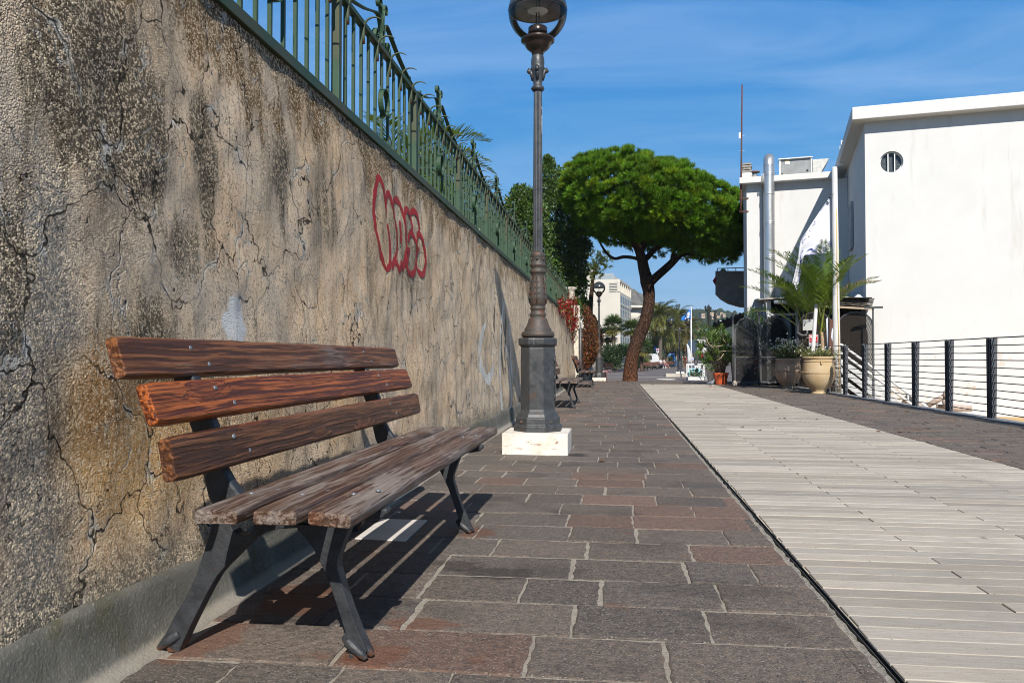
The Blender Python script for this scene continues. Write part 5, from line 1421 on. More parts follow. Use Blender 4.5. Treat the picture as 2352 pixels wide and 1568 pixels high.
def text_mesh(name, txt, mat, parent, origin, ux, uz, size, align='CENTER'):
    cu = bpy.data.curves.new(name, 'FONT'); cu.body = txt; cu.size = size; cu.align_x = align; cu.extrude = 0.002
    tmp = bpy.data.objects.new(name, cu); col.objects.link(tmp)
    me = bpy.data.meshes.new_from_object(tmp.evaluated_get(bpy.context.evaluated_depsgraph_get()))
    bpy.data.objects.remove(tmp)
    ux = ux.normalized(); uz = Vector(uz).normalized(); nn = ux.cross(uz)
    Mx = Matrix((ux, uz, nn)).transposed()
    root = parent
    while root.parent is not None: root = root.parent
    for v in me.vertices: v.co = Mx @ v.co + Vector(origin) - root.location
    me.materials.clear(); me.materials.append(mat)
    o = bpy.data.objects.new(name, me); col.objects.link(o); o.parent = parent; return o
for tx, x, y in (('P', 1861, 790), ('TE', 1876, 790), ('D', 1861, 793.8), ('IO', 1876, 793.8)):
    text_mesh('lettering', tx, INK, fs, on3(x, y, 0.022), u3, (0, 0, 1), 0.050)

# white pole, stake and banner
POLEW = Mat('whitewashed_wood', rough=0.8); f = POLEW.noise(8, 6, 0.7, vec=POLEW.map((1, 1, 0.3))); zz_ = POLEW.xyz()[2]
POLEW.set('Base Color', POLEW.mix(POLEW.step(POLEW.math('ADD', POLEW.mul(POLEW.noise(26, 5, 0.7), 0.8), POLEW.mul(POLEW.step(zz_, 1.5, 0.7), 0.22)), 0.60, 0.64), POLEW.ramp(f, [(0.3, (0.46, 0.455, 0.435)), (0.7, (0.60, 0.595, 0.575))]), (0.16, 0.13, 0.10, 1)))
POLEW.bump(f, 0.4, 0.01)
pole = thing('white_pole', 'tall whitewashed wooden flag pole behind the big terracotta pot', 'pole', cz(1920, 903, 18.55))
D = 18.55
mb = MB(); mb.tube([cz(1922, 906, D), cz(1921, 780, D), cz(1919.5, 600, D), cz(1916.5, 388, D), cz(1916.5, 384, D)], [0.105, 0.085, 0.072, 0.064, 0.05], 14); mb.build('shaft', POLEW.m, pole)
mb = MB(); mb.tube([cz(1929, 905, D - 0.1), cz(1927, 780, D - 0.1), cz(1924, 690, D - 0.08), cz(1921, 480, D - 0.07)], 0.012, 6); mb.build('cord', simple('yellowed_cord', (0.55, 0.38, 0.18), 0.7), pole)
mb = MB(); mb.tube([cz(1911, 451, D - 0.06), cz(1905.5, 452, D - 0.02), cz(1904, 456, D)], 0.015, 6); mb.tube([cz(1913, 446.5, D - 0.07), cz(1906, 447, D - 0.03)], 0.012, 6); mb.build('fixing', GFR, pole)
stake = MB(); stake.tube([cz(1866, 880, 18.9), cz(1867.5, 800, 18.9), cz(1873.5, 716, 18.95), cz(1876, 690, 19.0), cz(1877.5, 640, 19.05)], [0.05, 0.048, 0.045, 0.043, 0.035], 12)
o = stake.build('white_stake', POLEW.m); tag(o, 'leaning whitewashed wooden stake beside the potted palm', 'stake')
ban = thing('white_banner', 'white banner with blue wave pattern hanging from the whitewashed pole', 'banner', cz(1909, 583, D))
M = Mat('banner_cloth', rough=0.9, spec=0.1)
M.set('Base Color', (0.56, 0.56, 0.58, 1)); CLOTH = M.m
BLUEP = simple('banner_blue', (0.06, 0.09, 0.40), 0.9)
topE = catmull([Vector(p) for p in ((1910, 447), (1893, 471), (1873, 500), (1855, 528), (1838, 556), (1832, 592), (1825, 628), (1820, 650))], 5)
botE = catmull([Vector(p) for p in ((1910, 583), (1893, 584), (1876, 585), (1860, 586), (1846, 589), (1840, 618), (1836, 645), (1831, 667))], 5)
nu, nv = len(topE), 13
def banp(i, v, off=0.0):
    p = topE[i] * (1 - v) + botE[i] * v; u = i / (nu - 1)
    d = D + 0.12 + 0.05 * math.sin(v * 7 + u * 5) * u + 0.10 * math.sin(u * 9) * u - off
    return cz(p.x, p.y, d)
mb = MB(); mb.add([banp(i, j / (nv - 1)) for i in range(nu) for j in range(nv)], [(i * nv + j, i * nv + j + 1, (i + 1) * nv + j + 1, (i + 1) * nv + j) for i in range(nu - 1) for j in range(nv - 1)], None, True)
cl = mb.build('cloth', CLOTH, ban); sf = cl.modifiers.new('thickness', 'SOLIDIFY'); sf.thickness = 0.004; sf.offset = 1
mb = MB()
def mark(uv, w):
    P = [banp(min(nu - 1, max(0, int(round(u * (nu - 1))))), v, 0.012) for u, v in uv]
    mb.strap(P, w, 0.003, ref=(0, 0, 1))
for i in range(3, nu - 1, 1): pass
# wave arcs along the lower hem and a border
def arcs(u0, v0, n):
    for k in range(n):
        r_u, r_v = 0.075 - 0.02 * k, 0.12 - 0.032 * k
        P = []
        for a in np.linspace(0.1, PI - 0.1, 9):
            u = u0 + r_u * math.cos(a); v = v0 - r_v * math.sin(a); fi = max(0.0, min(1.0, u)) * (nu - 1); i0 = int(fi); t = fi - i0
            P.append(banp(i0, v, 0.012).lerp(banp(min(nu - 1, i0 + 1), v, 0.012), t))
        mb.strap(P, 0.022, 0.003, ref=AW)
for u0, v0, n in ((0.05, 0.90, 3), (0.155, 0.97, 3), (0.25, 0.88, 3), (0.34, 0.97, 3), (0.42, 0.88, 2), (0.62, 0.7, 2), (0.72, 0.85, 2)): arcs(u0, v0, n)
mb.build('wave_print', BLUEP, ban, weld=False); mb = MB()
mb.strap([banp(i, 0.985, 0.012) for i in range(0, nu)], 0.03, 0.003, ref=AW)
mb.strap([banp(i, 0.02, 0.012) for i in range(0, 8)], 0.02, 0.003, ref=AW)
mb.strap([banp(i, 0.05, 0.014) for i in range(16, 22)], 0.085, 0.003, ref=AW)
for i0, v0, v1, di in ((13, 0.06, 0.2, 1), (11, 0.05, 0.14, -1), (14, 0.2, 0.32, 1), (16, 0.12, 0.26, 2), (18, 0.1, 0.3, 1), (19, 0.14, 0.3, -2), (10, 0.03, 0.16, 2)):
    mb.strap([banp(i0, v0, 0.012), banp(i0 + di, (v0 + v1) / 2, 0.012), banp(i0, v1, 0.012)], 0.022, 0.003, ref=AW)
mb.build('border_print', BLUEP, ban, weld=False)
nb = thing('notice_board', 'brown plank with paper notices leaning on the whitewashed pole', 'notice board', cz(1909, 880, 18.35))
mb = MB(); mb.prism([cz(1903, 890, 18.35), cz(1912, 890, 18.35), cz(1914.5, 733, 18.3), cz(1905.5, 733, 18.3)], cF * 0.05); mb.build('plank', simple('brown_plank', (0.09, 0.035, 0.022), 0.6), nb, bevel=0.005)
mb = MB(); mb.prism([cz(1902, 838, 18.42), cz(1906, 838, 18.40), cz(1901.5, 728, 18.38), cz(1897.5, 733, 18.40)], cF * 0.006); mb.prism([cz(1907, 792, 18.34), cz(1911, 795, 18.33), cz(1914, 757, 18.28), cz(1911, 752, 18.28)], cF * 0.004)
mb.build('paper', simple('paper_sheet', (0.60, 0.62, 0.66), 0.8), nb)
# ================================================================== railing along the edge
rl = thing('cable_railing', 'dark steel railing with upright posts and thin horizontal cables along the right edge', 'railing', (X_KERB, 14, 0.02))
PST = simple('anthracite_steel', (0.065, 0.068, 0.075), 0.55, 0.3, var=0.2, scale=10, bump=0.2)
CAB = simple('dark_cable', (0.03, 0.03, 0.032), 0.5, 0.4)
py0 = None
for k in range(14):
    y = 3.16 + 1.355 * k
    if py0 is None:
        b = MB(); x = X_KERB
        for dy in (-0.07, 0.07):
            b.prism([(x - 0.022, y + dy - 0.006, 0.02), (x + 0.03, y + dy - 0.006, 0.02), (x + 0.055, y + dy - 0.006, 1.085), (x - 0.022, y + dy - 0.006, 1.085)], (0, 0.012, 0))
        b.box((x - 0.008, y, 0.55), (0.012, 0.128, 1.06)); b.box((x - 0.02, y - 0.03, 0.55), (0.012, 0.012, 1.05)); b.box((x - 0.02, y + 0.03, 0.55), (0.012, 0.012, 1.05))
        post = b.build('post', PST, rl, weld=False); py0 = y
        b = MB(); b.box((x - 0.016, y - 0.02, 1.07), (0.012, 0.03, 0.04)); clip = b.build('clip', simple('clip_steel', (0.35, 0.36, 0.36), 0.4, 0.6), post)
    else:
        c = post.copy(); col.objects.link(c); c.parent = rl; c.location = (0, y - py0, 0)
        d = clip.copy(); col.objects.link(d); d.parent = c
for k in range(11):
    z = 1.083 - 0.0985 * k
    P = []
    for i in range(14):
        for j in range(4):
            y = 2.58 + 1.355 * (i + j / 4) + 0.58
            P.append((X_KERB + 0.012, y, z - 0.004 * math.sin(PI * j / 4) * (1 + (k % 3) * 0.4)))
    b = MB(); b.tube(P, 0.0065 if k else 0.008, 6); b.build('cable', CAB, rl)
# stairs with white handrails going down to the beach
sr = thing('stair_railing', 'white tubular stair railing descending to the beach below the promenade edge', 'stair railing', cz(1950, 860, 20))
WTUBE = simple('white_tube', (0.58, 0.58, 0.57), 0.45)
def onb(x, y, off): 
    o = Vector((0, 0, CAM_H)); d = ray(x, y); k = (P1 + bk * off - o).dot(bk) / d.dot(bk); return o + d * k
mb = MB()
lines = [((1905, 791), (1932, 791), (2115, 924), (2150, 950)), ((1905, 805), (1935, 812), (2040, 888), (2110, 940)), ((1915, 820), (1960, 848), (2030, 900), (2060, 925)), ((1915, 838), (1960, 868), (2020, 915)), ((1915, 860), (1970, 900), (1990, 915)), ((1915, 885), (1950, 912))]
for L in lines[:2]: mb.tube([onb(x, y, -0.25) for x, y in L], 0.032, 10)
for L in lines[2:]: mb.strap([onb(x, y, -0.25) for x, y in L], 0.13, 0.03, ref=(0, 0, 1))
mb.tube([onb(2086, 905, -0.25), onb(2086, 960, -0.25)], 0.02, 8)
mb.build('tubes', WTUBE, sr)
dr = thing('driftwood', 'grey driftwood figure lying on the ledge under the white facade', 'driftwood', on_front(2165, 925, T0 - 0.6))
DW = simple('grey_driftwood', (0.36, 0.29, 0.245), 0.9, var=0.3, scale=8, bump=0.6)
mb = MB(); t_ = T0 - 0.6
mb.tube([on_front(2122, 937, t_), on_front(2150, 920, t_ - 0.1), on_front(2172, 908, t_ - 0.15)], [0.05, 0.07, 0.06], 8)
mb.tube([on_front(2172, 915, t_ - 0.2), on_front(2170, 900, t_ - 0.2), on_front(2174, 895, t_ - 0.2)], [0.05, 0.045, 0.03], 8)
mb.tube([on_front(2168, 918, t_ - 0.3), on_front(2176, 930, t_ - 0.3), on_front(2182, 938, t_ - 0.3)], [0.06, 0.10, 0.08], 10)
mb.tube([on_front(2150, 934, t_ - 0.1), on_front(2185, 936, t_ - 0.1), on_front(2232, 938, t_ - 0.1)], [0.05, 0.09, 0.07], 9)
mb.build('logs', DW, dr)
bx = thing('black_floodlight', 'small black floodlight on the white facade near the stair foot', 'floodlight', on_front(2092, 925, T0 - 0.15))
mb = MB(); q = on_front(2092, 915, T0 - 0.15); mb.box(q, (0.25, 0.12, 0.18), Matrix.Rotation(0.5, 3, 'Y')); mb.box(q + Vector((0.0, 0.08, -0.05)), (0.05, 0.2, 0.05)); mb.build('lamp_body', GFR, bx)
# ledge below
led = MB(); a = on_front(2020, 957, T0 - 0.02); zl = on_front(2300, 957, T0 - 0.02).z
led.prism([fp(S0 + 0.3, T0 - 0.005, zl), fp(14, T0 - 0.005, zl), fp(14, T0 - 3.0, zl), fp(S0 + 0.3, T0 - 3.0, zl)], (0, 0, -2.2))
OCH = simple('ochre_paving', (0.42, 0.28, 0.12), 0.85, var=0.15, scale=2)
o = led.build('terrace', OCH); tag(o, kind='structure')
# terracotta jars
def jarmat(name, a, b, dk):
    M = Mat(name, rough=0.85, spec=0.25)
    f = M.noise(3.5, 6, 0.65); g2 = M.noise(24, 5, 0.7)
    c1 = M.ramp(f, [(0.35, a), (0.65, b)])
    c1 = M.mix(M.mul(M.step(M.noise(2.6, 6, 0.7, vec=M.map((1, 1, 0.7), (4, 2, 0))), 0.52, 0.66), 0.7), c1, dk)
    c1 = M.mix(M.mul(M.step(g2, 0.62, 0.72), 0.4), c1, (0.46, 0.40, 0.32, 1))
    M.set('Base Color', c1); M.bump(M.noise(18, 6, 0.65), 0.35, 0.01); return M.m
def jar(px, Y_, lab, mat, k=1.0):
    x, y = px, Y_
    root = thing('terracotta_jar', lab, 'pot', (x, y, 0), 'terracotta jars by the railing')
    pr = [(0.165, 0.0), (0.17, 0.02), (0.15, 0.04), (0.148, 0.055), (0.20, 0.11), (0.27, 0.19), (0.325, 0.29), (0.353, 0.39), (0.360, 0.46), (0.354, 0.56), (0.340, 0.66), (0.322, 0.735), (0.312, 0.765), (0.318, 0.785), (0.338, 0.80), (0.346, 0.82), (0.342, 0.84), (0.322, 0.845), (0.30, 0.835), (0.28, 0.78)]
    mb = MB(); mb.lathe([(r * k, z * k) for r, z in pr], (x, y, 0), 48, cap=False); body = mb.build('body', mat, root)
    for zb, rb in ((0.475, 0.362), (0.735, 0.326)):
        P = []; n = 120
        mbb = MB()
        for s in (0, PI):
            Q = [(x + k * (rb + 0.006 * math.cos(a * 36 + s)) * math.cos(a), y + k * (rb + 0.006 * math.cos(a * 36 + s)) * math.sin(a), k * (zb + 0.008 * math.sin(a * 36 + s))) for a in np.linspace(0, 2 * PI, 180)]
            mbb.tube(Q, 0.009 * k, 5)
        mbb.build('rope_band', mat, root, weld=False)
    lg = MB(); lg.tube([(x - 0.02, y - 0.325 * k, 0.74 * k), (x - 0.02, y - 0.355 * k, 0.72 * k), (x - 0.02, y - 0.35 * k, 0.67 * k), (x - 0.02, y - 0.335 * k, 0.66 * k)], 0.02 * k, 8); lg.build('lug', mat, root)
    so_ = MB(); so_.lathe([(0.0, 0.785 * k), (0.29 * k, 0.785 * k)], (x, y, 0), 24, cap=False); so_.build('soil', EARTH, root)
    return root
JAR1 = jarmat('sandy_terracotta', (0.37, 0.26, 0.135), (0.43, 0.33, 0.205), (0.27, 0.15, 0.075, 1))
JAR2 = jarmat('stained_terracotta', (0.30, 0.20, 0.13), (0.38, 0.28, 0.195), (0.13, 0.10, 0.085, 1))
J1 = (4.60, 18.98); J2 = (4.56, 22.05)
jar(*J1, 'large sandy terracotta jar by the railing, nearest of the two', JAR1)
jar(*J2, 'grey stained terracotta jar with white flowers beside the mesh gate', JAR2, 0.95)
# ================================================================== planting
LEAF = leafmat('glossy_leaf', 0.42, 0.22, 0.5)
NEEDLE = leafmat('pine_needle', 0.6, 0.25, 0.3)
PALM = leafmat('palm_leaf', 0.45, 0.28, 0.45)
BARK = Mat('pine_bark', rough=0.95, spec=0.15)
z = BARK.xyz()[2]
v = BARK.vor(8.5, 'DISTANCE_TO_EDGE', vec=BARK.vadd(BARK.map((1.6, 1.6, 0.55)), BARK.noise(4, 4, 0.6, color=True), 0.25))
f = BARK.noise(20, 5, 0.7)
lo = BARK.step(z, 1.7, 0.2)
pl_ = BARK.mix(lo, BARK.ramp(f, [(0.3, (0.045, 0.024, 0.016)), (0.7, (0.085, 0.048, 0.032))]), BARK.ramp(f, [(0.3, (0.085, 0.034, 0.017)), (0.7, (0.15, 0.066, 0.036))]))
BARK.set('Base Color', BARK.mix(BARK.step(v, 0.07, 0.02), pl_, (0.022, 0.014, 0.010, 1)))
BARK.bump(BARK.math('ADD', BARK.step(v, 0.0, 0.12), BARK.mul(f, 0.4)), 0.9, 0.05)
GBARK = simple('grey_bark', (0.13, 0.105, 0.08), 0.95, var=0.35, scale=9, bump=0.7)
nr = np.random.default_rng(12)

def unit(a): return a / np.maximum(1e-9, np.linalg.norm(a, axis=1, keepdims=True))
def rand_dirs(n): return unit(nr.normal(size=(n, 3)))
def leaf_quads(P, Dn, L, Wd, up=None):
    """folded lance leaf: base P, direction Dn, length L, width Wd"""
    n = len(P); S = unit(np.cross(Dn, rand_dirs(n) if up is None else up))
    L = np.broadcast_to(np.asarray(L, float), (n,))[:, None]; Wd = np.broadcast_to(np.asarray(Wd, float), (n,))[:, None]
    Nn = np.cross(S, Dn)
    a = P; b = P + Dn * L * 0.45 + S * Wd / 2 + Nn * Wd * 0.15; c = P + Dn * L - Nn * L * 0.08; d = P + Dn * L * 0.45 - S * Wd / 2 + Nn * Wd * 0.15
    V = np.stack([a, b, c, d], 1).reshape(-1, 3)
    return V, np.arange(4 * n).reshape(-1, 4)
def vary(n, c, k=0.3, hue=0.12):
    c = np.asarray(c)[None, :3]; s = 1 + nr.uniform(-k, k, (n, 1)); h = 1 + nr.uniform(-hue, hue, (n, 3))
    return np.concatenate([np.clip(c * s * h, 0, 1), np.ones((n, 1))], 1)
class Foliage:
    def __init__(s): s.V = []; s.F = []; s.C = []; s.n = 0
    def add(s, V, Fq, C): s.V.append(V); s.F.append(Fq + s.n); s.C.append(C); s.n += len(V)
    def build(s, name, mat, parent=None, kind=None):
        return np_mesh(name, np.concatenate(s.V), np.concatenate(s.F), np.concatenate(s.C), mat, parent, kind)

def crown_leaves(fo, centres, radii, per, L, Wd, colour, up=0.35, k=0.35):
    """leaf clumps: leaves sit in the outer part of each clump and face outwards"""
    for c, r in zip(centres, radii):
        d = rand_dirs(per); d[:, 2] = d[:, 2] * 0.9 + 0.1; d = unit(d)
        P = np.asarray(c)[None] + d * r * nr.uniform(0.35, 1.0, (per, 1)) ** 0.6 * (np.ones(3) if np.isscalar(r) else 1)
        dn = unit(d + rand_dirs(per) * 0.9 + np.array([0, 0, up]))
        V, Fq = leaf_quads(P, dn, nr.uniform(0.7, 1.2, per) * L, nr.uniform(0.8, 1.2, per) * Wd)
        fo.add(V, Fq, vary(per, np.asarray(colour) * nr.uniform(0.8, 1.2), k))

def tufts(fo, P, Dn, nn, L, Wd, colour, spread=0.75, k=0.3):
    """pine tufts: nn needles fanning out from each point about direction Dn"""
    n = len(P); PP = np.repeat(P, nn, 0); dn = unit(np.repeat(Dn, nn, 0) + rand_dirs(n * nn) * spread)
    V, Fq = leaf_quads(PP, dn, nr.uniform(0.7, 1.15, n * nn) * L, Wd)
    C = np.repeat(vary(n, colour, k, 0.1), nn, 0); C[:, :3] *= nr.uniform(0.75, 1.25, (n * nn, 1))
    fo.add(V, Fq, np.clip(C, 0, 1))

# ---- the umbrella pine
D = 33.0
pine = thing('umbrella_pine', 'big umbrella pine with leaning forked trunk and broad bright green crown', 'pine tree', cz(1450, 879, D))
pine.location.z = ground_z(33) - 0.05
def pt(L, D0=D): return [cz(x, y, D0 + (e[0] if e else 0)) for x, y, *e in L]
mx_ = D / FPX
mb = MB(); T = [(1448, 884), (1447.5, 868), (1449, 845), (1452, 820), (1459, 795), (1470, 768), (1480, 742), (1487, 715), (1491, 690), (1490, 668), (1486, 648), (1482, 628)]
rw = [19.5, 17.3, 15.6, 15, 14.6, 14.6, 14.2, 13.4, 13.2, 13.6, 15.2, 13.4]
P = catmull([Vector(p) for p in pt(T)], 3)
rads = np.interp(np.linspace(0, 1, len(P)), np.linspace(0, 1, len(rw)), rw) * mx_
rads = [r * (1 + 0.05 * mnoise.noise(Vector((i * 0.9, 0, 3)))) for i, r in enumerate(rads)]
mb.tube(P, rads, 18)
mb.build('trunk', BARK.m, pine)
limbs = [([(1484, 640), (1478, 615), (1474, 595), (1466, 572), (1450, 548), (1430, 525, 0.6), (1400, 500, 1)], [14, 13, 12, 10, 8, 6, 3]),
         ([(1488, 655), (1503, 640), (1520, 625), (1540, 607), (1558, 588), (1580, 570), (1610, 548), (1650, 525)], [11, 10, 9.5, 9, 8.5, 7, 5, 3]),
         ([(1474, 598), (1455, 592), (1432, 590), (1412, 594), (1395, 583), (1383, 566), (1376, 552), (1372, 540)], [4.5, 4, 4, 3.5, 3, 2.5, 2, 1.5]),
         ([(1558, 588), (1575, 583), (1600, 583), (1630, 590), (1660, 580)], [5, 4.5, 4, 3, 2]),
         ([(1476, 600), (1488, 590), (1505, 572), (1525, 560), (1545, 530), (1560, 500)], [8, 7, 6, 5, 4, 3]),
         ([(1470, 580), (1478, 560), (1480, 530), (1490, 490), (1495, 450)], [9, 8, 7, 5, 3]),
         ([(1463, 566), (1445, 560), (1420, 558), (1395, 550, 0.5), (1370, 545, 1)], [4.5, 4, 3.5, 3, 2]),
         ([(1543, 604), (1545, 588), (1552, 572), (1570, 555), (1590, 530)], [4.5, 4.5, 4, 3, 2]),
         ([(1450, 548), (1445, 520), (1430, 480, -1.0), (1400, 440, -1.6)], [6, 5, 4, 2]),
         ([(1488, 500), (1470, 460, -1.2), (1450, 420, -1.6)], [4, 3, 2]),
         ([(1610, 548), (1630, 510, -1), (1640, 480, -1.8)], [4, 3, 2])]
for L, w in limbs:
    P = catmull([Vector(p) for p in pt(L)], 3)
    b = MB(); b.tube(P, list(np.interp(np.linspace(0, 1, len(P)), np.linspace(0, 1, len(w)), w) * mx_), 9); b.build('limb', BARK.m, pine)
# crown: clumps sitting on a broad dome
fo = Foliage()
topl = [(1300, 436), (1312, 406), (1335, 384), (1370, 378), (1440, 376), (1500, 388), (1560, 412), (1620, 440), (1670, 470), (1700, 498), (1716, 534)]
botl = [(1300, 442), (1316, 474), (1334, 508), (1370, 536), (1440, 546), (1500, 556), (1560, 564), (1620, 584), (1660, 588), (1700, 566), (1716, 545)]
tx = [p[0] for p in topl]
cl = []
for i in range(2600):
    x = nr.uniform(1304, 1712); yt = np.interp(x, tx, [p[1] for p in topl]); yb = np.interp(x, tx, [p[1] for p in botl])
    hw = (yb - yt) / 2
    ang = nr.uniform(-PI / 2, PI / 2) if nr.random() < 0.93 else nr.uniform(-PI, PI)
    # section across depth: a flattened dome of half depth ~3.1 m, seen face-on towards us (ang=0)
    f_ = 1.0 if nr.random() < 0.93 else nr.uniform(0.75, 0.95)
    hd = 3.3 * math.sqrt(max(0.05, 1 - ((x - 1507) / 218.0) ** 2))
    sy = math.sin(ang); yy = (yt + yb) / 2 - sy * hw * f_
    dd = -math.cos(ang) * hd * f_
    if nr.random() < 0.33: dd = -dd
    if sy < -0.2 and nr.random() < 0.35: continue
    p = cz(x, yy, D) + cF * dd
    p = p + (p - Vector((cz(1507, 480, D)))) * float(nr.uniform(-0.11, 0.06)) + Vector((0, 0, float(nr.uniform(-0.2, 0.22))))
    # keep some separation between clumps so shaded gaps show
    if any((p - q[0]).length < 0.36 for q in cl): continue
    nrm = (cR * ((x - 1507) / 218.0) * 0.8 + Vector((0, 0, 1)) * (sy * 0.9 + 0.35) + cF * (dd / max(0.1, hd)) * 0.8).normalized()
    cl.append((p, nrm, sy))
for p, nrm, sy in cl:
    m = 34; R0 = nr.uniform(0.24, 0.50)
    d = unit(rand_dirs(m) + np.array(nrm) * 1.15 + np.array([0, 0, 0.5]))
    Pt = np.array(p)[None] - np.array(nrm)[None] * 0.12 + d * R0 * nr.uniform(0.55, 1.0, (m, 1)) * np.array([1, 1, 0.85])
    base = np.array((0.100, 0.205, 0.010)) * nr.uniform(0.72, 1.25)
    if nr.random() < 0.12: base = base * np.array((1.6, 1.25, 0.9))
    tufts(fo, Pt, unit(d + np.array([0, 0, 0.35])), 15, 0.22, 0.020, base, 0.62, 0.25)
for i in range(210):
    a_ = nr.uniform(0, 6.28); q_ = nr.random() ** 0.5; x = 1507 + 175 * q_ * math.cos(a_); yt = np.interp(x, tx, [p[1] for p in topl]); yb = np.interp(x, tx, [p[1] for p in botl])
    p = cz(x, yt + (yb - yt) * nr.uniform(0.22, 0.72), D) + cF * float(2.6 * q_ * math.sin(a_)); d = unit(rand_dirs(14) + np.array([0, 0, 0.5]))
    tufts(fo, np.array(p)[None] + d * 0.26, d, 12, 0.22, 0.026, (0.085, 0.15, 0.012), 0.7, 0.25)
fo.build('crown', NEEDLE, pine)

# small pine peeping out behind the laurel
sp_ = thing('small_pine', 'small yellowish pine bough showing behind the dark laurel tree', 'pine tree', cz(1360, 820, 41))
fo = Foliage()
for x, y in [(1352, 600), (1365, 592), (1378, 600), (1388, 592), (1392, 606), (1375, 612), (1360, 618), (1380, 622), (1366, 630), (1350, 625), (1345, 645), (1372, 640)]:
    p = cz(x, y, 41); d = unit(rand_dirs(20) + np.array([0, -0.4, 0.5])); tufts(fo, np.array(p)[None] + d * 0.28, d, 14, 0.22, 0.02, (0.10, 0.13, 0.02), 0.6)
fo.build('crown', NEEDLE, sp_)
mb = MB(); mb.tube(pt([(1352, 830), (1356, 700), (1362, 640), (1372, 610)], 41), [0.16, 0.13, 0.08, 0.04], 8); mb.build('trunk', BARK.m, sp_)

# ---- laurel trees behind the fence
def laurel(name, label, outline, D, n, per, trunk_x):
    """outline rows: (y, x_left, x_right)"""
    root = thing(name, label, 'tree', cz(trunk_x, 821, D)); root.location.z = 2.0
    ys_ = [o[0] for o in outline]; fo = Foliage(); cc = []; rr_ = []
    wts = np.array([o[2] - o[1] for o in outline], float)
    for i in range(n):
        y = nr.uniform(ys_[0], ys_[-1])
        xl, xr = np.interp(y, ys_, [o[1] for o in outline]), np.interp(y, ys_, [o[2] for o in outline])
        if nr.random() > (xr - xl) / wts.max() + 0.12: continue
        hw = (xr - xl) / 2; a = nr.uniform(-PI, PI); rad = nr.uniform(0.72, 1.0)
        x = (xl + xr) / 2 + math.sin(a) * hw * rad
        p = cz(x, y, D) + cF * (-math.cos(a) * hw * rad * D / FPX * 0.9)
        cc.append(np.array(p)); rr_.append(nr.uniform(0.22, 0.40) * min(1.0, 0.35 + hw / 30))
    crown_leaves(fo, cc, rr_, per, 0.14, 0.062, (0.060, 0.108, 0.018), 0.5)
    fo.build('crown', LEAF, root)
    mb = MB(); mb.tube([root.location, cz(trunk_x, outline[len(outline) // 2][0], D), cz(trunk_x - 3, outline[0][0] + 12, D)], [0.15, 0.09, 0.015], 8)
    mb.build('trunk', GBARK, root)
    return root
laurel('laurel_tree', 'tall dark glossy cone shaped tree right behind the street lamp', [(364, 1255, 1261), (385, 1250, 1270), (410, 1243, 1294), (450, 1234, 1330), (500, 1226, 1356), (560, 1224, 1356), (610, 1232, 1338), (660, 1244, 1340), (690, 1262, 1344), (720, 1290, 1344)], 35, 640, 75, 1280)
laurel('laurel_tree', 'smaller dark glossy tree left of the street lamp shaft behind the fence', [(432, 1194, 1199), (450, 1180, 1222), (480, 1171, 1240), (520, 1174, 1250), (560, 1185, 1250), (610, 1205, 1250)], 31, 300, 70, 1212)

# ---- palms
def frond(fo, base, az, el, L, droop, nl, ll, lw, colour, rach=(0.16, 0.13, 0.03), vshape=0.55, hang=0.0, rw=0.012, dry=0.0, sweep=0.9, t0=0.14):
    """one feather frond: arching rachis with two ranks of leaflets"""
    b = np.array(base); h = np.array([math.cos(az), math.sin(az), 0.0]); up = np.array([0, 0, 1.0]); sd_ = np.array([-math.sin(az), math.cos(az), 0])
    m = 15; pts = [b]; e = el
    for i in range(m):
        pts.append(pts[-1] + (h * math.cos(e) + up * math.sin(e)) * L / m); e -= droop / m * (0.5 + 1.0 * i / m)
    pts = np.array(pts); tt = np.linspace(0, 1, m + 1)
    wv = np.linspace(rw, rw * 0.2, m + 1)[:, None]
    V = np.concatenate([np.stack([pts - sd_ * wv, pts + sd_ * wv], 1).reshape(-1, 3)])
    Fq = np.array([(2 * i, 2 * i + 1, 2 * i + 3, 2 * i + 2) for i in range(m)])
    fo.add(V, Fq, vary(m, rach, 0.1)); 
    V2 = np.stack([pts - up * wv * 0.8, pts + up * wv * 0.8], 1).reshape(-1, 3); fo.add(V2, Fq.copy(), vary(m, rach, 0.1))
    t = np.repeat(np.linspace(t0, 1.0, nl), 2); s = np.tile([-1.0, 1.0], nl); n = len(t)
    P = np.stack([np.interp(t, tt, pts[:, k]) for k in range(3)], 1)
    tg = np.gradient(pts, axis=0); tg = unit(tg); Tg = unit(np.stack([np.interp(t, tt, tg[:, k]) for k in range(3)], 1))
    nn = unit(np.cross(np.tile(sd_, (n, 1)), Tg)); nn *= np.sign(nn[:, 2:3] + 1e-6)
    dn = unit(Tg * sweep + sd_[None] * s[:, None] + nn * vshape + rand_dirs(n) * 0.22 - up[None] * hang)
    prof = np.clip(np.sin(np.clip(t, 0, 1) * PI * 0.86 + 0.25), 0.25, 1)
    V, Fq = leaf_quads(P, dn, ll * prof * nr.uniform(0.85, 1.1, n), lw, up=nn)
    if hang > 0.0:
        V = V.reshape(-1, 4, 3); V[:, 2, 2] -= ll * prof * hang * 0.5; V = V.reshape(-1, 3)
    C = vary(n, colour, 0.28)
    if dry: 
        mk = (nr.random(n) < dry * t)[:, None]; C = np.where(mk, vary(n, (0.30, 0.17, 0.05), 0.3), C)
    fo.add(V, Fq, C)

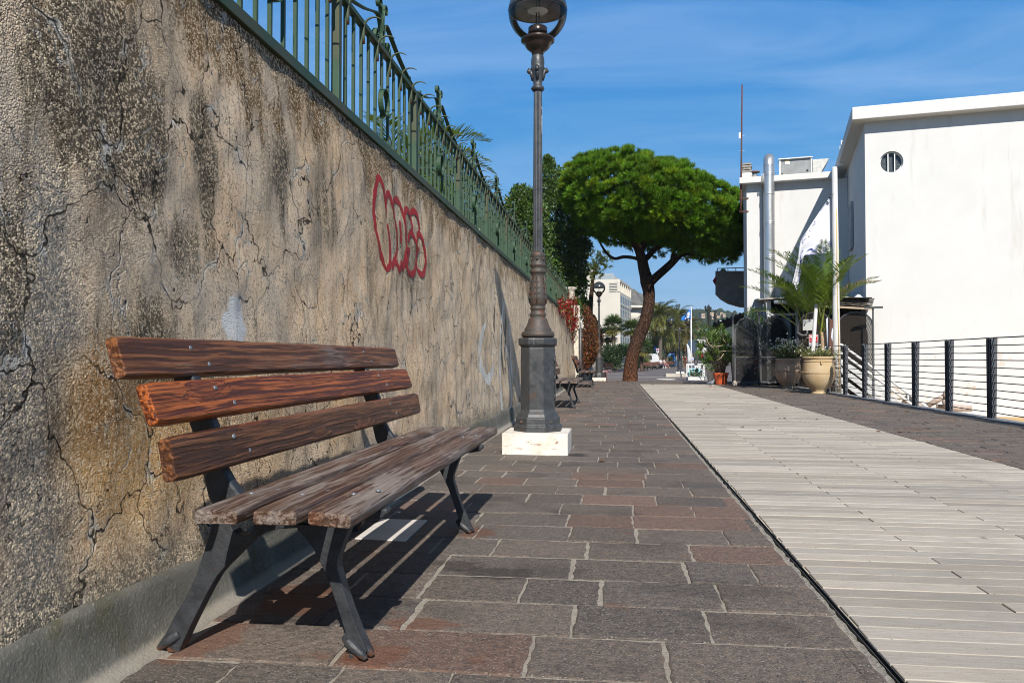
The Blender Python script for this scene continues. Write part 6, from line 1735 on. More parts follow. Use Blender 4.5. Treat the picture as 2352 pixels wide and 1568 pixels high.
def feather_palm(name, label, base, height, nfr, L, colour, nl=26, ll=0.42, lw=0.03, trunk_r=0.16, low=-0.7, lean=(0, 0), group=None, skirt=0, trunkmat=None, droop=1.5, hi=1.35):
    base = Vector(base); root = thing(name, label, 'palm tree', base, group)
    top = base + Vector((lean[0], lean[1], height))
    mb = MB(); n = 14; P = [base.lerp(top, i / n) for i in range(n + 1)]
    mb.tube(P, [trunk_r * (1.1 - 0.15 * i / n) * (1 + 0.06 * (i % 2)) for i in range(n)] + [trunk_r * 1.25], 10); mb.build('trunk', trunkmat or GBARK, root)
    fo = Foliage()
    for i in range(nfr):
        az = i * 2.39996 + nr.uniform(-0.2, 0.2); q = i / max(1, nfr - 1)
        el = hi - (hi - low) * q + nr.uniform(-0.12, 0.12)
        frond(fo, top + Vector((0, 0, 0.1 * (1 - q))), az, el, L * nr.uniform(0.85, 1.1), droop * nr.uniform(0.8, 1.2), nl, ll, lw, np.asarray(colour) * nr.uniform(0.75, 1.25), hang=0.15 * q)
    for i in range(skirt):
        frond(fo, top - Vector((0, 0, 0.15)), nr.uniform(0, 6.28), nr.uniform(-1.3, -0.8), L * 0.75, 0.4, nl // 2, ll * 0.8, lw, (0.22, 0.14, 0.05), hang=0.2)
    fo.build('crown', PALM, root)
    return root
DATE = (0.085, 0.115, 0.022)
for px, py, Y_, L_, nf, lb in ((915, 405, 9.2, 1.2, 46, 'date palm with feathery fronds behind the green fence, nearest of its group'), (1000, 485, 12.6, 1.05, 40, 'date palm behind the green fence above the red graffiti, second of its group'), (1080, 545, 17.5, 1.05, 34, 'date palm behind the green fence near the small laurel, third of its group')):
    p = at(px, py, Y=Y_)
    feather_palm('date_palm', lb, (p.x, p.y, 2.0), max(0.35, p.z - 2.0), nf, L_, (0.15, 0.20, 0.025), 46, 0.32, 0.018, 0.14, -0.3, group='date palms behind the fence', droop=1.0, hi=0.72)
# clipped shrubs behind the fence
for i, (y0, n_, lb) in enumerate(((10.6, 30, 'dark green shrub behind the fence under the nearest date palm'), (16.2, 40, 'dark green shrub behind the fence between the second and third date palms'), (21.6, 40, 'dark green shrub behind the fence past the last date palm'), (13.5, 34, 'dark green shrub behind the fence under the second date palm'), (19.0, 40, 'dark green shrub behind the fence halfway along the wall'), (24.0, 40, 'dark green shrub behind the fence near the stone urn'))):
    root = thing('shrub', lb, 'shrub', (-2.3, y0, 2.0), 'shrubs behind the fence')
    fo = Foliage(); cc = [np.array((nr.uniform(-2.7, -1.75), y0 + nr.uniform(-2.4, 2.4), 2.0 + nr.uniform(0.1, 0.62 + 0.02 * y0))) for _ in range(n_)]
    crown_leaves(fo, cc, [0.3] * n_, 70, 0.10, 0.045, (0.045, 0.085, 0.018), 0.4); fo.build('foliage', LEAF, root)
    mb = MB()
    for k in range(4): mb.tube([(-2.3 + nr.uniform(-.2, .2), y0 - 1.5 + k, 1.98), (-2.3 + nr.uniform(-.3, .3), y0 - 1.5 + k, 2.6)], 0.03, 6)
    mb.build('stems', GBARK, root)

# ---- creepers
def creeper(name, label, sampler, n, cols, size, strands):
    root = thing(name, label, 'creeper', sampler(0.5)); fo = Foliage()
    P = np.array([sampler(nr.random()) for _ in range(n)]); dn = unit(rand_dirs(n) + np.array([0.5, -0.5, -0.3]))
    V, Fq = leaf_quads(P, dn, nr.uniform(0.6, 1.2, n) * size, nr.uniform(0.6, 1.0, n) * size)
    w = nr.choice(len(cols), n, p=[c[1] for c in cols]); base = np.array([c[0] for c in cols])[w]
    C = np.concatenate([np.clip(base * nr.uniform(0.6, 1.3, (n, 1)), 0, 1), np.ones((n, 1))], 1); fo.add(V, Fq, C)
    fo.build('leaves', LEAF, root)
    mb = MB()
    for s in strands: mb.tube(s, 0.012, 5)
    mb.build('stems', GBARK, root)
    return root
def red_s(u):
    y = 19.5 + 7.2 * nr.random() ** 0.6; k = (y - 19.5) / 7.2
    return Vector((-1.47 + nr.normal() * 0.07 + 0.16 * nr.random() * k, y, 2.18 + nr.normal() * 0.20 * (0.3 + k) + (0.25 * k if nr.random() < 0.5 else -0.05) - (nr.random() ** 3) * 0.55 * k))
creeper('red_creeper', 'red autumn creeper spilling over the wall top at the far end of the green fence', red_s, 5200, [((0.24, 0.009, 0.009), 0.50), ((0.11, 0.012, 0.010), 0.22), ((0.30, 0.10, 0.02), 0.10), ((0.09, 0.11, 0.02), 0.18)], 0.06, [[(-1.36, y, 2.1), (-1.30, y + 0.1, 1.6), (-1.29, y + 0.05, 1.2 + 0.1 * i)] for i, y in enumerate((21.0, 23.2, 25.5))])
strand = Foliage()
def brown_s(u):
    y = 31 + 15 * nr.random() ** 1.3; t = nr.random()
    zt = 2.7 + 0.35 * math.sin(y * 1.7); zb = 0.75 + 0.5 * math.sin(y * 2.3 + 1) + 0.03 * (y - 31)
    zz = zb + (zt - zb) * t
    return Vector((-1.30 + (0.20 + 0.42 * math.sin(PI * min(1, t * 1.05))) * nr.random() ** 0.8, y, zz))
creeper('brown_creeper', 'thick rusty brown creeper hanging over the wall beyond the pilaster', brown_s, 15000, [((0.19, 0.055, 0.017), 0.44), ((0.09, 0.032, 0.015), 0.34), ((0.28, 0.10, 0.03), 0.08), ((0.05, 0.07, 0.015), 0.14)], 0.075, [[(-1.2, 31.5 + i, 2.6), (-1.0 + 0.1 * (i % 2), 31.6 + i, 1.9), (-1.05, 31.4 + i, 1.0)] for i in range(8)])

# ---- potted palms
def pot_palm(base, label, fr, trunks, colour):
    root = thing('potted_palm', label, 'palm', (base[0], base[1], 0.66), 'palms in the terracotta jars')
    fo = Foliage()
    for b, az, el, L, dr, dry in fr: frond(fo, b, az, el, L, dr, 50, 0.44, 0.024, colour, (0.22, 0.25, 0.05), 0.5, 0.12, 0.016, dry, 0.8, 0.32)
    fo.build('crown', PALM, root)
    for t in trunks:
        mb = MB(); mb.tube(t[0], t[1], 8); mb.build('stem', t[2], root)
    return root
STEMB = simple('fibrous_stem', (0.28, 0.20, 0.12), 0.95, var=0.35, scale=20, bump=0.7)
STEMG = simple('green_stem', (0.20, 0.24, 0.06), 0.6)
x, y = J1; Dj = 19.0
c1 = cz(1888, 762, Dj)
fr = []
for az, el, L, dr, dry in ((PI * 0.98, 1.44, 2.35, 1.15, 0.05), (PI * 0.9, 1.30, 2.2, 1.0, 0), (PI * 1.05, 1.52, 2.15, 0.7, 0), (0.3, 1.40, 2.0, 0.8, 0.1), (-0.2, 1.30, 1.95, 1.25, 0.6), (0.1, 1.18, 2.05, 1.3, 0.95), (-1.5, 1.35, 1.9, 1.3, 0), (-2.3, 1.30, 2.1, 1.4, 0), (-0.8, 1.25, 1.8, 1.4, 0.1), (1.6, 1.35, 2.0, 1.0, 0), (2.4, 1.35, 2.1, 0.9, 0), (PI, 1.12, 2.0, 1.2, 0), (-1.9, 1.5, 2.2, 0.9, 0), (0.9, 1.3, 1.7, 1.2, 0.1), (-0.4, 1.45, 2.0, 0.9, 0), (-2.8, 1.2, 1.9, 1.6, 0), (2.9, 1.42, 2.3, 0.9, 0), (-2.7, 1.45, 2.25, 1.0, 0), (0.6, 1.48, 2.1, 0.7, 0), (-1.2, 1.42, 2.0, 1.1, 0), (2.0, 1.5, 2.3, 0.6, 0), (-0.05, 1.42, 2.1, 1.0, 0.2)):
    fr.append((c1 + Vector((nr.uniform(-.04, .04), nr.uniform(-.04, .04), nr.uniform(-0.12, 0.12))), az + CAM_YAW, el, L, dr, dry))
pot_palm(J1, 'feathery palm with yellowing right fronds growing in the large sandy jar', fr,
         [([(x - 0.02, y - 0.02, 0.72), cz(1891, 815, Dj), cz(1889, 790, Dj), c1], [0.05, 0.048, 0.042, 0.034], STEMB), ([cz(1893, 760, Dj - 0.05), cz(1901, 730, Dj - 0.05), cz(1912, 700, Dj - 0.05)], [0.016, 0.014, 0.01], STEMG), ([cz(1890, 760, Dj + 0.05), cz(1884, 730, Dj), cz(1880, 700, Dj)], [0.018, 0.015, 0.012], STEMG)], (0.125, 0.20, 0.020))
x, y = J2; Dj = 21.9
c2 = cz(1845, 762, Dj); fr = []
for az, el, L, dr, dry in ((PI, 1.22, 2.35, 1.0, 0.05), (PI * 0.93, 1.05, 2.2, 1.1, 0), (PI * 1.06, 1.4, 2.0, 1.2, 0), (0.1, 1.35, 1.9, 1.1, 0), (-1.5, 1.25, 1.8, 1.5, 0), (-2.3, 1.15, 1.8, 1.5, 0), (-0.8, 1.15, 1.7, 1.5, 0), (1.8, 1.35, 1.9, 1.2, 0), (2.6, 1.4, 2.1, 1.0, 0), (-0.2, 0.95, 1.5, 1.5, 0), (PI * 0.97, 0.8, 1.8, 1.4, 0.1), (-1.9, 1.45, 2.0, 1.0, 0), (2.9, 1.3, 2.2, 0.9, 0), (-2.7, 1.35, 2.0, 1.2, 0), (-1.2, 1.3, 1.8, 1.2, 0)):
    fr.append((c2, az + CAM_YAW, el, L, dr, dry))
pot_palm(J2, 'darker feathery palm growing in the grey stained jar', fr, [([(x, y, 0.72), cz(1844, 800, Dj), cz(1844, 780, Dj), c2], [0.045, 0.042, 0.038, 0.03], STEMB), ([cz(1848, 800, Dj), cz(1852, 745, Dj), cz(1862, 715, Dj)], [0.014, 0.012, 0.01], STEMG)], (0.090, 0.15, 0.020))
def flowers(base, R0, h, n, nfl, label):
    root = thing('flowering_plant', label, 'flowers', (base[0], base[1], 0.68), 'plants in the terracotta jars')
    fo = Foliage(); fl = Foliage(); tips = []
    st = MB()
    for i in range(n):
        a = nr.uniform(0, 6.28); r = R0 * nr.random() ** 0.5 * 0.8; p0 = np.array((base[0] + r * math.cos(a), base[1] + r * math.sin(a), 0.72)); q = nr.normal(size=2) * 0.16
        p1 = p0 + np.array((q[0] + math.cos(a) * r * 0.7, q[1] + math.sin(a) * r * 0.7, h * nr.uniform(0.55, 1.1)))
        st.tube([p0, p0 * 0.45 + p1 * 0.55 + np.array((0, 0, 0.03)), p1], [0.005, 0.004, 0.002], 4); tips.append(p1)
        m = 10; t = nr.uniform(0.1, 0.75, m)[:, None]; P = p0 + (p1 - p0) * t; V, Fq = leaf_quads(P, unit(rand_dirs(m) + np.array([0, 0, 0.6])), 0.09, 0.014); fo.add(V, Fq, vary(m, (0.06, 0.075, 0.018) if i % 3 else (0.11, 0.06, 0.025), 0.3))
    st.build('stems', STEMG, root); fo.build('foliage', LEAF, root)
    for i in range(nfl):
        p = tips[i % len(tips)] * 1.0; p = p + nr.normal(size=3) * np.array((0.03, 0.03, 0.06)); d = rand_dirs(4)
        V, Fq = leaf_quads(np.tile(p, (4, 1)), d, 0.032, 0.026); fl.add(V, Fq, np.tile((0.82, 0.80, 0.78, 1), (4, 1)))
    fl.build('blossom', LEAF, root)
flowers(J2, 0.28, 0.55, 90, 130, 'airy plant with many small white flowers in the grey stained jar')
flowers(J1, 0.26, 0.34, 60, 26, 'low green plant with few white flowers in the large sandy jar')

# ---- oleander in the red pot
D = 24.4
pc = cz(1656, 884, D); pc.z = 0
rp = thing('red_flowerpot', 'red plastic flowerpot holding the leafy oleander bush', 'pot', pc)
mb = MB(); k = D / FPX
mb.lathe([(12.0 * k, 0), (12.5 * k, 0.02), (16.0 * k, 0.27), (16.2 * k, 0.275), (17.2 * k, 0.28), (17.6 * k, 0.355), (17.2 * k, 0.36), (15.5 * k, 0.35), (15 * k, 0.30)], pc, 12, smooth=False); mb.build('body', simple('red_plastic', (0.46, 0.085, 0.028), 0.45, var=0.12), rp, bevel=0.005)
so2 = MB(); so2.lathe([(0.0, 0.30), (15.3 * k, 0.30)], pc, 12, cap=False); so2.build('soil', EARTH, rp)
ol = thing('oleander_bush', 'leafy green oleander bush in the red pot beside the mesh gate', 'bush', pc + Vector((0, 0, 0.3)))
fo = Foliage(); st = MB()
for i in range(150):
    a = nr.uniform(0, 6.28); r = nr.random() ** 0.6
    x_ = 1641 + r * math.cos(a) * 44; y_ = 797 + r * math.sin(a) * 54
    if y_ > 848: y_ = 848 - nr.random() * 10
    tip = cz(x_, y_, D + nr.uniform(-0.45, 0.35))
    tip.z = max(tip.z, 0.42)
    b0 = pc + Vector((nr.uniform(-.1, .1), nr.uniform(-.1, .1), 0.3)); mid = b0.lerp(tip, 0.55) + Vector((0, 0, 0.12))
    st.tube([b0, mid, tip], [0.009, 0.006, 0.003], 4)
    m = 30; t = np.sqrt(nr.uniform(0.45, 1.0, m))[:, None]
    P = np.array(b0.lerp(mid, 1))[None] * (1 - t) + np.array(tip)[None] * t + nr.normal(size=(m, 3)) * 0.02
    dn = unit(rand_dirs(m) + np.array((tip - mid).normalized()) * 0.9 + np.array([0, 0, 0.35])); V, Fq = leaf_quads(P, dn, nr.uniform(0.09, 0.15, m), 0.022)
    fo.add(V, Fq, vary(m, np.array((0.085, 0.155, 0.024)) * nr.uniform(0.55, 1.25), 0.35))
for x_, y_ in ((1610, 815), (1614, 818), (1612, 812)):
    V, Fq = leaf_quads(np.tile(np.array(cz(x_, y_, D - 0.3)), (8, 1)), rand_dirs(8), 0.05, 0.04); fo.add(V, Fq, np.tile((0.5, 0.01, 0.03, 1), (8, 1)))
fo.build('foliage', LEAF, ol); st.build('stems', GBARK, ol)
mb = MB()
for L in ([(1640, 800), (1628, 790), (1622, 776)], [(1660, 793), (1645, 796), (1633, 792)], [(1680, 806), (1662, 806), (1650, 808)], [(1662, 812), (1656, 822), (1645, 828)], [(1668, 788), (1662, 780), (1660, 770)]): mb.tube(pt(L, D - 0.5), [0.010, 0.008, 0.004], 5)
mb.build('bare_twigs', simple('pale_twig', (0.42, 0.34, 0.22), 0.8), ol)
pp = thing('pale_flowerpot', 'pale stained flowerpot half hidden behind the red pot', 'pot', cz(1638, 880, D + 0.5))
q = cz(1639, 880, D + 0.5); mb = MB(); mb.lathe([(0.15, 0.0), (0.20, 0.2), (0.21, 0.42), (0.23, 0.43), (0.23, 0.47), (0.2, 0.47)], (q.x, q.y, 0), 20); mb.build('body', jarmat('whitewashed_pot', (0.62, 0.58, 0.52), (0.72, 0.70, 0.66), (0.25, 0.08, 0.03, 1)), pp)
# foliage behind the mesh gate
bs = thing('shrub', 'olive grey shrub seen through the arched mesh gate', 'shrub', cz(1715, 821, 24.9)); bs.location.z = 0
fo = Foliage(); cc = [np.array(cz(nr.uniform(1690, 1752), nr.uniform(752, 825), 24.75 + nr.uniform(-.2, .3))) for _ in range(46)]
crown_leaves(fo, cc, [0.17] * 46, 60, 0.07, 0.018, (0.085, 0.10, 0.055), 0.3)
cc = [np.array(cz(nr.uniform(1722, 1748), nr.uniform(712, 750), 24.0)) for _ in range(12)]; crown_leaves(fo, cc, [0.15] * 12, 34, 0.13, 0.02, (0.08, 0.135, 0.03), 0.5)
fo.build('foliage', LEAF, bs)
mb = MB()
for x_ in (1700, 1715, 1735): mb.tube(pt([(x_, 880), (x_ + 2, 800), (x_ + 1, 740)], 24.6), [0.02, 0.015, 0.006], 5)
mb.build('stems', GBARK, bs)
# pigeon on the edge of the walkway
p = at(1633, 889, Z=0.0)
pg = MB(); u_ = Vector((0.8, -0.4, 0)).normalized(); up = Vector((0, 0, 1)); q0 = p
A_ = lambda f_, z_: q0 + u_ * f_ + up * z_
pigeon = thing('pigeon', 'grey pigeon standing on the edge of the pale walkway', 'pigeon', p)
pg.tube([A_(-0.155, 0.075), A_(-0.11, 0.088), A_(-0.07, 0.098), A_(-0.02, 0.108), A_(0.03, 0.125), A_(0.06, 0.15), A_(0.072, 0.175), A_(0.078, 0.195), A_(0.092, 0.205), A_(0.108, 0.203)], [0.012, 0.02, 0.040, 0.055, 0.052, 0.038, 0.026, 0.022, 0.023, 0.012], 12)
pg.build('body', simple('pigeon_grey', (0.17, 0.185, 0.21), 0.7, var=0.35, scale=22), pigeon)
b = MB(); b.tube([A_(0.105, 0.202), A_(0.13, 0.195)], [0.007, 0.002], 6); b.build('beak', DARK, pigeon)
b = MB(); b.tube([A_(0.0, 0.065), A_(0.01, 0.0), A_(0.04, 0.003)], [0.007, 0.005, 0.004], 6); b.build('leg', simple('pigeon_red', (0.4, 0.10, 0.09)), pigeon)
b = MB(); s_ = Vector((-u_.y, u_.x, 0)) * 0.022; b.tube([A_(0.005, 0.065) + s_, A_(-0.02, 0.0) + s_, A_(0.01, 0.003) + s_], [0.007, 0.005, 0.004], 6); b.build('leg', simple('pigeon_red_leg', (0.4, 0.10, 0.09)), pigeon)
b = MB()
for sg in (-1, 1): b.tube([A_(0.03, 0.125) + s_ * 2.2 * sg, A_(-0.04, 0.105) + s_ * 2.3 * sg, A_(-0.13, 0.085) + s_ * 0.9 * sg], [0.022, 0.026, 0.006], 8, flat=0.35)
b.build('wing', simple('pigeon_wing', (0.10, 0.11, 0.13), 0.7, var=0.4, scale=30), pigeon, weld=False)
# ================================================================== the far end of the promenade
def Z1(zx, zy): return 1263.3 + zx * 0.2014, 602.9 + zy * 0.2014
def zc(zx, zy, D): return cz(*Z1(zx, zy), D)
def foot(zx, D):                                   # ground point in line with a picture column
    p = zc(zx, 1083, D); p.z = ground_z(p.y); return p
GZ = -0.6
# ---- double-globe lamps
def double_lamp(zx, D, label):
    b = foot(zx, D); root = thing('double_lamp', label, 'street lamp', b, 'double globe street lamps')
    s = MB(); s.box((b.x - 0.1, b.y, GZ + 0.12), (1.9, 0.9, 0.26)); s.build('step', simple('concrete_step', (0.36, 0.33, 0.28), 0.9, bump=0.3), root, bevel=0.01)
    s = MB(); s.box((b.x, b.y, GZ + 0.31), (0.62, 0.62, 0.13)); s.build('stone_plinth', PLINTH, root, bevel=0.01)
    z0 = GZ + 0.37
    s = MB(); s.lathe([(0.26, 0), (0.26, 0.05), (0.20, 0.16), (0.185, 0.2), (0.185, 0.86), (0.21, 0.9), (0.21, 0.97), (0.10, 1.0)], (b.x, b.y, z0), 8, smooth=False, rot=PI / 8); pd = s.build('pedestal', LAMP, root)
    s = MB(); s.box((b.x, b.y - 0.185, z0 + 0.54), (0.13, 0.02, 0.52)); s.build('panel', simple('grey_relief', (0.16, 0.165, 0.16), 0.5, 0.3), pd, bevel=0.006)
    s = MB(); s.lathe([(0.11, 1.0), (0.115, 1.05), (0.08, 1.1), (0.06, 1.15), (0.085, 1.25), (0.085, 1.35), (0.06, 1.5), (0.07, 1.54), (0.045, 1.58), (0.042, 2.4), (0.038, 2.9), (0.06, 2.93), (0.07, 2.98), (0.05, 3.0), (0.085, 3.06), (0.095, 3.12), (0.07, 3.2), (0.03, 3.26), (0.02, 3.3)], (b.x, b.y, z0), 16); s.build('shaft', LAMP, root)
    for sg in (-1, 1):
        a = MB(); Q = lambda u, z: b + cR * (u * sg) + Vector((0, 0, z - GZ + z0 * 0))
        P = catmull([Vector(Q(u, z)) for u, z in ((0.04, z0 + 3.1), (0.2, z0 + 3.07), (0.4, z0 + 3.12), (0.55, z0 + 3.28), (0.64, z0 + 3.33), (0.68, z0 + 3.3))], 3)
        a.tube(P, 0.03, 7); a.lathe([(0.03, 0), (0.05, 0.05), (0.03, 0.08)], b + cR * (0.64 * sg) + Vector((0, 0, z0 + 3.32 - GZ)), 10); a.build('arm', LAMP, root)
        globe(root, b + cR * (0.64 * sg) + Vector((0, 0, z0 + 3.32 + 0.42 - GZ)), 0.262)
    return root
double_lamp(1480, 59, 'double globe street lamp in front of the blue flag')
double_lamp(1268, 116, 'distant double globe street lamp in front of the tall date palm trunk')
o = copy_thing(lamp, foot(1100, 120), 0, 'distant single globe street lamp seen past the pine trunk'); o.location.z = GZ

# ---- park benches across the plaza
o = copy_thing(bench, foot(672, 76), R(25), 'bench by the pink kerb under the fan palms'); o.location.z = GZ
for i, (zx, D, l) in enumerate(((1100, 88, 'first bench of the distant row along the hedge'), (1165, 93, 'second bench of the distant row along the hedge'), (1225, 98, 'third bench of the distant row, just before the seated man'), (1268, 103, 'bench of the distant row on which the man in white sits'), (1325, 108, 'bench just beyond the two seated people'), (1350, 113, 'sixth bench of the distant row along the hedge'), (1378, 118, 'seventh bench of the distant row along the hedge'), (1400, 123, 'last bench of the distant row beside the blue kiosk'))):
    o = copy_thing(bench, foot(zx, D), R(-28), l); o.location.z = GZ

# ---- hedge, kerb, low planting
hd = thing('clipped_hedge', 'low clipped yellow green hedge behind the distant row of benches', 'hedge', foot(1160, 105)); fo = Foliage()
cc = []
for i in range(150):
    t = nr.random(); p = foot(1045 + 330 * t, 100 + 32 * t); cc.append(np.array((p.x + nr.uniform(-.3, .3), p.y + 1.5, GZ + nr.uniform(0.2, 1.05))))
crown_leaves(fo, cc, [0.55] * len(cc), 40, 0.22, 0.12, (0.11, 0.12, 0.025), 0.4); fo.build('foliage', LEAF, hd)
kb = MB()
pts = [foot(590, 72), foot(700, 80), foot(840, 84), foot(1060, 88)]
kb.strap([(p.x, p.y, GZ + 0.10) for p in pts], 0.22, 0.3, ref=(0, 0, 1)); o = kb.build('pink_kerb', simple('pink_paint', (0.48, 0.26, 0.22), 0.8, var=0.3, scale=0.8)); tag(o, kind='structure')
def bush(name, label, zx, zy0, zy1, w, D, n, colour, L=0.25, group=None):
    b = foot(zx, D); root = thing(name, label, 'bush', b, group); fo = Foliage(); cc = []
    for i in range(n):
        p = zc(zx + nr.normal() * w * 0.4, nr.uniform(zy0, zy1), D + nr.uniform(-1, 1)); cc.append(np.array(p))
    crown_leaves(fo, cc, [0.5 * L / 0.25] * n, 45, L, L * 0.4, colour, 0.4); fo.build('foliage', LEAF, root)
    return root
bush('dark_bush', 'dark green undergrowth below the fan palms', 690, 1000, 1180, 120, 80, 60, (0.035, 0.06, 0.018), 0.3, 'undergrowth behind the kerb')
bush('dark_bush', 'dark green undergrowth right of the pine trunk', 1010, 1020, 1190, 70, 92, 40, (0.04, 0.065, 0.02), 0.3, 'undergrowth behind the kerb')
bush('green_bush', 'green bush mass below the white apartment block', 860, 980, 1120, 110, 110, 60, (0.05, 0.09, 0.025), 0.4, 'undergrowth behind the kerb')
bush('green_bush', 'green bushes behind the blue crossing sign', 1180, 940, 1080, 60, 150, 36, (0.05, 0.085, 0.025), 0.5, 'undergrowth behind the kerb')
# ---- fan palms
def fan_palm(label, zx, zcrown, D, r, nleaf, lean=0.0, colour=(0.075, 0.115, 0.035)):
    b = foot(zx - lean, D); b.z = GZ; top = zc(zx, zcrown, D); root = thing('fan_palm', label, 'palm tree', b, 'fan palms by the kerb')
    mb = MB(); P = [b.lerp(top, i / 16) for i in range(17)]; mb.tube(P, [0.17 * (1 + 0.16 * (i % 2)) for i in range(17)], 9); mb.build('trunk', simple('shaggy_trunk', (0.085, 0.055, 0.036), 0.95, var=0.5, scale=10, bump=0.9), root)
    fo = Foliage()
    for i in range(nleaf):
        q = i / (nleaf - 1); el = 1.4 - 2.1 * q + nr.uniform(-.15, .15); az = i * 2.4 + nr.uniform(-.2, .2)
        d = np.array((math.cos(az) * math.cos(el), math.sin(az) * math.cos(el), math.sin(el))); s = np.array((-math.sin(az), math.cos(az), 0)); u = np.cross(d, s)
        c = np.array(top) + d * r * 0.45; k = 17; a = np.linspace(-1.5, 1.5, k)
        dn = unit(d[None] * np.cos(a)[:, None] + s[None] * np.sin(a)[:, None] + rand_dirs(k) * 0.1 + np.array((0, 0, -0.15)))
        V, Fq = leaf_quads(np.tile(c, (k, 1)), dn, r * 0.6 * (0.8 + 0.2 * np.cos(a)), 0.085, up=np.tile(u, (k, 1))); fo.add(V, Fq, vary(k, np.asarray(colour) * (1.2 - 0.5 * q), 0.2) if q < 0.8 else vary(k, (0.17, 0.15, 0.04), 0.3))
        V, Fq = leaf_quads(np.array(top)[None], d[None], r * 0.5, 0.05); fo.add(V, Fq, vary(1, (0.1, 0.12, 0.03)))
    fo.build('crown', PALM, root); return root
fan_palm('fan palm with round head in front of the white apartment block', 722, 730, 86, 1.5, 50)
fan_palm('fan palm half hidden behind the distant lamp, beside the round headed one', 655, 850, 88, 1.5, 40, 10)
fan_palm('fan palm left of the pine trunk', 935, 765, 78, 1.2, 40)
fan_palm('low fan palm right of the pine trunk', 1045, 990, 84, 1.6, 36)
# ---- date palms
TR = simple('date_palm_trunk', (0.09, 0.07, 0.052), 0.95, var=0.45, scale=7, bump=0.9)
for zx, zy, D, L, nf, lb, sk_ in ((1258, 625, 108, 3.4, 52, 'tall date palm standing highest above the distant promenade', 10), (1330, 800, 120, 3.6, 46, 'date palm right of the tallest one, lower crown', 8), (1455, 640, 132, 3.6, 44, 'date palm whose crown rises behind the blue flag', 8), (1190, 860, 112, 3.3, 40, 'date palm left of the tallest one, lowest crown', 6), (1540, 800, 124, 4.2, 54, 'date palm with drooping straw coloured crown behind the flagpole', 16), (1420, 860, 140, 3.6, 40, 'date palm with dark trunk behind the near double lamp', 10)):
    b = foot(zx, D); t = zc(zx, zy, D)
    feather_palm('date_palm', lb, (b.x, b.y, GZ), t.z - GZ, nf, L, (0.125, 0.135, 0.032) if zx not in (1540, 1420) else (0.15, 0.125, 0.045), 30, 0.66, 0.085, 0.25, -0.75, group='date palms along the far promenade', skirt=sk_, trunkmat=TR, droop=1.9)

# ---- apartment block
A2 = (cR * 510 + cF * 1829).normalized(); B2 = (cR * 1829 - cF * 510).normalized()
D = 150.0; K = zc(802, 1083, D); K.z = GZ
apt = thing('apartment_block', 'white six storey apartment block with rows of tall windows beyond the fan palms', 'building', K)
zr = zc(802, 186, D).z
CREAM = simple('cream_render', (0.50, 0.465, 0.40), 0.9, var=0.06, scale=0.3)
def q3(u, t, z): return K + B2 * u + A2 * t + Vector((0, 0, z - GZ))
DP = 16.5
mb = MB(); mb.prism([q3(-14, 0, GZ), q3(0, 0, GZ), q3(0, 0, zr - 2.4), q3(-14, 0, zr - 2.4)], A2 * DP); mb.prism([q3(-14, 0, zr - 2.4), q3(-0.4, 0, zr - 2.4), q3(-0.4, 0, zr - 0.4), q3(-14, 0, zr - 0.4)], A2 * DP)
mb.build('wall', CREAM, apt, weld=False)
mb = MB(); mb.prism([q3(-14, 0, zr - 0.4), q3(0, 0, zr - 0.4), q3(0, 0, zr), q3(-14, 0, zr)], A2 * DP); mb.build('cornice', CREAM, apt)
AWIN = simple('shaded_window', (0.06, 0.075, 0.09), 0.25, spec=0.6)
SHUT = simple('pale_shutter', (0.42, 0.42, 0.40), 0.7)
for i in range(7):
    t = DP * i / 6
    mb = MB(); mb.prism([q3(-0.5, t - 0.12, zr - 2.4), q3(0.02, t - 0.12, zr - 2.4), q3(0.02, t - 0.12, zr - 0.4), q3(-0.5, t - 0.12, zr - 0.4)], A2 * 0.24); mb.build('pier', CREAM, apt)
for r_ in range(5):
    for i in range(6):
        t0 = DP * (i + 0.28) / 6; t1 = DP * (i + 0.74) / 6; z1 = zr - 3.1 - r_ * 2.58; z0 = z1 - 1.55
        mb = MB(); mb.prism([q3(0.02, t0, z0), q3(0.02, t1, z0), q3(0.02, t1, z1), q3(0.02, t0, z1)], B2 * 0.03); w_ = mb.build('window', AWIN, apt)
        mb = MB(); mb.prism([q3(0.03, t0 - 0.08, z0 - 0.12), q3(0.03, t1 + 0.08, z0 - 0.12), q3(0.03, t1 + 0.08, z0 + 0.02), q3(0.03, t0 - 0.08, z0 + 0.02)], B2 * 0.25); mb.build('sill', SHUT, w_)
mb = MB(); LV = [q3(-2.0, -0.03, zr - 2.3), q3(-0.6, -0.03, zr - 2.3), q3(-0.6, -0.03, zr - 0.6), q3(-2.0, -0.03, zr - 0.6)]; mb.prism(LV, -A2 * 0.02); lv = mb.build('louvre', AWIN, apt)
mb = MB()
for k in range(6): mb.prism([q3(-2.0, -0.06, zr - 2.3 + k * 0.3), q3(-0.6, -0.06, zr - 2.3 + k * 0.3), q3(-0.6, -0.06, zr - 2.14 + k * 0.3), q3(-2.0, -0.06, zr - 2.14 + k * 0.3)], -A2 * 0.1)
mb.build('slats', CREAM, lv)
mb = MB(); mb.prism([q3(-14, -0.5, zr - 0.9), q3(-4.9, -0.5, zr - 0.9), q3(-4.9, -0.5, zr - 0.2), q3(-14, -0.5, zr - 0.2)], A2 * 1.2); mb.prism([q3(-12, 0.5, zr), q3(-1.6, 0.5, zr), q3(-1.6, 0.5, zr + 1.0), q3(-12, 0.5, zr + 1.0)], A2 * 8); mb.prism([q3(-14, 0.2, zr + 1.6), q3(-5.2, 0.2, zr + 1.6), q3(-5.2, 0.2, zr + 2.0), q3(-14, 0.2, zr + 2.0)], A2 * 6)
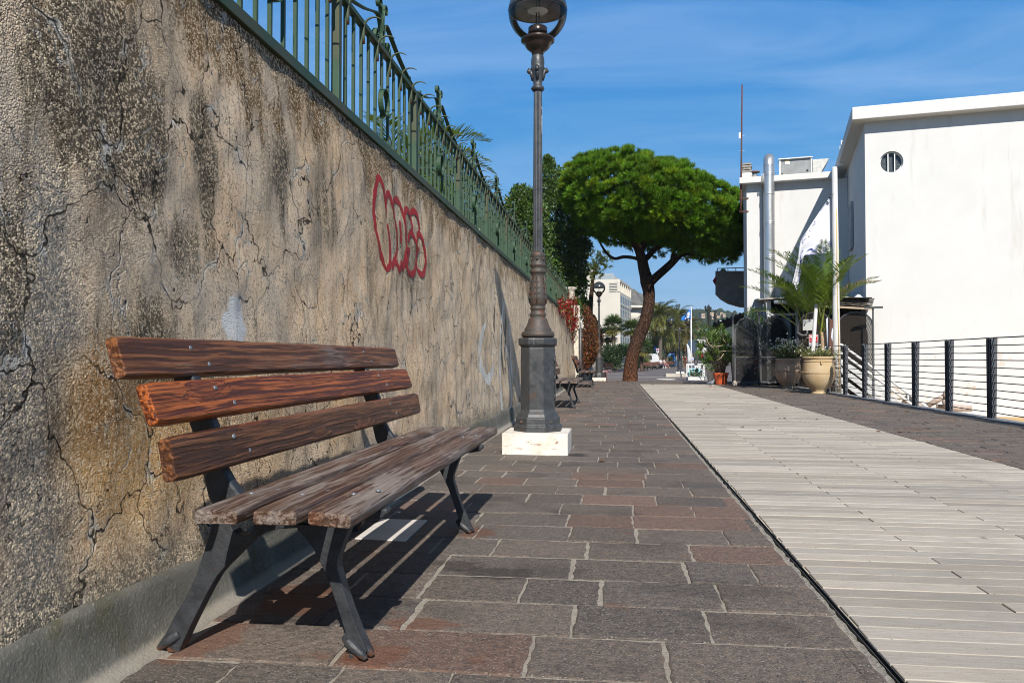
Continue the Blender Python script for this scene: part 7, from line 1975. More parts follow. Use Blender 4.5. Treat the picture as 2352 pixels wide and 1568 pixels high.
for u in (-6, -8, -9.5): mb.prism([q3(u, 0.4, zr + 1.0), q3(u + 0.2, 0.4, zr + 1.0), q3(u + 0.2, 0.4, zr + 2.8), q3(u, 0.4, zr + 2.8)], A2 * 0.2)
mb.build('roof_terrace', CREAM, apt, weld=False)
gm_ = Mat('glass_balustrade', (0.35, 0.42, 0.46, 1), 0.1); gm_.set('Alpha', 0.45)
mb = MB(); mb.prism([q3(-5.2, 0.1, zr), q3(-1.2, 0.1, zr), q3(-1.2, 0.1, zr + 1.2), q3(-5.2, 0.1, zr + 1.2)], A2 * 0.05); mb.prism([q3(-9, 0.1, zr + 2.0), q3(-4.0, 0.1, zr + 2.0), q3(-4.0, 0.1, zr + 3.0), q3(-9, 0.1, zr + 3.0)], A2 * 0.05); mb.build('glass_balustrade', gm_.m, apt, weld=False)

def plain_house(name, label, x0, y0, x1, y1, D, c, wins, depth=8, roof=None, group=None):
    """box house given by its seen outline, with windows as recessed-looking panes and a flat or pitched roof"""
    a, b = cz(x0, y1, D), cz(x1, y1, D); t = cz(x0, y0, D); root = thing(name, label, 'building', a, group)
    b.z = a.z; mb = MB(); mb.prism([a, b, Vector((b.x, b.y, t.z)), Vector((a.x, a.y, t.z))], cF * depth); mb.build('wall', simple('house_render', c, 0.9, var=0.08, scale=0.5), root)
    w = b - a; h = t.z - a.z
    for (u0, u1, v0, v1) in wins:
        P = [a + w * u + Vector((0, 0, h * v)) - cF * 0.02 for u, v in ((u0, v0), (u1, v0), (u1, v1), (u0, v1))]; mb = MB(); mb.prism(P, -cF * 0.03); mb.build('window', AWIN, root)
    if roof:
        mb = MB(); mb.prism([a - w * 0.04 + Vector((0, 0, h + 0.002)), b + w * 0.04 + Vector((0, 0, h + 0.002)), b + w * 0.04 + Vector((0, 0, h * 1.06)), a - w * 0.04 + Vector((0, 0, h * 1.06))], cF * depth); mb.build('roof', simple('roof_slab', roof, 0.9), root)
    return root
x0, y0 = Z1(936, 560); x1, y1 = Z1(1030, 1000)
plain_house('tan_house', 'tan house with one visible window between the apartment block and the pine trunk', x0, y0, x1, y1, 185, (0.50, 0.38, 0.27), [(0.14, 0.5, 0.76, 0.87), (0.14, 0.5, 0.5, 0.62)], 8, (0.62, 0.56, 0.46))
ov = MB(); p = zc(925, 515, 172); ov.lathe([(4.2, 0), (4.3, 0.25), (4.2, 0.5), (3.2, 0.62)], p + Vector((0, 0, -0.3)), 24); ov.lathe([(3.0, -3.5), (3.0, -0.31)], p, 24); o = ov.build('rotunda', CREAM); tag(o, 'pale rounded building top with overhanging roof right of the apartment block', 'building')
x0, y0 = Z1(1068, 690); x1, y1 = Z1(1160, 1010)
plain_house('white_house', 'distant white house front with balconies behind the palms right of the pine trunk', x0, y0, x1, y1, 200, (0.48, 0.46, 0.42), [(0.1 + 0.3 * i, 0.28 + 0.3 * i, 0.12 + 0.17 * j, 0.21 + 0.17 * j) for i in range(3) for j in range(5)], 10, (0.6, 0.57, 0.52))
x0, y0 = Z1(1690, 775); x1, y1 = Z1(1800, 860)
plain_house('white_house', 'low white house behind the second blue flag', x0, y0, x1, y1, 170, (0.52, 0.50, 0.47), [(0.1, 0.3, 0.3, 0.6), (0.5, 0.7, 0.3, 0.6)], 8, (0.65, 0.6, 0.55))
x0, y0 = Z1(1680, 885); x1, y1 = Z1(1790, 960)
plain_house('white_pavilion', 'small white pavilion showing through the left side of the oleander', x0, y0, x1, y1 + 14, 75, (0.5, 0.5, 0.48), [(0.1, 0.4, 0.4, 0.8)], 4, (0.7, 0.68, 0.66))

# ---- signs, kiosk, vehicles
def sign_post(zx, ztop, zbot, D, w): 
    s = MB(); a, b = zc(zx, zbot, D), zc(zx, ztop, D); s.tube([(a.x, a.y, GZ), (a.x, a.y, b.z)], w, 6); return s
def zpl(L, D): return [zc(x, y, D) for x, y in L]
SBL = simple('sign_blue', (0.01, 0.07, 0.32), 0.4); SWH = simple('sign_white_face', (0.58, 0.58, 0.58), 0.4); SBK = simple('sign_black', (0.02, 0.02, 0.02), 0.5); SRD = simple('sign_red_ring', (0.5, 0.02, 0.02), 0.5)
D = 110
cs = thing('crossing_sign', 'blue square pedestrian crossing sign on a thin pole', 'sign', foot(1207, D))
sign_post(1205, 950, 1110, D, 0.035).build('pole', simple('galvanised_pole', (0.4, 0.4, 0.4), 0.5, 0.5), cs)
mb = MB(); mb.prism(zpl([(1187, 997), (1232, 997), (1232, 952), (1187, 952)], D - 0.05), cF * 0.03); pl = mb.build('plate', SBL, cs)
mb = MB(); mb.prism(zpl([(1191, 993), (1226, 993), (1209, 956)], D - 0.09), cF * 0.02); tri = mb.build('triangle', SWH, pl)
mb = MB(); mb.tube(zpl([(1209, 967), (1209, 980)], D - 0.12), 0.05, 6); mb.tube(zpl([(1209, 980), (1203, 990)], D - 0.12), 0.03, 5); mb.tube(zpl([(1209, 980), (1214, 990)], D - 0.12), 0.03, 5); mb.tube(zpl([(1203, 974), (1215, 976)], D - 0.12), 0.02, 5); mb.ball(zc(1209, 964, D - 0.12), 0.05, 8, 6); mb.build('walking_figure', SBK, tri, weld=False)
ns = thing('no_stopping_sign', 'white no stopping sign plate with red and blue disc', 'sign', foot(1228, D - 3)); D2 = D - 3
sign_post(1226, 980, 1110, D2, 0.035).build('pole', simple('galvanised_post', (0.42, 0.42, 0.42), 0.5, 0.5), ns)
mb = MB(); mb.prism(zpl([(1213, 1028), (1242, 1028), (1242, 980), (1213, 980)], D2 - 0.05), cF * 0.03); pl = mb.build('plate', SWH, ns)
def disc(zx, zy, r, D, mat, parent, name):
    c = zc(zx, zy, D); mb = MB(); mb.prism([c + cR * (r * math.cos(a)) + Vector((0, 0, r * math.sin(a))) for a in np.linspace(0, 2 * PI, 24, endpoint=False)], cF * 0.02); return mb.build(name, mat, parent)
disc(1227.5, 996, 0.145, D2 - 0.08, SRD, pl, 'red_ring'); disc(1227.5, 996, 0.11, D2 - 0.11, SBL, pl, 'blue_disc')
mb = MB(); mb.bar(zc(1221, 1002, D2 - 0.14), zc(1234, 990, D2 - 0.14), 0.03); mb.build('red_bar', SRD, pl)
mb = MB(); mb.prism(zpl([(1218, 1022), (1226, 1022), (1226, 1014), (1218, 1014)], D2 - 0.08), cF * 0.02); mb.build('small_symbol', SBL, pl)
ki = thing('blue_kiosk', 'small bright blue kiosk with dark hatch at the end of the row of benches', 'kiosk', foot(1388, 135)); D = 135
KB = simple('kiosk_blue', (0.015, 0.22, 0.50), 0.5); KD = simple('kiosk_navy', (0.01, 0.03, 0.16), 0.5)
mb = MB(); mb.prism([foot(1352, D), foot(1420, D), Vector(foot(1420, D)) + Vector((0, 0, zc(1400, 1028, D).z - GZ)), Vector(foot(1352, D)) + Vector((0, 0, zc(1400, 1028, D).z - GZ))], cF * 2.5); mb.build('wall', KB, ki)
mb = MB(); P = zpl([(1346, 1028), (1424, 1028), (1424, 1013), (1346, 1013)], D - 0.3); mb.prism(P, cF * 3.1); mb.build('roof', KD, ki)
mb = MB(); mb.prism(zpl([(1358, 1110), (1398, 1110), (1398, 1062), (1358, 1062)], D - 0.03), -cF * 0.02); mb.build('hatch', SBK, ki)
mb = MB(); mb.prism(zpl([(1358, 1048), (1416, 1048), (1416, 1034), (1358, 1034)], D - 0.03), -cF * 0.02); mb.build('window_strip', simple('kiosk_white', (0.6, 0.68, 0.72), 0.5), ki)
def car(label, zx, D, rz, c, tall):
    b = foot(zx, D); root = thing('parked_car', label, 'car', b, 'parked cars behind the hedge'); L, Wd, H = (4.3, 1.75, 1.5 if not tall else 1.95)
    PT = simple('car_paint', c, 0.3, 0.0, var=0.03, spec=0.6)
    hl = [(-L / 2, 0.35), (L / 2, 0.35), (L / 2, 0.75), (L * 0.36, 0.92), (L * 0.22, H - 0.06), (L * 0.12, H), (-L * 0.40, H), (-L * 0.47, 0.95), (-L / 2, 0.8)]
    if tall: hl = [(-L / 2, 0.35), (L / 2, 0.35), (L / 2, 0.85), (L * 0.40, 1.05), (L * 0.28, H - 0.08), (L * 0.2, H), (-L * 0.48, H), (-L / 2, 1.2)]
    mb = MB(); mb.prism([b + Vector((x, -Wd / 2, z)) for x, z in hl], (0, Wd, 0)); body = mb.build('body', PT, root, bevel=0.06)
    for sg in (-1, 1):
        for x0, x1 in ((-L * 0.40, -L * 0.12), (-L * 0.10, L * 0.16)):
            mb = MB(); mb.prism([b + Vector((x0, sg * (Wd / 2 + 0.002), H * 0.58)), b + Vector((x1, sg * (Wd / 2 + 0.002), H * 0.58)), b + Vector((x1 - (0.08 if x1 > 0 else 0), sg * (Wd / 2 + 0.002), H * 0.90)), b + Vector((x0 + 0.05, sg * (Wd / 2 + 0.002), H * 0.90))], (0, sg * 0.01, 0)); mb.build('window', DARKGL, root)
        for x in (-L * 0.32, L * 0.32):
            mb = MB(); mb.tube([b + Vector((x, sg * (Wd / 2 - 0.18), 0.32)), b + Vector((x, sg * (Wd / 2 + 0.02), 0.32))], 0.32, 18); w_ = mb.build('wheel', SBK, root)
            mb = MB(); mb.tube([b + Vector((x, sg * (Wd / 2 + 0.015), 0.32)), b + Vector((x, sg * (Wd / 2 + 0.035), 0.32))], 0.18, 14); mb.build('rim', simple('rim_grey', (0.4, 0.4, 0.4), 0.4, 0.6), w_)
    mb = MB(); mb.prism([b + Vector((L * 0.37 - 0.02, -Wd * 0.42, 0.95)), b + Vector((L * 0.37 - 0.02, Wd * 0.42, 0.95)), b + Vector((L * 0.235, Wd * 0.38, H - 0.12)), b + Vector((L * 0.235, -Wd * 0.38, H - 0.12))], (0.03, 0, 0.02)); mb.build('windscreen', DARKGL, root)
    for sg in (-0.34, 0.34):
        mb = MB(); mb.box(b + Vector((L / 2, sg * Wd, 0.68)), (0.05, 0.32, 0.14)); mb.build('headlight', SWH, root)
    root.rotation_euler = (0, 0, rz); return root
car('white van parked behind the hedge and benches', 1120, 108, R(-12), (0.52, 0.52, 0.52), True)
car('dark car parked under the trees left of the pine trunk', 800, 100, R(8), (0.03, 0.035, 0.045), False)
car('silver grey car parked beyond the white van', 1190, 125, R(-10), (0.35, 0.37, 0.40), False)

# ---- flags
def flag(zx, ztop, zbot, D, outline, label, emblem):
    b = foot(zx, D); root = thing('flagpole', label[0], 'flagpole', b, 'flagpoles by the beach')
    t = zc(zx, ztop, D); m = MB(); m.tube([(b.x, b.y, GZ - 0.3), (b.x, b.y, t.z)], [0.055, 0.04], 10); m.ball((b.x, b.y, t.z), 0.06); m.build('pole', SWH, root)
    fl = thing('blue_flag', label[1], 'flag', zc(*outline[0], D), 'blue flags')
    tp = catmull([Vector(p) for p in outline[:4]], 6); bt = catmull([Vector(p) for p in outline[4:]], 6); n = len(tp); mb = MB(); V = []
    fp_ = lambda i, v, off=0: (lambda p: zc(p.x, p.y, D + 0.25 * math.sin(i * 0.55 + v * 2) * i / n - off))(tp[i] * (1 - v) + bt[i] * v)
    for i in range(n):
        for j in range(7): V.append(fp_(i, j / 6))
    mb.add(V, [(i * 7 + j, i * 7 + j + 1, (i + 1) * 7 + j + 1, (i + 1) * 7 + j) for i in range(n - 1) for j in range(6)], None, True)
    c = mb.build('cloth', simple('flag_blue', (0.012, 0.12, 0.38), 0.8), fl); s = c.modifiers.new('thickness', 'SOLIDIFY'); s.thickness = 0.004
    mb = MB()
    def patch(uv, off):
        P = []
        for u, v in uv: P.append(fp_(min(n - 1, int(u * (n - 1))), v, off))
        mb.add(P, [tuple(range(len(P)))])
    ring_ = [(0.38 + 0.20 * math.cos(a), 0.40 + 0.24 * math.sin(a)) for a in np.linspace(0, 2 * PI, 20, endpoint=False)]
    for k in range(0, 20): 
        a = k / 20 * 2 * PI; b2 = (k + 1) / 20 * 2 * PI
        cc_ = (0.40, 0.42)
        mb.add([fp_(min(n - 1, int((cc_[0] + r_ * 0.22 * math.cos(t)) * (n - 1))), cc_[1] + r_ * 0.26 * math.sin(t), 0.03) for r_, t in ((0.15, a), (1, a), (1, b2), (0.15, b2))], [(0, 1, 2, 3)])
    for dv in (0.72, 0.80):
        mb.strap([fp_(min(n - 1, int(u * (n - 1))), dv + 0.03 * math.sin(u * 20), 0.03) for u in np.linspace(0.25, 0.7, 9)], 0.06, 0.004, ref=(0, 0, 1))
    mb.build('emblem', SWH, fl, weld=False)
flag(1611, 513, 1155, 56, [(1606, 530), (1575, 555), (1545, 590), (1500, 622), (1607, 640), (1575, 643), (1540, 655), (1497, 668)], ('white flagpole by the beach entrance carrying the nearer blue flag', 'nearer blue flag with white wave emblem, beside the double lamp'), True)
flag(1799, 735, 1000, 92, [(1796, 752), (1775, 757), (1750, 765), (1722, 782), (1796, 795), (1775, 796), (1745, 800), (1718, 808)], ('farther white flagpole half hidden by the oleander bush', 'farther blue flag with white emblem, above the oleander bush'), True)

# ---- white beach gate with planter, surfboard, agave
D = 47.5
wg = thing('white_gate', 'white and turquoise tubular gate at the beach entrance', 'gate', foot(1660, D)); TUQ = simple('turquoise_tube', (0.30, 0.62, 0.68), 0.5)
mb = MB()
for x in (1561, 1578, 1755): mb.bar(zc(x, 1342, D), zc(x, 1155, D), 0.07)
mb.bar(zc(1558, 1160, D), zc(1770, 1160, D), 0.07); mb.bar(zc(1561, 1240, D), zc(1600, 1240, D), 0.05); mb.bar(zc(1595, 1165, D + 0.2), zc(1595, 1250, D + 0.2), 0.05)
mb.build('white_frame', WTUBE, wg, weld=False)
mb = MB(); mb.tube(catmull([Vector(p) for p in zpl([(1590, 1340), (1590, 1235), (1600, 1215), (1620, 1212), (1700, 1214), (1705, 1230), (1705, 1300)], D - 0.2)], 4), 0.035, 8); mb.tube(zpl([(1570, 1244), (1710, 1244)], D - 0.2), 0.03, 8); mb.build('turquoise_rail', TUQ, wg, weld=False)
pb = MB(); pb.prism(zpl([(1576, 1342), (1760, 1342), (1760, 1306), (1576, 1304)], D - 0.6), cF * 0.5); o = pb.build('white_planter', simple('white_planter_paint', (0.52, 0.52, 0.50), 0.7), bevel=0.01); tag(o, 'long white planter box at the foot of the white gate', 'planter')
gb = MB(); gb.prism(zpl([(1764, 1342), (1832, 1342), (1832, 1300), (1764, 1298)], D - 0.4), cF * 0.5); o = gb.build('grey_planter', simple('grey_planter_paint', (0.20, 0.21, 0.22), 0.7), bevel=0.01); tag(o, 'grey box planter between the white planter and the red flowerpot', 'planter')
wp2 = MB(); wp2.prism(zpl([(1635, 1205), (1720, 1205), (1720, 1172), (1635, 1172)], D + 0.5), cF * 0.05); wp2.prism(zpl([(1700, 1300), (1768, 1300), (1768, 1215), (1700, 1215)], D + 0.5), cF * 0.05); 
o = wp2.build('white_boards', simple('white_board', (0.5, 0.5, 0.49), 0.7), weld=False); tag(o, 'white boards standing behind the white and turquoise gate', 'board')
ag = thing('agave', 'spiky grey green agave in the white planter', 'agave', zc(1650, 1306, D - 0.3)); fo = Foliage()
n = 26; P = np.tile(np.array(zc(1650, 1300, D - 0.3)), (n, 1)); dn = unit(np.stack([nr.normal(size=n), nr.normal(size=n) * 0.7, nr.uniform(0.25, 1.2, n)], 1)); V, Fq = leaf_quads(P, dn, nr.uniform(0.5, 0.85, n), 0.11); fo.add(V, Fq, vary(n, (0.10, 0.15, 0.09), 0.3)); fo.build('leaves', LEAF, ag)
sbd = MB(); P = zpl([(1586, 1150), (1589, 1100), (1588, 1050), (1582, 1000), (1572, 955), (1561, 926)], D + 2); sbd.tube(P, [0.10, 0.115, 0.11, 0.10, 0.07, 0.02], 12, flat=0.5, ref=cR); o = sbd.build('surfboard', simple('board_white', (0.48, 0.50, 0.52), 0.3)); tag(o, 'curved white surfboard standing upright behind the white gate', 'surfboard')
rd = MB(); c_ = at(*Z1(1325, 1331), Z=GZ + 0.0); rd.prism([(c_.x + 0.62 * math.cos(a), c_.y + 1.4 * math.sin(a), GZ + 0.004) for a in np.linspace(0, 2 * PI, 28, endpoint=False)], (0, 0, 0.006)); o = rd.build('stone_disc', simple('pale_disc', (0.58, 0.54, 0.44), 0.85)); tag(o, 'pale round stone disc set flush in the dark plaza paving', 'disc')
db = thing('dark_box', 'dark wooden box with purple edge beside the far lamp plinth', 'box', foot(628, 33.6)); b = db.location
mb = MB(); mb.prism(zpl([(598, 1345), (640, 1345), (640, 1254), (598, 1258)], 33.8), cF * 0.5); mb.build('box', DARK, db); mb = MB(); mb.prism(zpl([(637, 1342), (652, 1342), (652, 1258), (637, 1252)], 33.7), cF * 0.5); mb.build('end_board', simple('purple_board', (0.10, 0.035, 0.055), 0.6), db)

# ---- candelabra cacti and pergola roof
CAC = simple('cactus_green', (0.010, 0.013, 0.010), 0.8, var=0.3)
def cactus(label, stems, D):
    root = thing('tall_cactus', label, 'cactus', foot(stems[0][0][0][0], D), 'tall cacti behind the oleander')
    for L, w in stems:
        mb = MB(); P = catmull([Vector(p) for p in zpl(L, D)], 4); n = len(P); k = 14
        rr = [w * (1 + 0.10 * math.sin(i * 1.9)) * (1 if i < n - 2 else (0.85 if i == n - 2 else 0.4)) for i in range(n)]
        mb.tube(P, rr, k); mb.build('stem', CAC, root)
cactus('tallest dark cactus with two raised arms', [([(1815, 900), (1815, 740), (1812, 600), (1808, 482)], 0.085), ([(1808, 556), (1785, 545), (1774, 520), (1774, 492)], 0.06), ([(1808, 556), (1826, 548), (1831, 525), (1831, 505)], 0.06)], 45)
cactus('middle dark cactus, single straight stem', [([(1883, 900), (1884, 700), (1886, 600), (1888, 538)], 0.075)], 46)
cactus('shortest dark cactus, single stem beside the pergola roof', [([(1918, 900), (1920, 740), (1921, 650)], 0.075)], 46)
pr = thing('pergola', 'dark sloping pergola roof beyond the mesh gate', 'pergola', cz(1670, 850, 31)); 
mb = MB(); a, b = cz(1634, 752, 31), cz(1712, 724, 31); mb.prism([a, b, b + Vector((0, 0, 0.14)), a + Vector((0, 0, 0.10))], AW * 4); 
for t in np.linspace(0.05, 0.95, 8): 
    p = a.lerp(b, t); mb.prism([p + Vector((0, 0, 0.12)), p + Vector((0.05, 0, 0.12)), p + Vector((0.05, 0, 0.19)), p + Vector((0, 0, 0.19))], AW * 4)
mb.build('roof', simple('dark_roof', (0.035, 0.032, 0.030), 0.9), pr, weld=False)
mb = MB()
for x in (1640, 1700): mb.bar(cz(x, 885, 31.2), cz(x, 745 if x == 1640 else 730, 31.2), 0.1)
mb.build('posts', GFR, pr, weld=False)

# ---- hills with woods and scattered houses
def hill(name, ridge, D0, D1, base_z, seed, c_lo, c_hi, rock, lump, res):
    xs = np.linspace(ridge[0][0], ridge[-1][0], res); rx = [p[0] for p in ridge]; ry = [p[1] for p in ridge]; nv = 46
    V = []; C = []
    for x in xs:
        yr = np.interp(x, rx, ry); top = cz(x, yr, D1)
        for j in range(nv):
            v = j / (nv - 1); D_ = D0 + (D1 - D0) * v
            p = cz(x, 821, D_); h = top.z * (v ** 0.8) + base_z * (1 - v)
            nz_ = mnoise.fractal(Vector((p.x / lump, p.y / lump, seed)), 0.9, 2.1, 4) * lump * 0.28 + abs(mnoise.noise(Vector((p.x / lump * 2.5, p.y / lump * 2.5, seed + 9)))) * lump * 0.35
            V.append((p.x, p.y, h + nz_ * (0.2 + 0.8 * v if v < 0.97 else 0.6) - lump * 0.2))
    F_ = [(i * nv + j, (i + 1) * nv + j, (i + 1) * nv + j + 1, i * nv + j + 1) for i in range(res - 1) for j in range(nv - 1)]
    M = Mat(name + '_woods', rough=0.95, spec=0.1); f = M.noise(2.2 / lump, 6, 0.7); g2 = M.noise(0.25 / lump, 4, 0.6)
    c = M.mix(M.step(f, 0.38, 0.62), c_lo, c_hi)
    if rock: c = M.mix(M.mul(M.step(M.math('ADD', g2, M.mul(f, 0.4)), 0.62, 0.76), rock), c, (0.20, 0.17, 0.135, 1))
    M.set('Base Color', c); M.bump(f, 0.9, lump * 0.25)
    o = np_mesh(name, V, F_, None, M.m, kind='structure', smooth=True); return o
hz = lambda L: [(Z1(a, b)[0], Z1(a, b)[1]) for a, b in L]
hill('hill', hz([(100, 40), (420, 60), (560, 98), (640, 120), (760, 170), (870, 245), (1000, 310), (1100, 372), (1200, 430), (1290, 470), (1400, 520), (1480, 560), (1600, 650)]), 700, 1500, -2, 3, (0.028, 0.034, 0.018, 1), (0.085, 0.085, 0.048, 1), 0.8, 26, 200)
hill('hill', hz([(1150, 560), (1250, 530), (1380, 512), (1480, 512), (1600, 520), (1680, 505), (1800, 512), (1900, 508), (1980, 525), (2060, 540), (2140, 555), (2220, 590), (2500, 690)]), 420, 900, -2, 7, (0.018, 0.030, 0.016, 1), (0.050, 0.066, 0.030, 1), 0.0, 16, 240)
hh = [(1728, 628, 1770, 582, 'pale ruined house at the left of the hillside cluster'), (1828, 600, 1905, 570, 'widest pale house on the wooded hill, behind the tallest cactus'), (1845, 640, 1868, 605, 'narrow pale tower house in the middle of the hillside cluster'), (1940, 598, 1975, 572, 'pale house on the hill right of the second cactus'), (1972, 615, 2002, 585, 'pale house at the right end of the hillside cluster'), (1890, 625, 1942, 608, 'low pale terrace wall house below the hillside cluster')]
for i, (a, b, c, d, lb) in enumerate(hh):
    x0, y0 = Z1(a, d); x1, y1 = Z1(c, b)
    plain_house('hill_house', lb, x0, y0, x1, y1 + 1.5, 590 - 4 * i, (0.36, 0.27, 0.20), [(0.12, 0.24, 0.45, 0.75), (0.45, 0.57, 0.45, 0.75), (0.75, 0.87, 0.45, 0.75)], 8, (0.36, 0.28, 0.21), 'houses on the wooded hill')
for (a, b, c, d, lb) in ((1935, 692, 1965, 664, 'white house low on the hill beside the shortest cactus'), (1965, 694, 2000, 678, 'white house low on the hill above the pergola roof')):
    x0, y0 = Z1(a, d); x1, y1 = Z1(c, b)
    plain_house('hill_house', lb, x0, y0, x1, y1 + 1, 430, (0.62, 0.60, 0.56), [(0.2, 0.4, 0.4, 0.8), (0.6, 0.8, 0.4, 0.8)], 6, (0.5, 0.46, 0.4), 'houses on the wooded hill')
# round green tree crowns in the middle distance
def round_tree(label, zx, zy, rx, rz_, D, n, colour, grp):
    root = thing('round_tree', label, 'tree', foot(zx, D), grp); c = zc(zx, zy, D); s = D / FPX * 0.2014; fo = Foliage(); cc = []
    for i in range(n):
        d = rand_dirs(1)[0]; d[2] = abs(d[2]) * 1.0 - 0.15; cc.append(np.array(c) + d * np.array((rx * s, rx * s, rz_ * s)) * nr.uniform(0.7, 1.0))
    crown_leaves(fo, cc, [rx * s * 0.26] * n, 60, rx * s * 0.085, rx * s * 0.035, colour, 0.5); fo.build('crown', LEAF, root)
    mb = MB(); mb.tube([root.location, (c.x, c.y, c.z)], rx * s * 0.07, 7); mb.build('trunk', GBARK, root)
for a in ((1680, 740, 75, 55, 150, 55, (0.045, 0.095, 0.022), 'rounded green tree right of the nearer blue flag'), (1650, 850, 85, 85, 130, 70, (0.045, 0.105, 0.020), 'rounded bright green tree behind the white flagpole'), (1745, 860, 70, 60, 120, 45, (0.040, 0.085, 0.020), 'rounded green tree behind the second blue flag'), (1560, 980, 60, 60, 170, 40, (0.03, 0.05, 0.015), 'dark tree deep behind the walking people'), (1110, 940, 60, 70, 160, 40, (0.04, 0.075, 0.02), 'green tree behind the single globe lamp'), (1320, 960, 90, 50, 190, 40, (0.035, 0.06, 0.018), 'dark tree behind the blue kiosk'), (1450, 940, 100, 60, 210, 40, (0.03, 0.055, 0.016), 'dark tree at the far end of the promenade')):
    round_tree(a[7], *a[:6], a[6], 'trees in the middle distance')

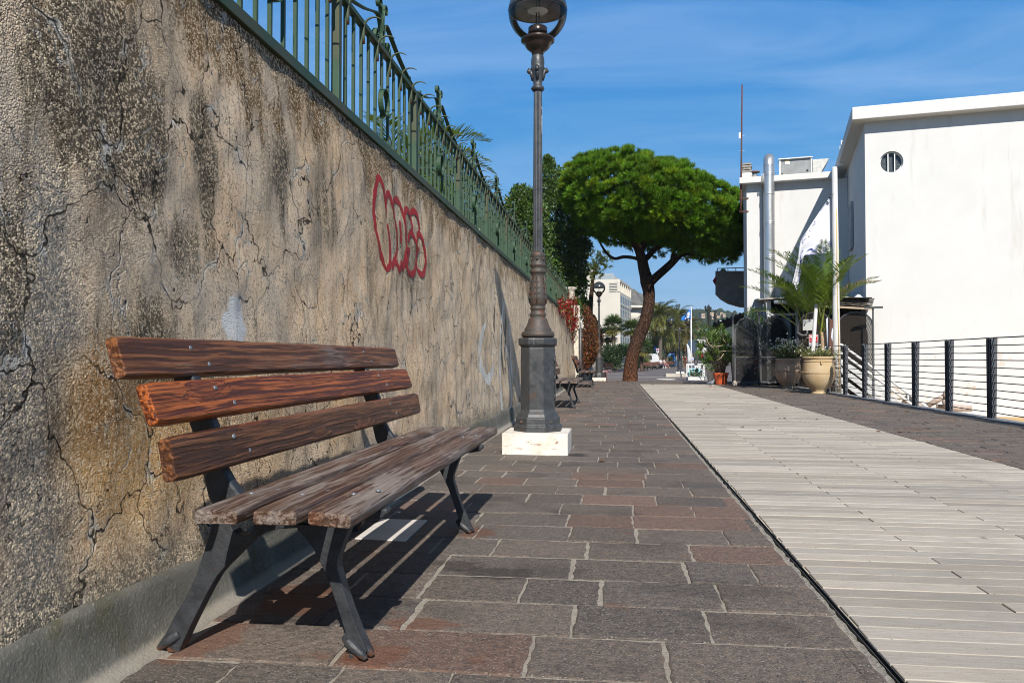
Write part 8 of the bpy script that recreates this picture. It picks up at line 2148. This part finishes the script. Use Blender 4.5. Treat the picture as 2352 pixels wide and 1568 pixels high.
# ---- people
SKIN = simple('skin', (0.42, 0.25, 0.17), 0.6); HAIR = simple('dark_hair', (0.035, 0.025, 0.02), 0.7)
def skinned(name, joints, bones, mat, parent, sub=1):
    me = bpy.data.meshes.new(name); root = parent
    me.from_pydata([Vector(j[0]) for j in joints], bones, []); me.materials.append(mat)
    o = bpy.data.objects.new(name, me); col.objects.link(o); o.parent = parent
    m = o.modifiers.new('skin', 'SKIN'); m.use_smooth_shade = True
    for i, (p, r) in enumerate(joints):
        v = me.skin_vertices[0].data[i]; rr = r if hasattr(r, '__len__') else (r, r); v.radius = rr; v.use_root = (i == 0)
    s = o.modifiers.new('smooth', 'SUBSURF'); s.levels = s.render_levels = sub
    return o
def person(label, zx, D, face, pose, shirt, trousers, hair=(0.035, 0.025, 0.02), hat=None, bag=None):
    b = foot(zx, D); root = thing('person', label, 'person', b); up = 0.0
    sit = pose == 'sit'
    hipz = 0.52 if sit else 0.93
    H = Vector((0, 0, hipz)); C = H + Vector((0, -0.06 if sit else 0.01, 0.48)); N = C + Vector((0, 0.02, 0.10)); HD = N + Vector((0, 0.03, 0.13))
    J = [(H, (0.15, 0.11)), (H + Vector((0, -0.02, 0.22)), (0.13, 0.10)), (C + Vector((0, 0, -0.08)), (0.16, 0.11)), (N, 0.055), (HD, (0.085, 0.10)), (HD + Vector((0, 0, 0.09)), (0.07, 0.085))]
    Bn = [(0, 1), (1, 2), (2, 3), (3, 4), (4, 5)]
    Jt = [(H, (0.165, 0.125))]; Bt = []; Js = [(H + Vector((0, 0, 0.02)), (0.165, 0.125)), (H + Vector((0, -0.02, 0.22)), (0.145, 0.115)), (C + Vector((0, 0, -0.06)), (0.175, 0.125)), (N + Vector((0, 0, -0.03)), (0.07, 0.06))]; Bs = [(0, 1), (1, 2), (2, 3)]
    for sg in (-1, 1):
        st = 0.16 * sg if pose == 'walk' else 0.0
        hp = H + Vector((0.09 * sg, 0, -0.04))
        if sit: kn, an, to = hp + Vector((0.02 * sg, 0.44, 0.02)), hp + Vector((0.03 * sg, 0.56 + 0.1 * sg, -0.36)), hp + Vector((0.03 * sg, 0.76 + 0.1 * sg, -0.43))
        else: kn, an, to = hp + Vector((0.01 * sg, 0.06 + st * 0.6, -0.42)), hp + Vector((0.01 * sg, st, -0.82)), hp + Vector((0.015 * sg, 0.16 + st, -0.87))
        k = len(J); J += [(hp, 0.085), (kn, 0.06), (an, 0.042), (to, (0.04, 0.03))]; Bn += [(0, k), (k, k + 1), (k + 1, k + 2), (k + 2, k + 3)]
        k = len(Jt); Jt += [(hp, 0.10), (kn, 0.078), (an + Vector((0, 0, 0.04)), 0.068)]; Bt += [(0, k), (k, k + 1), (k + 1, k + 2)]
        sh = C + Vector((0.17 * sg, 0, -0.02)); el = sh + (Vector((0.05 * sg, 0.12, -0.26)) if sit else Vector((0.04 * sg, -0.04 - st * 0.4, -0.28))); ha = el + (Vector((-0.08 * sg, 0.24, 0.0)) if sit or pose == 'hold' else Vector((0.0, 0.10 - st * 0.3, -0.24))); fi = ha + (ha - el).normalized() * 0.10
        k = len(J); J += [(sh, 0.06), (el, 0.042), (ha, 0.032), (fi, (0.035, 0.02))]; Bn += [(2, k), (k, k + 1), (k + 1, k + 2), (k + 2, k + 3)]
        k = len(Js); Js += [(sh, 0.075), (el + (ha - el) * 0.1, 0.058)]; Bs += [(2, k), (k, k + 1)]
    skinned('body', J, Bn, SKIN, root); skinned('shirt', Js, Bs, simple('shirt', shirt, 0.9), root); skinned('trousers', Jt, Bt, simple('trousers', trousers, 0.9), root)
    hr = MB(); hr.ball(HD + Vector((0, -0.02, 0.05)), 0.105, 10, 8, sq=(0.9, 1.0, 1.05)); o = hr.build('hair', simple('hair', hair, 0.8), None); o.parent = root
    for sx in (-1, 1):
        sh_ = MB(); q = Jt[3 if sx < 0 else 6][0] + Vector((0, 0.07, -0.06)); sh_.ball(q, 0.06, 8, 6, sq=(0.8, 2.0, 0.7)); o = sh_.build('shoe', simple('shoe', (0.6, 0.6, 0.58), 0.7) if sit else simple('dark_shoe', (0.1, 0.1, 0.1), 0.7), None); o.parent = root
    if hat: h_ = MB(); h_.lathe([(0.17, 0.0), (0.16, 0.015), (0.10, 0.02), (0.09, 0.10), (0.03, 0.12)], HD + Vector((0, 0, 0.09)), 14); o = h_.build('hat', simple('straw', hat, 0.9), None); o.parent = root
    if bag: g_ = MB(); g_.box(C + Vector((0, -0.2, -0.15)), (0.3, 0.16, 0.42)); o = g_.build('backpack', simple('backpack_cloth', bag, 0.9), None, bevel=0.04); o.parent = root
    root.rotation_euler = (0, 0, face); root.location = (b.x, b.y, GZ)
    return root
person('seated person in a white shirt and navy trousers on the distant bench', 1255, 101, R(-62), 'sit', (0.68, 0.68, 0.68), (0.02, 0.03, 0.07))
person('seated person in pink shorts beside the man in white', 1302, 106, R(-62), 'sit', (0.55, 0.45, 0.42), (0.45, 0.15, 0.18))
person('walking person in a blue shirt and jeans left of the near double lamp', 1438, 120, R(-60), 'hold', (0.06, 0.16, 0.28), (0.05, 0.12, 0.24), (0.05, 0.03, 0.025))
person('person in olive clothes just right of the near double lamp post', 1512, 118, R(80), 'walk', (0.09, 0.10, 0.05), (0.13, 0.12, 0.08))
person('person in a red top with dark backpack and brown trousers', 1541, 114, R(0), 'walk', (0.36, 0.03, 0.03), (0.12, 0.05, 0.03), (0.03, 0.02, 0.02), None, (0.04, 0.015, 0.02))
person('person in a lilac shirt and straw hat behind the white gate', 1620, 95, R(-40), 'stand', (0.35, 0.42, 0.62), (0.25, 0.27, 0.35), (0.1, 0.07, 0.05), (0.42, 0.27, 0.15))
# ================================================================== thin sea haze
hzm = bpy.data.materials.new('haze'); hzm.use_nodes = True
n_ = hzm.node_tree; n_.nodes.remove(n_.nodes['Principled BSDF'])
pv = n_.nodes.new('ShaderNodeVolumePrincipled'); pv.inputs['Color'].default_value = (0.72, 0.86, 1.0, 1); pv.inputs['Density'].default_value = 0.00013
n_.links.new(pv.outputs[0], n_.nodes['Material Output'].inputs['Volume'])
hb = MB(); hb.box((0, 2950, 158), (6400, 6300, 325)); o = hb.build('haze', hzm); tag(o, kind='stuff'); o['label'] = 'thin pale haze in the air over the bay'
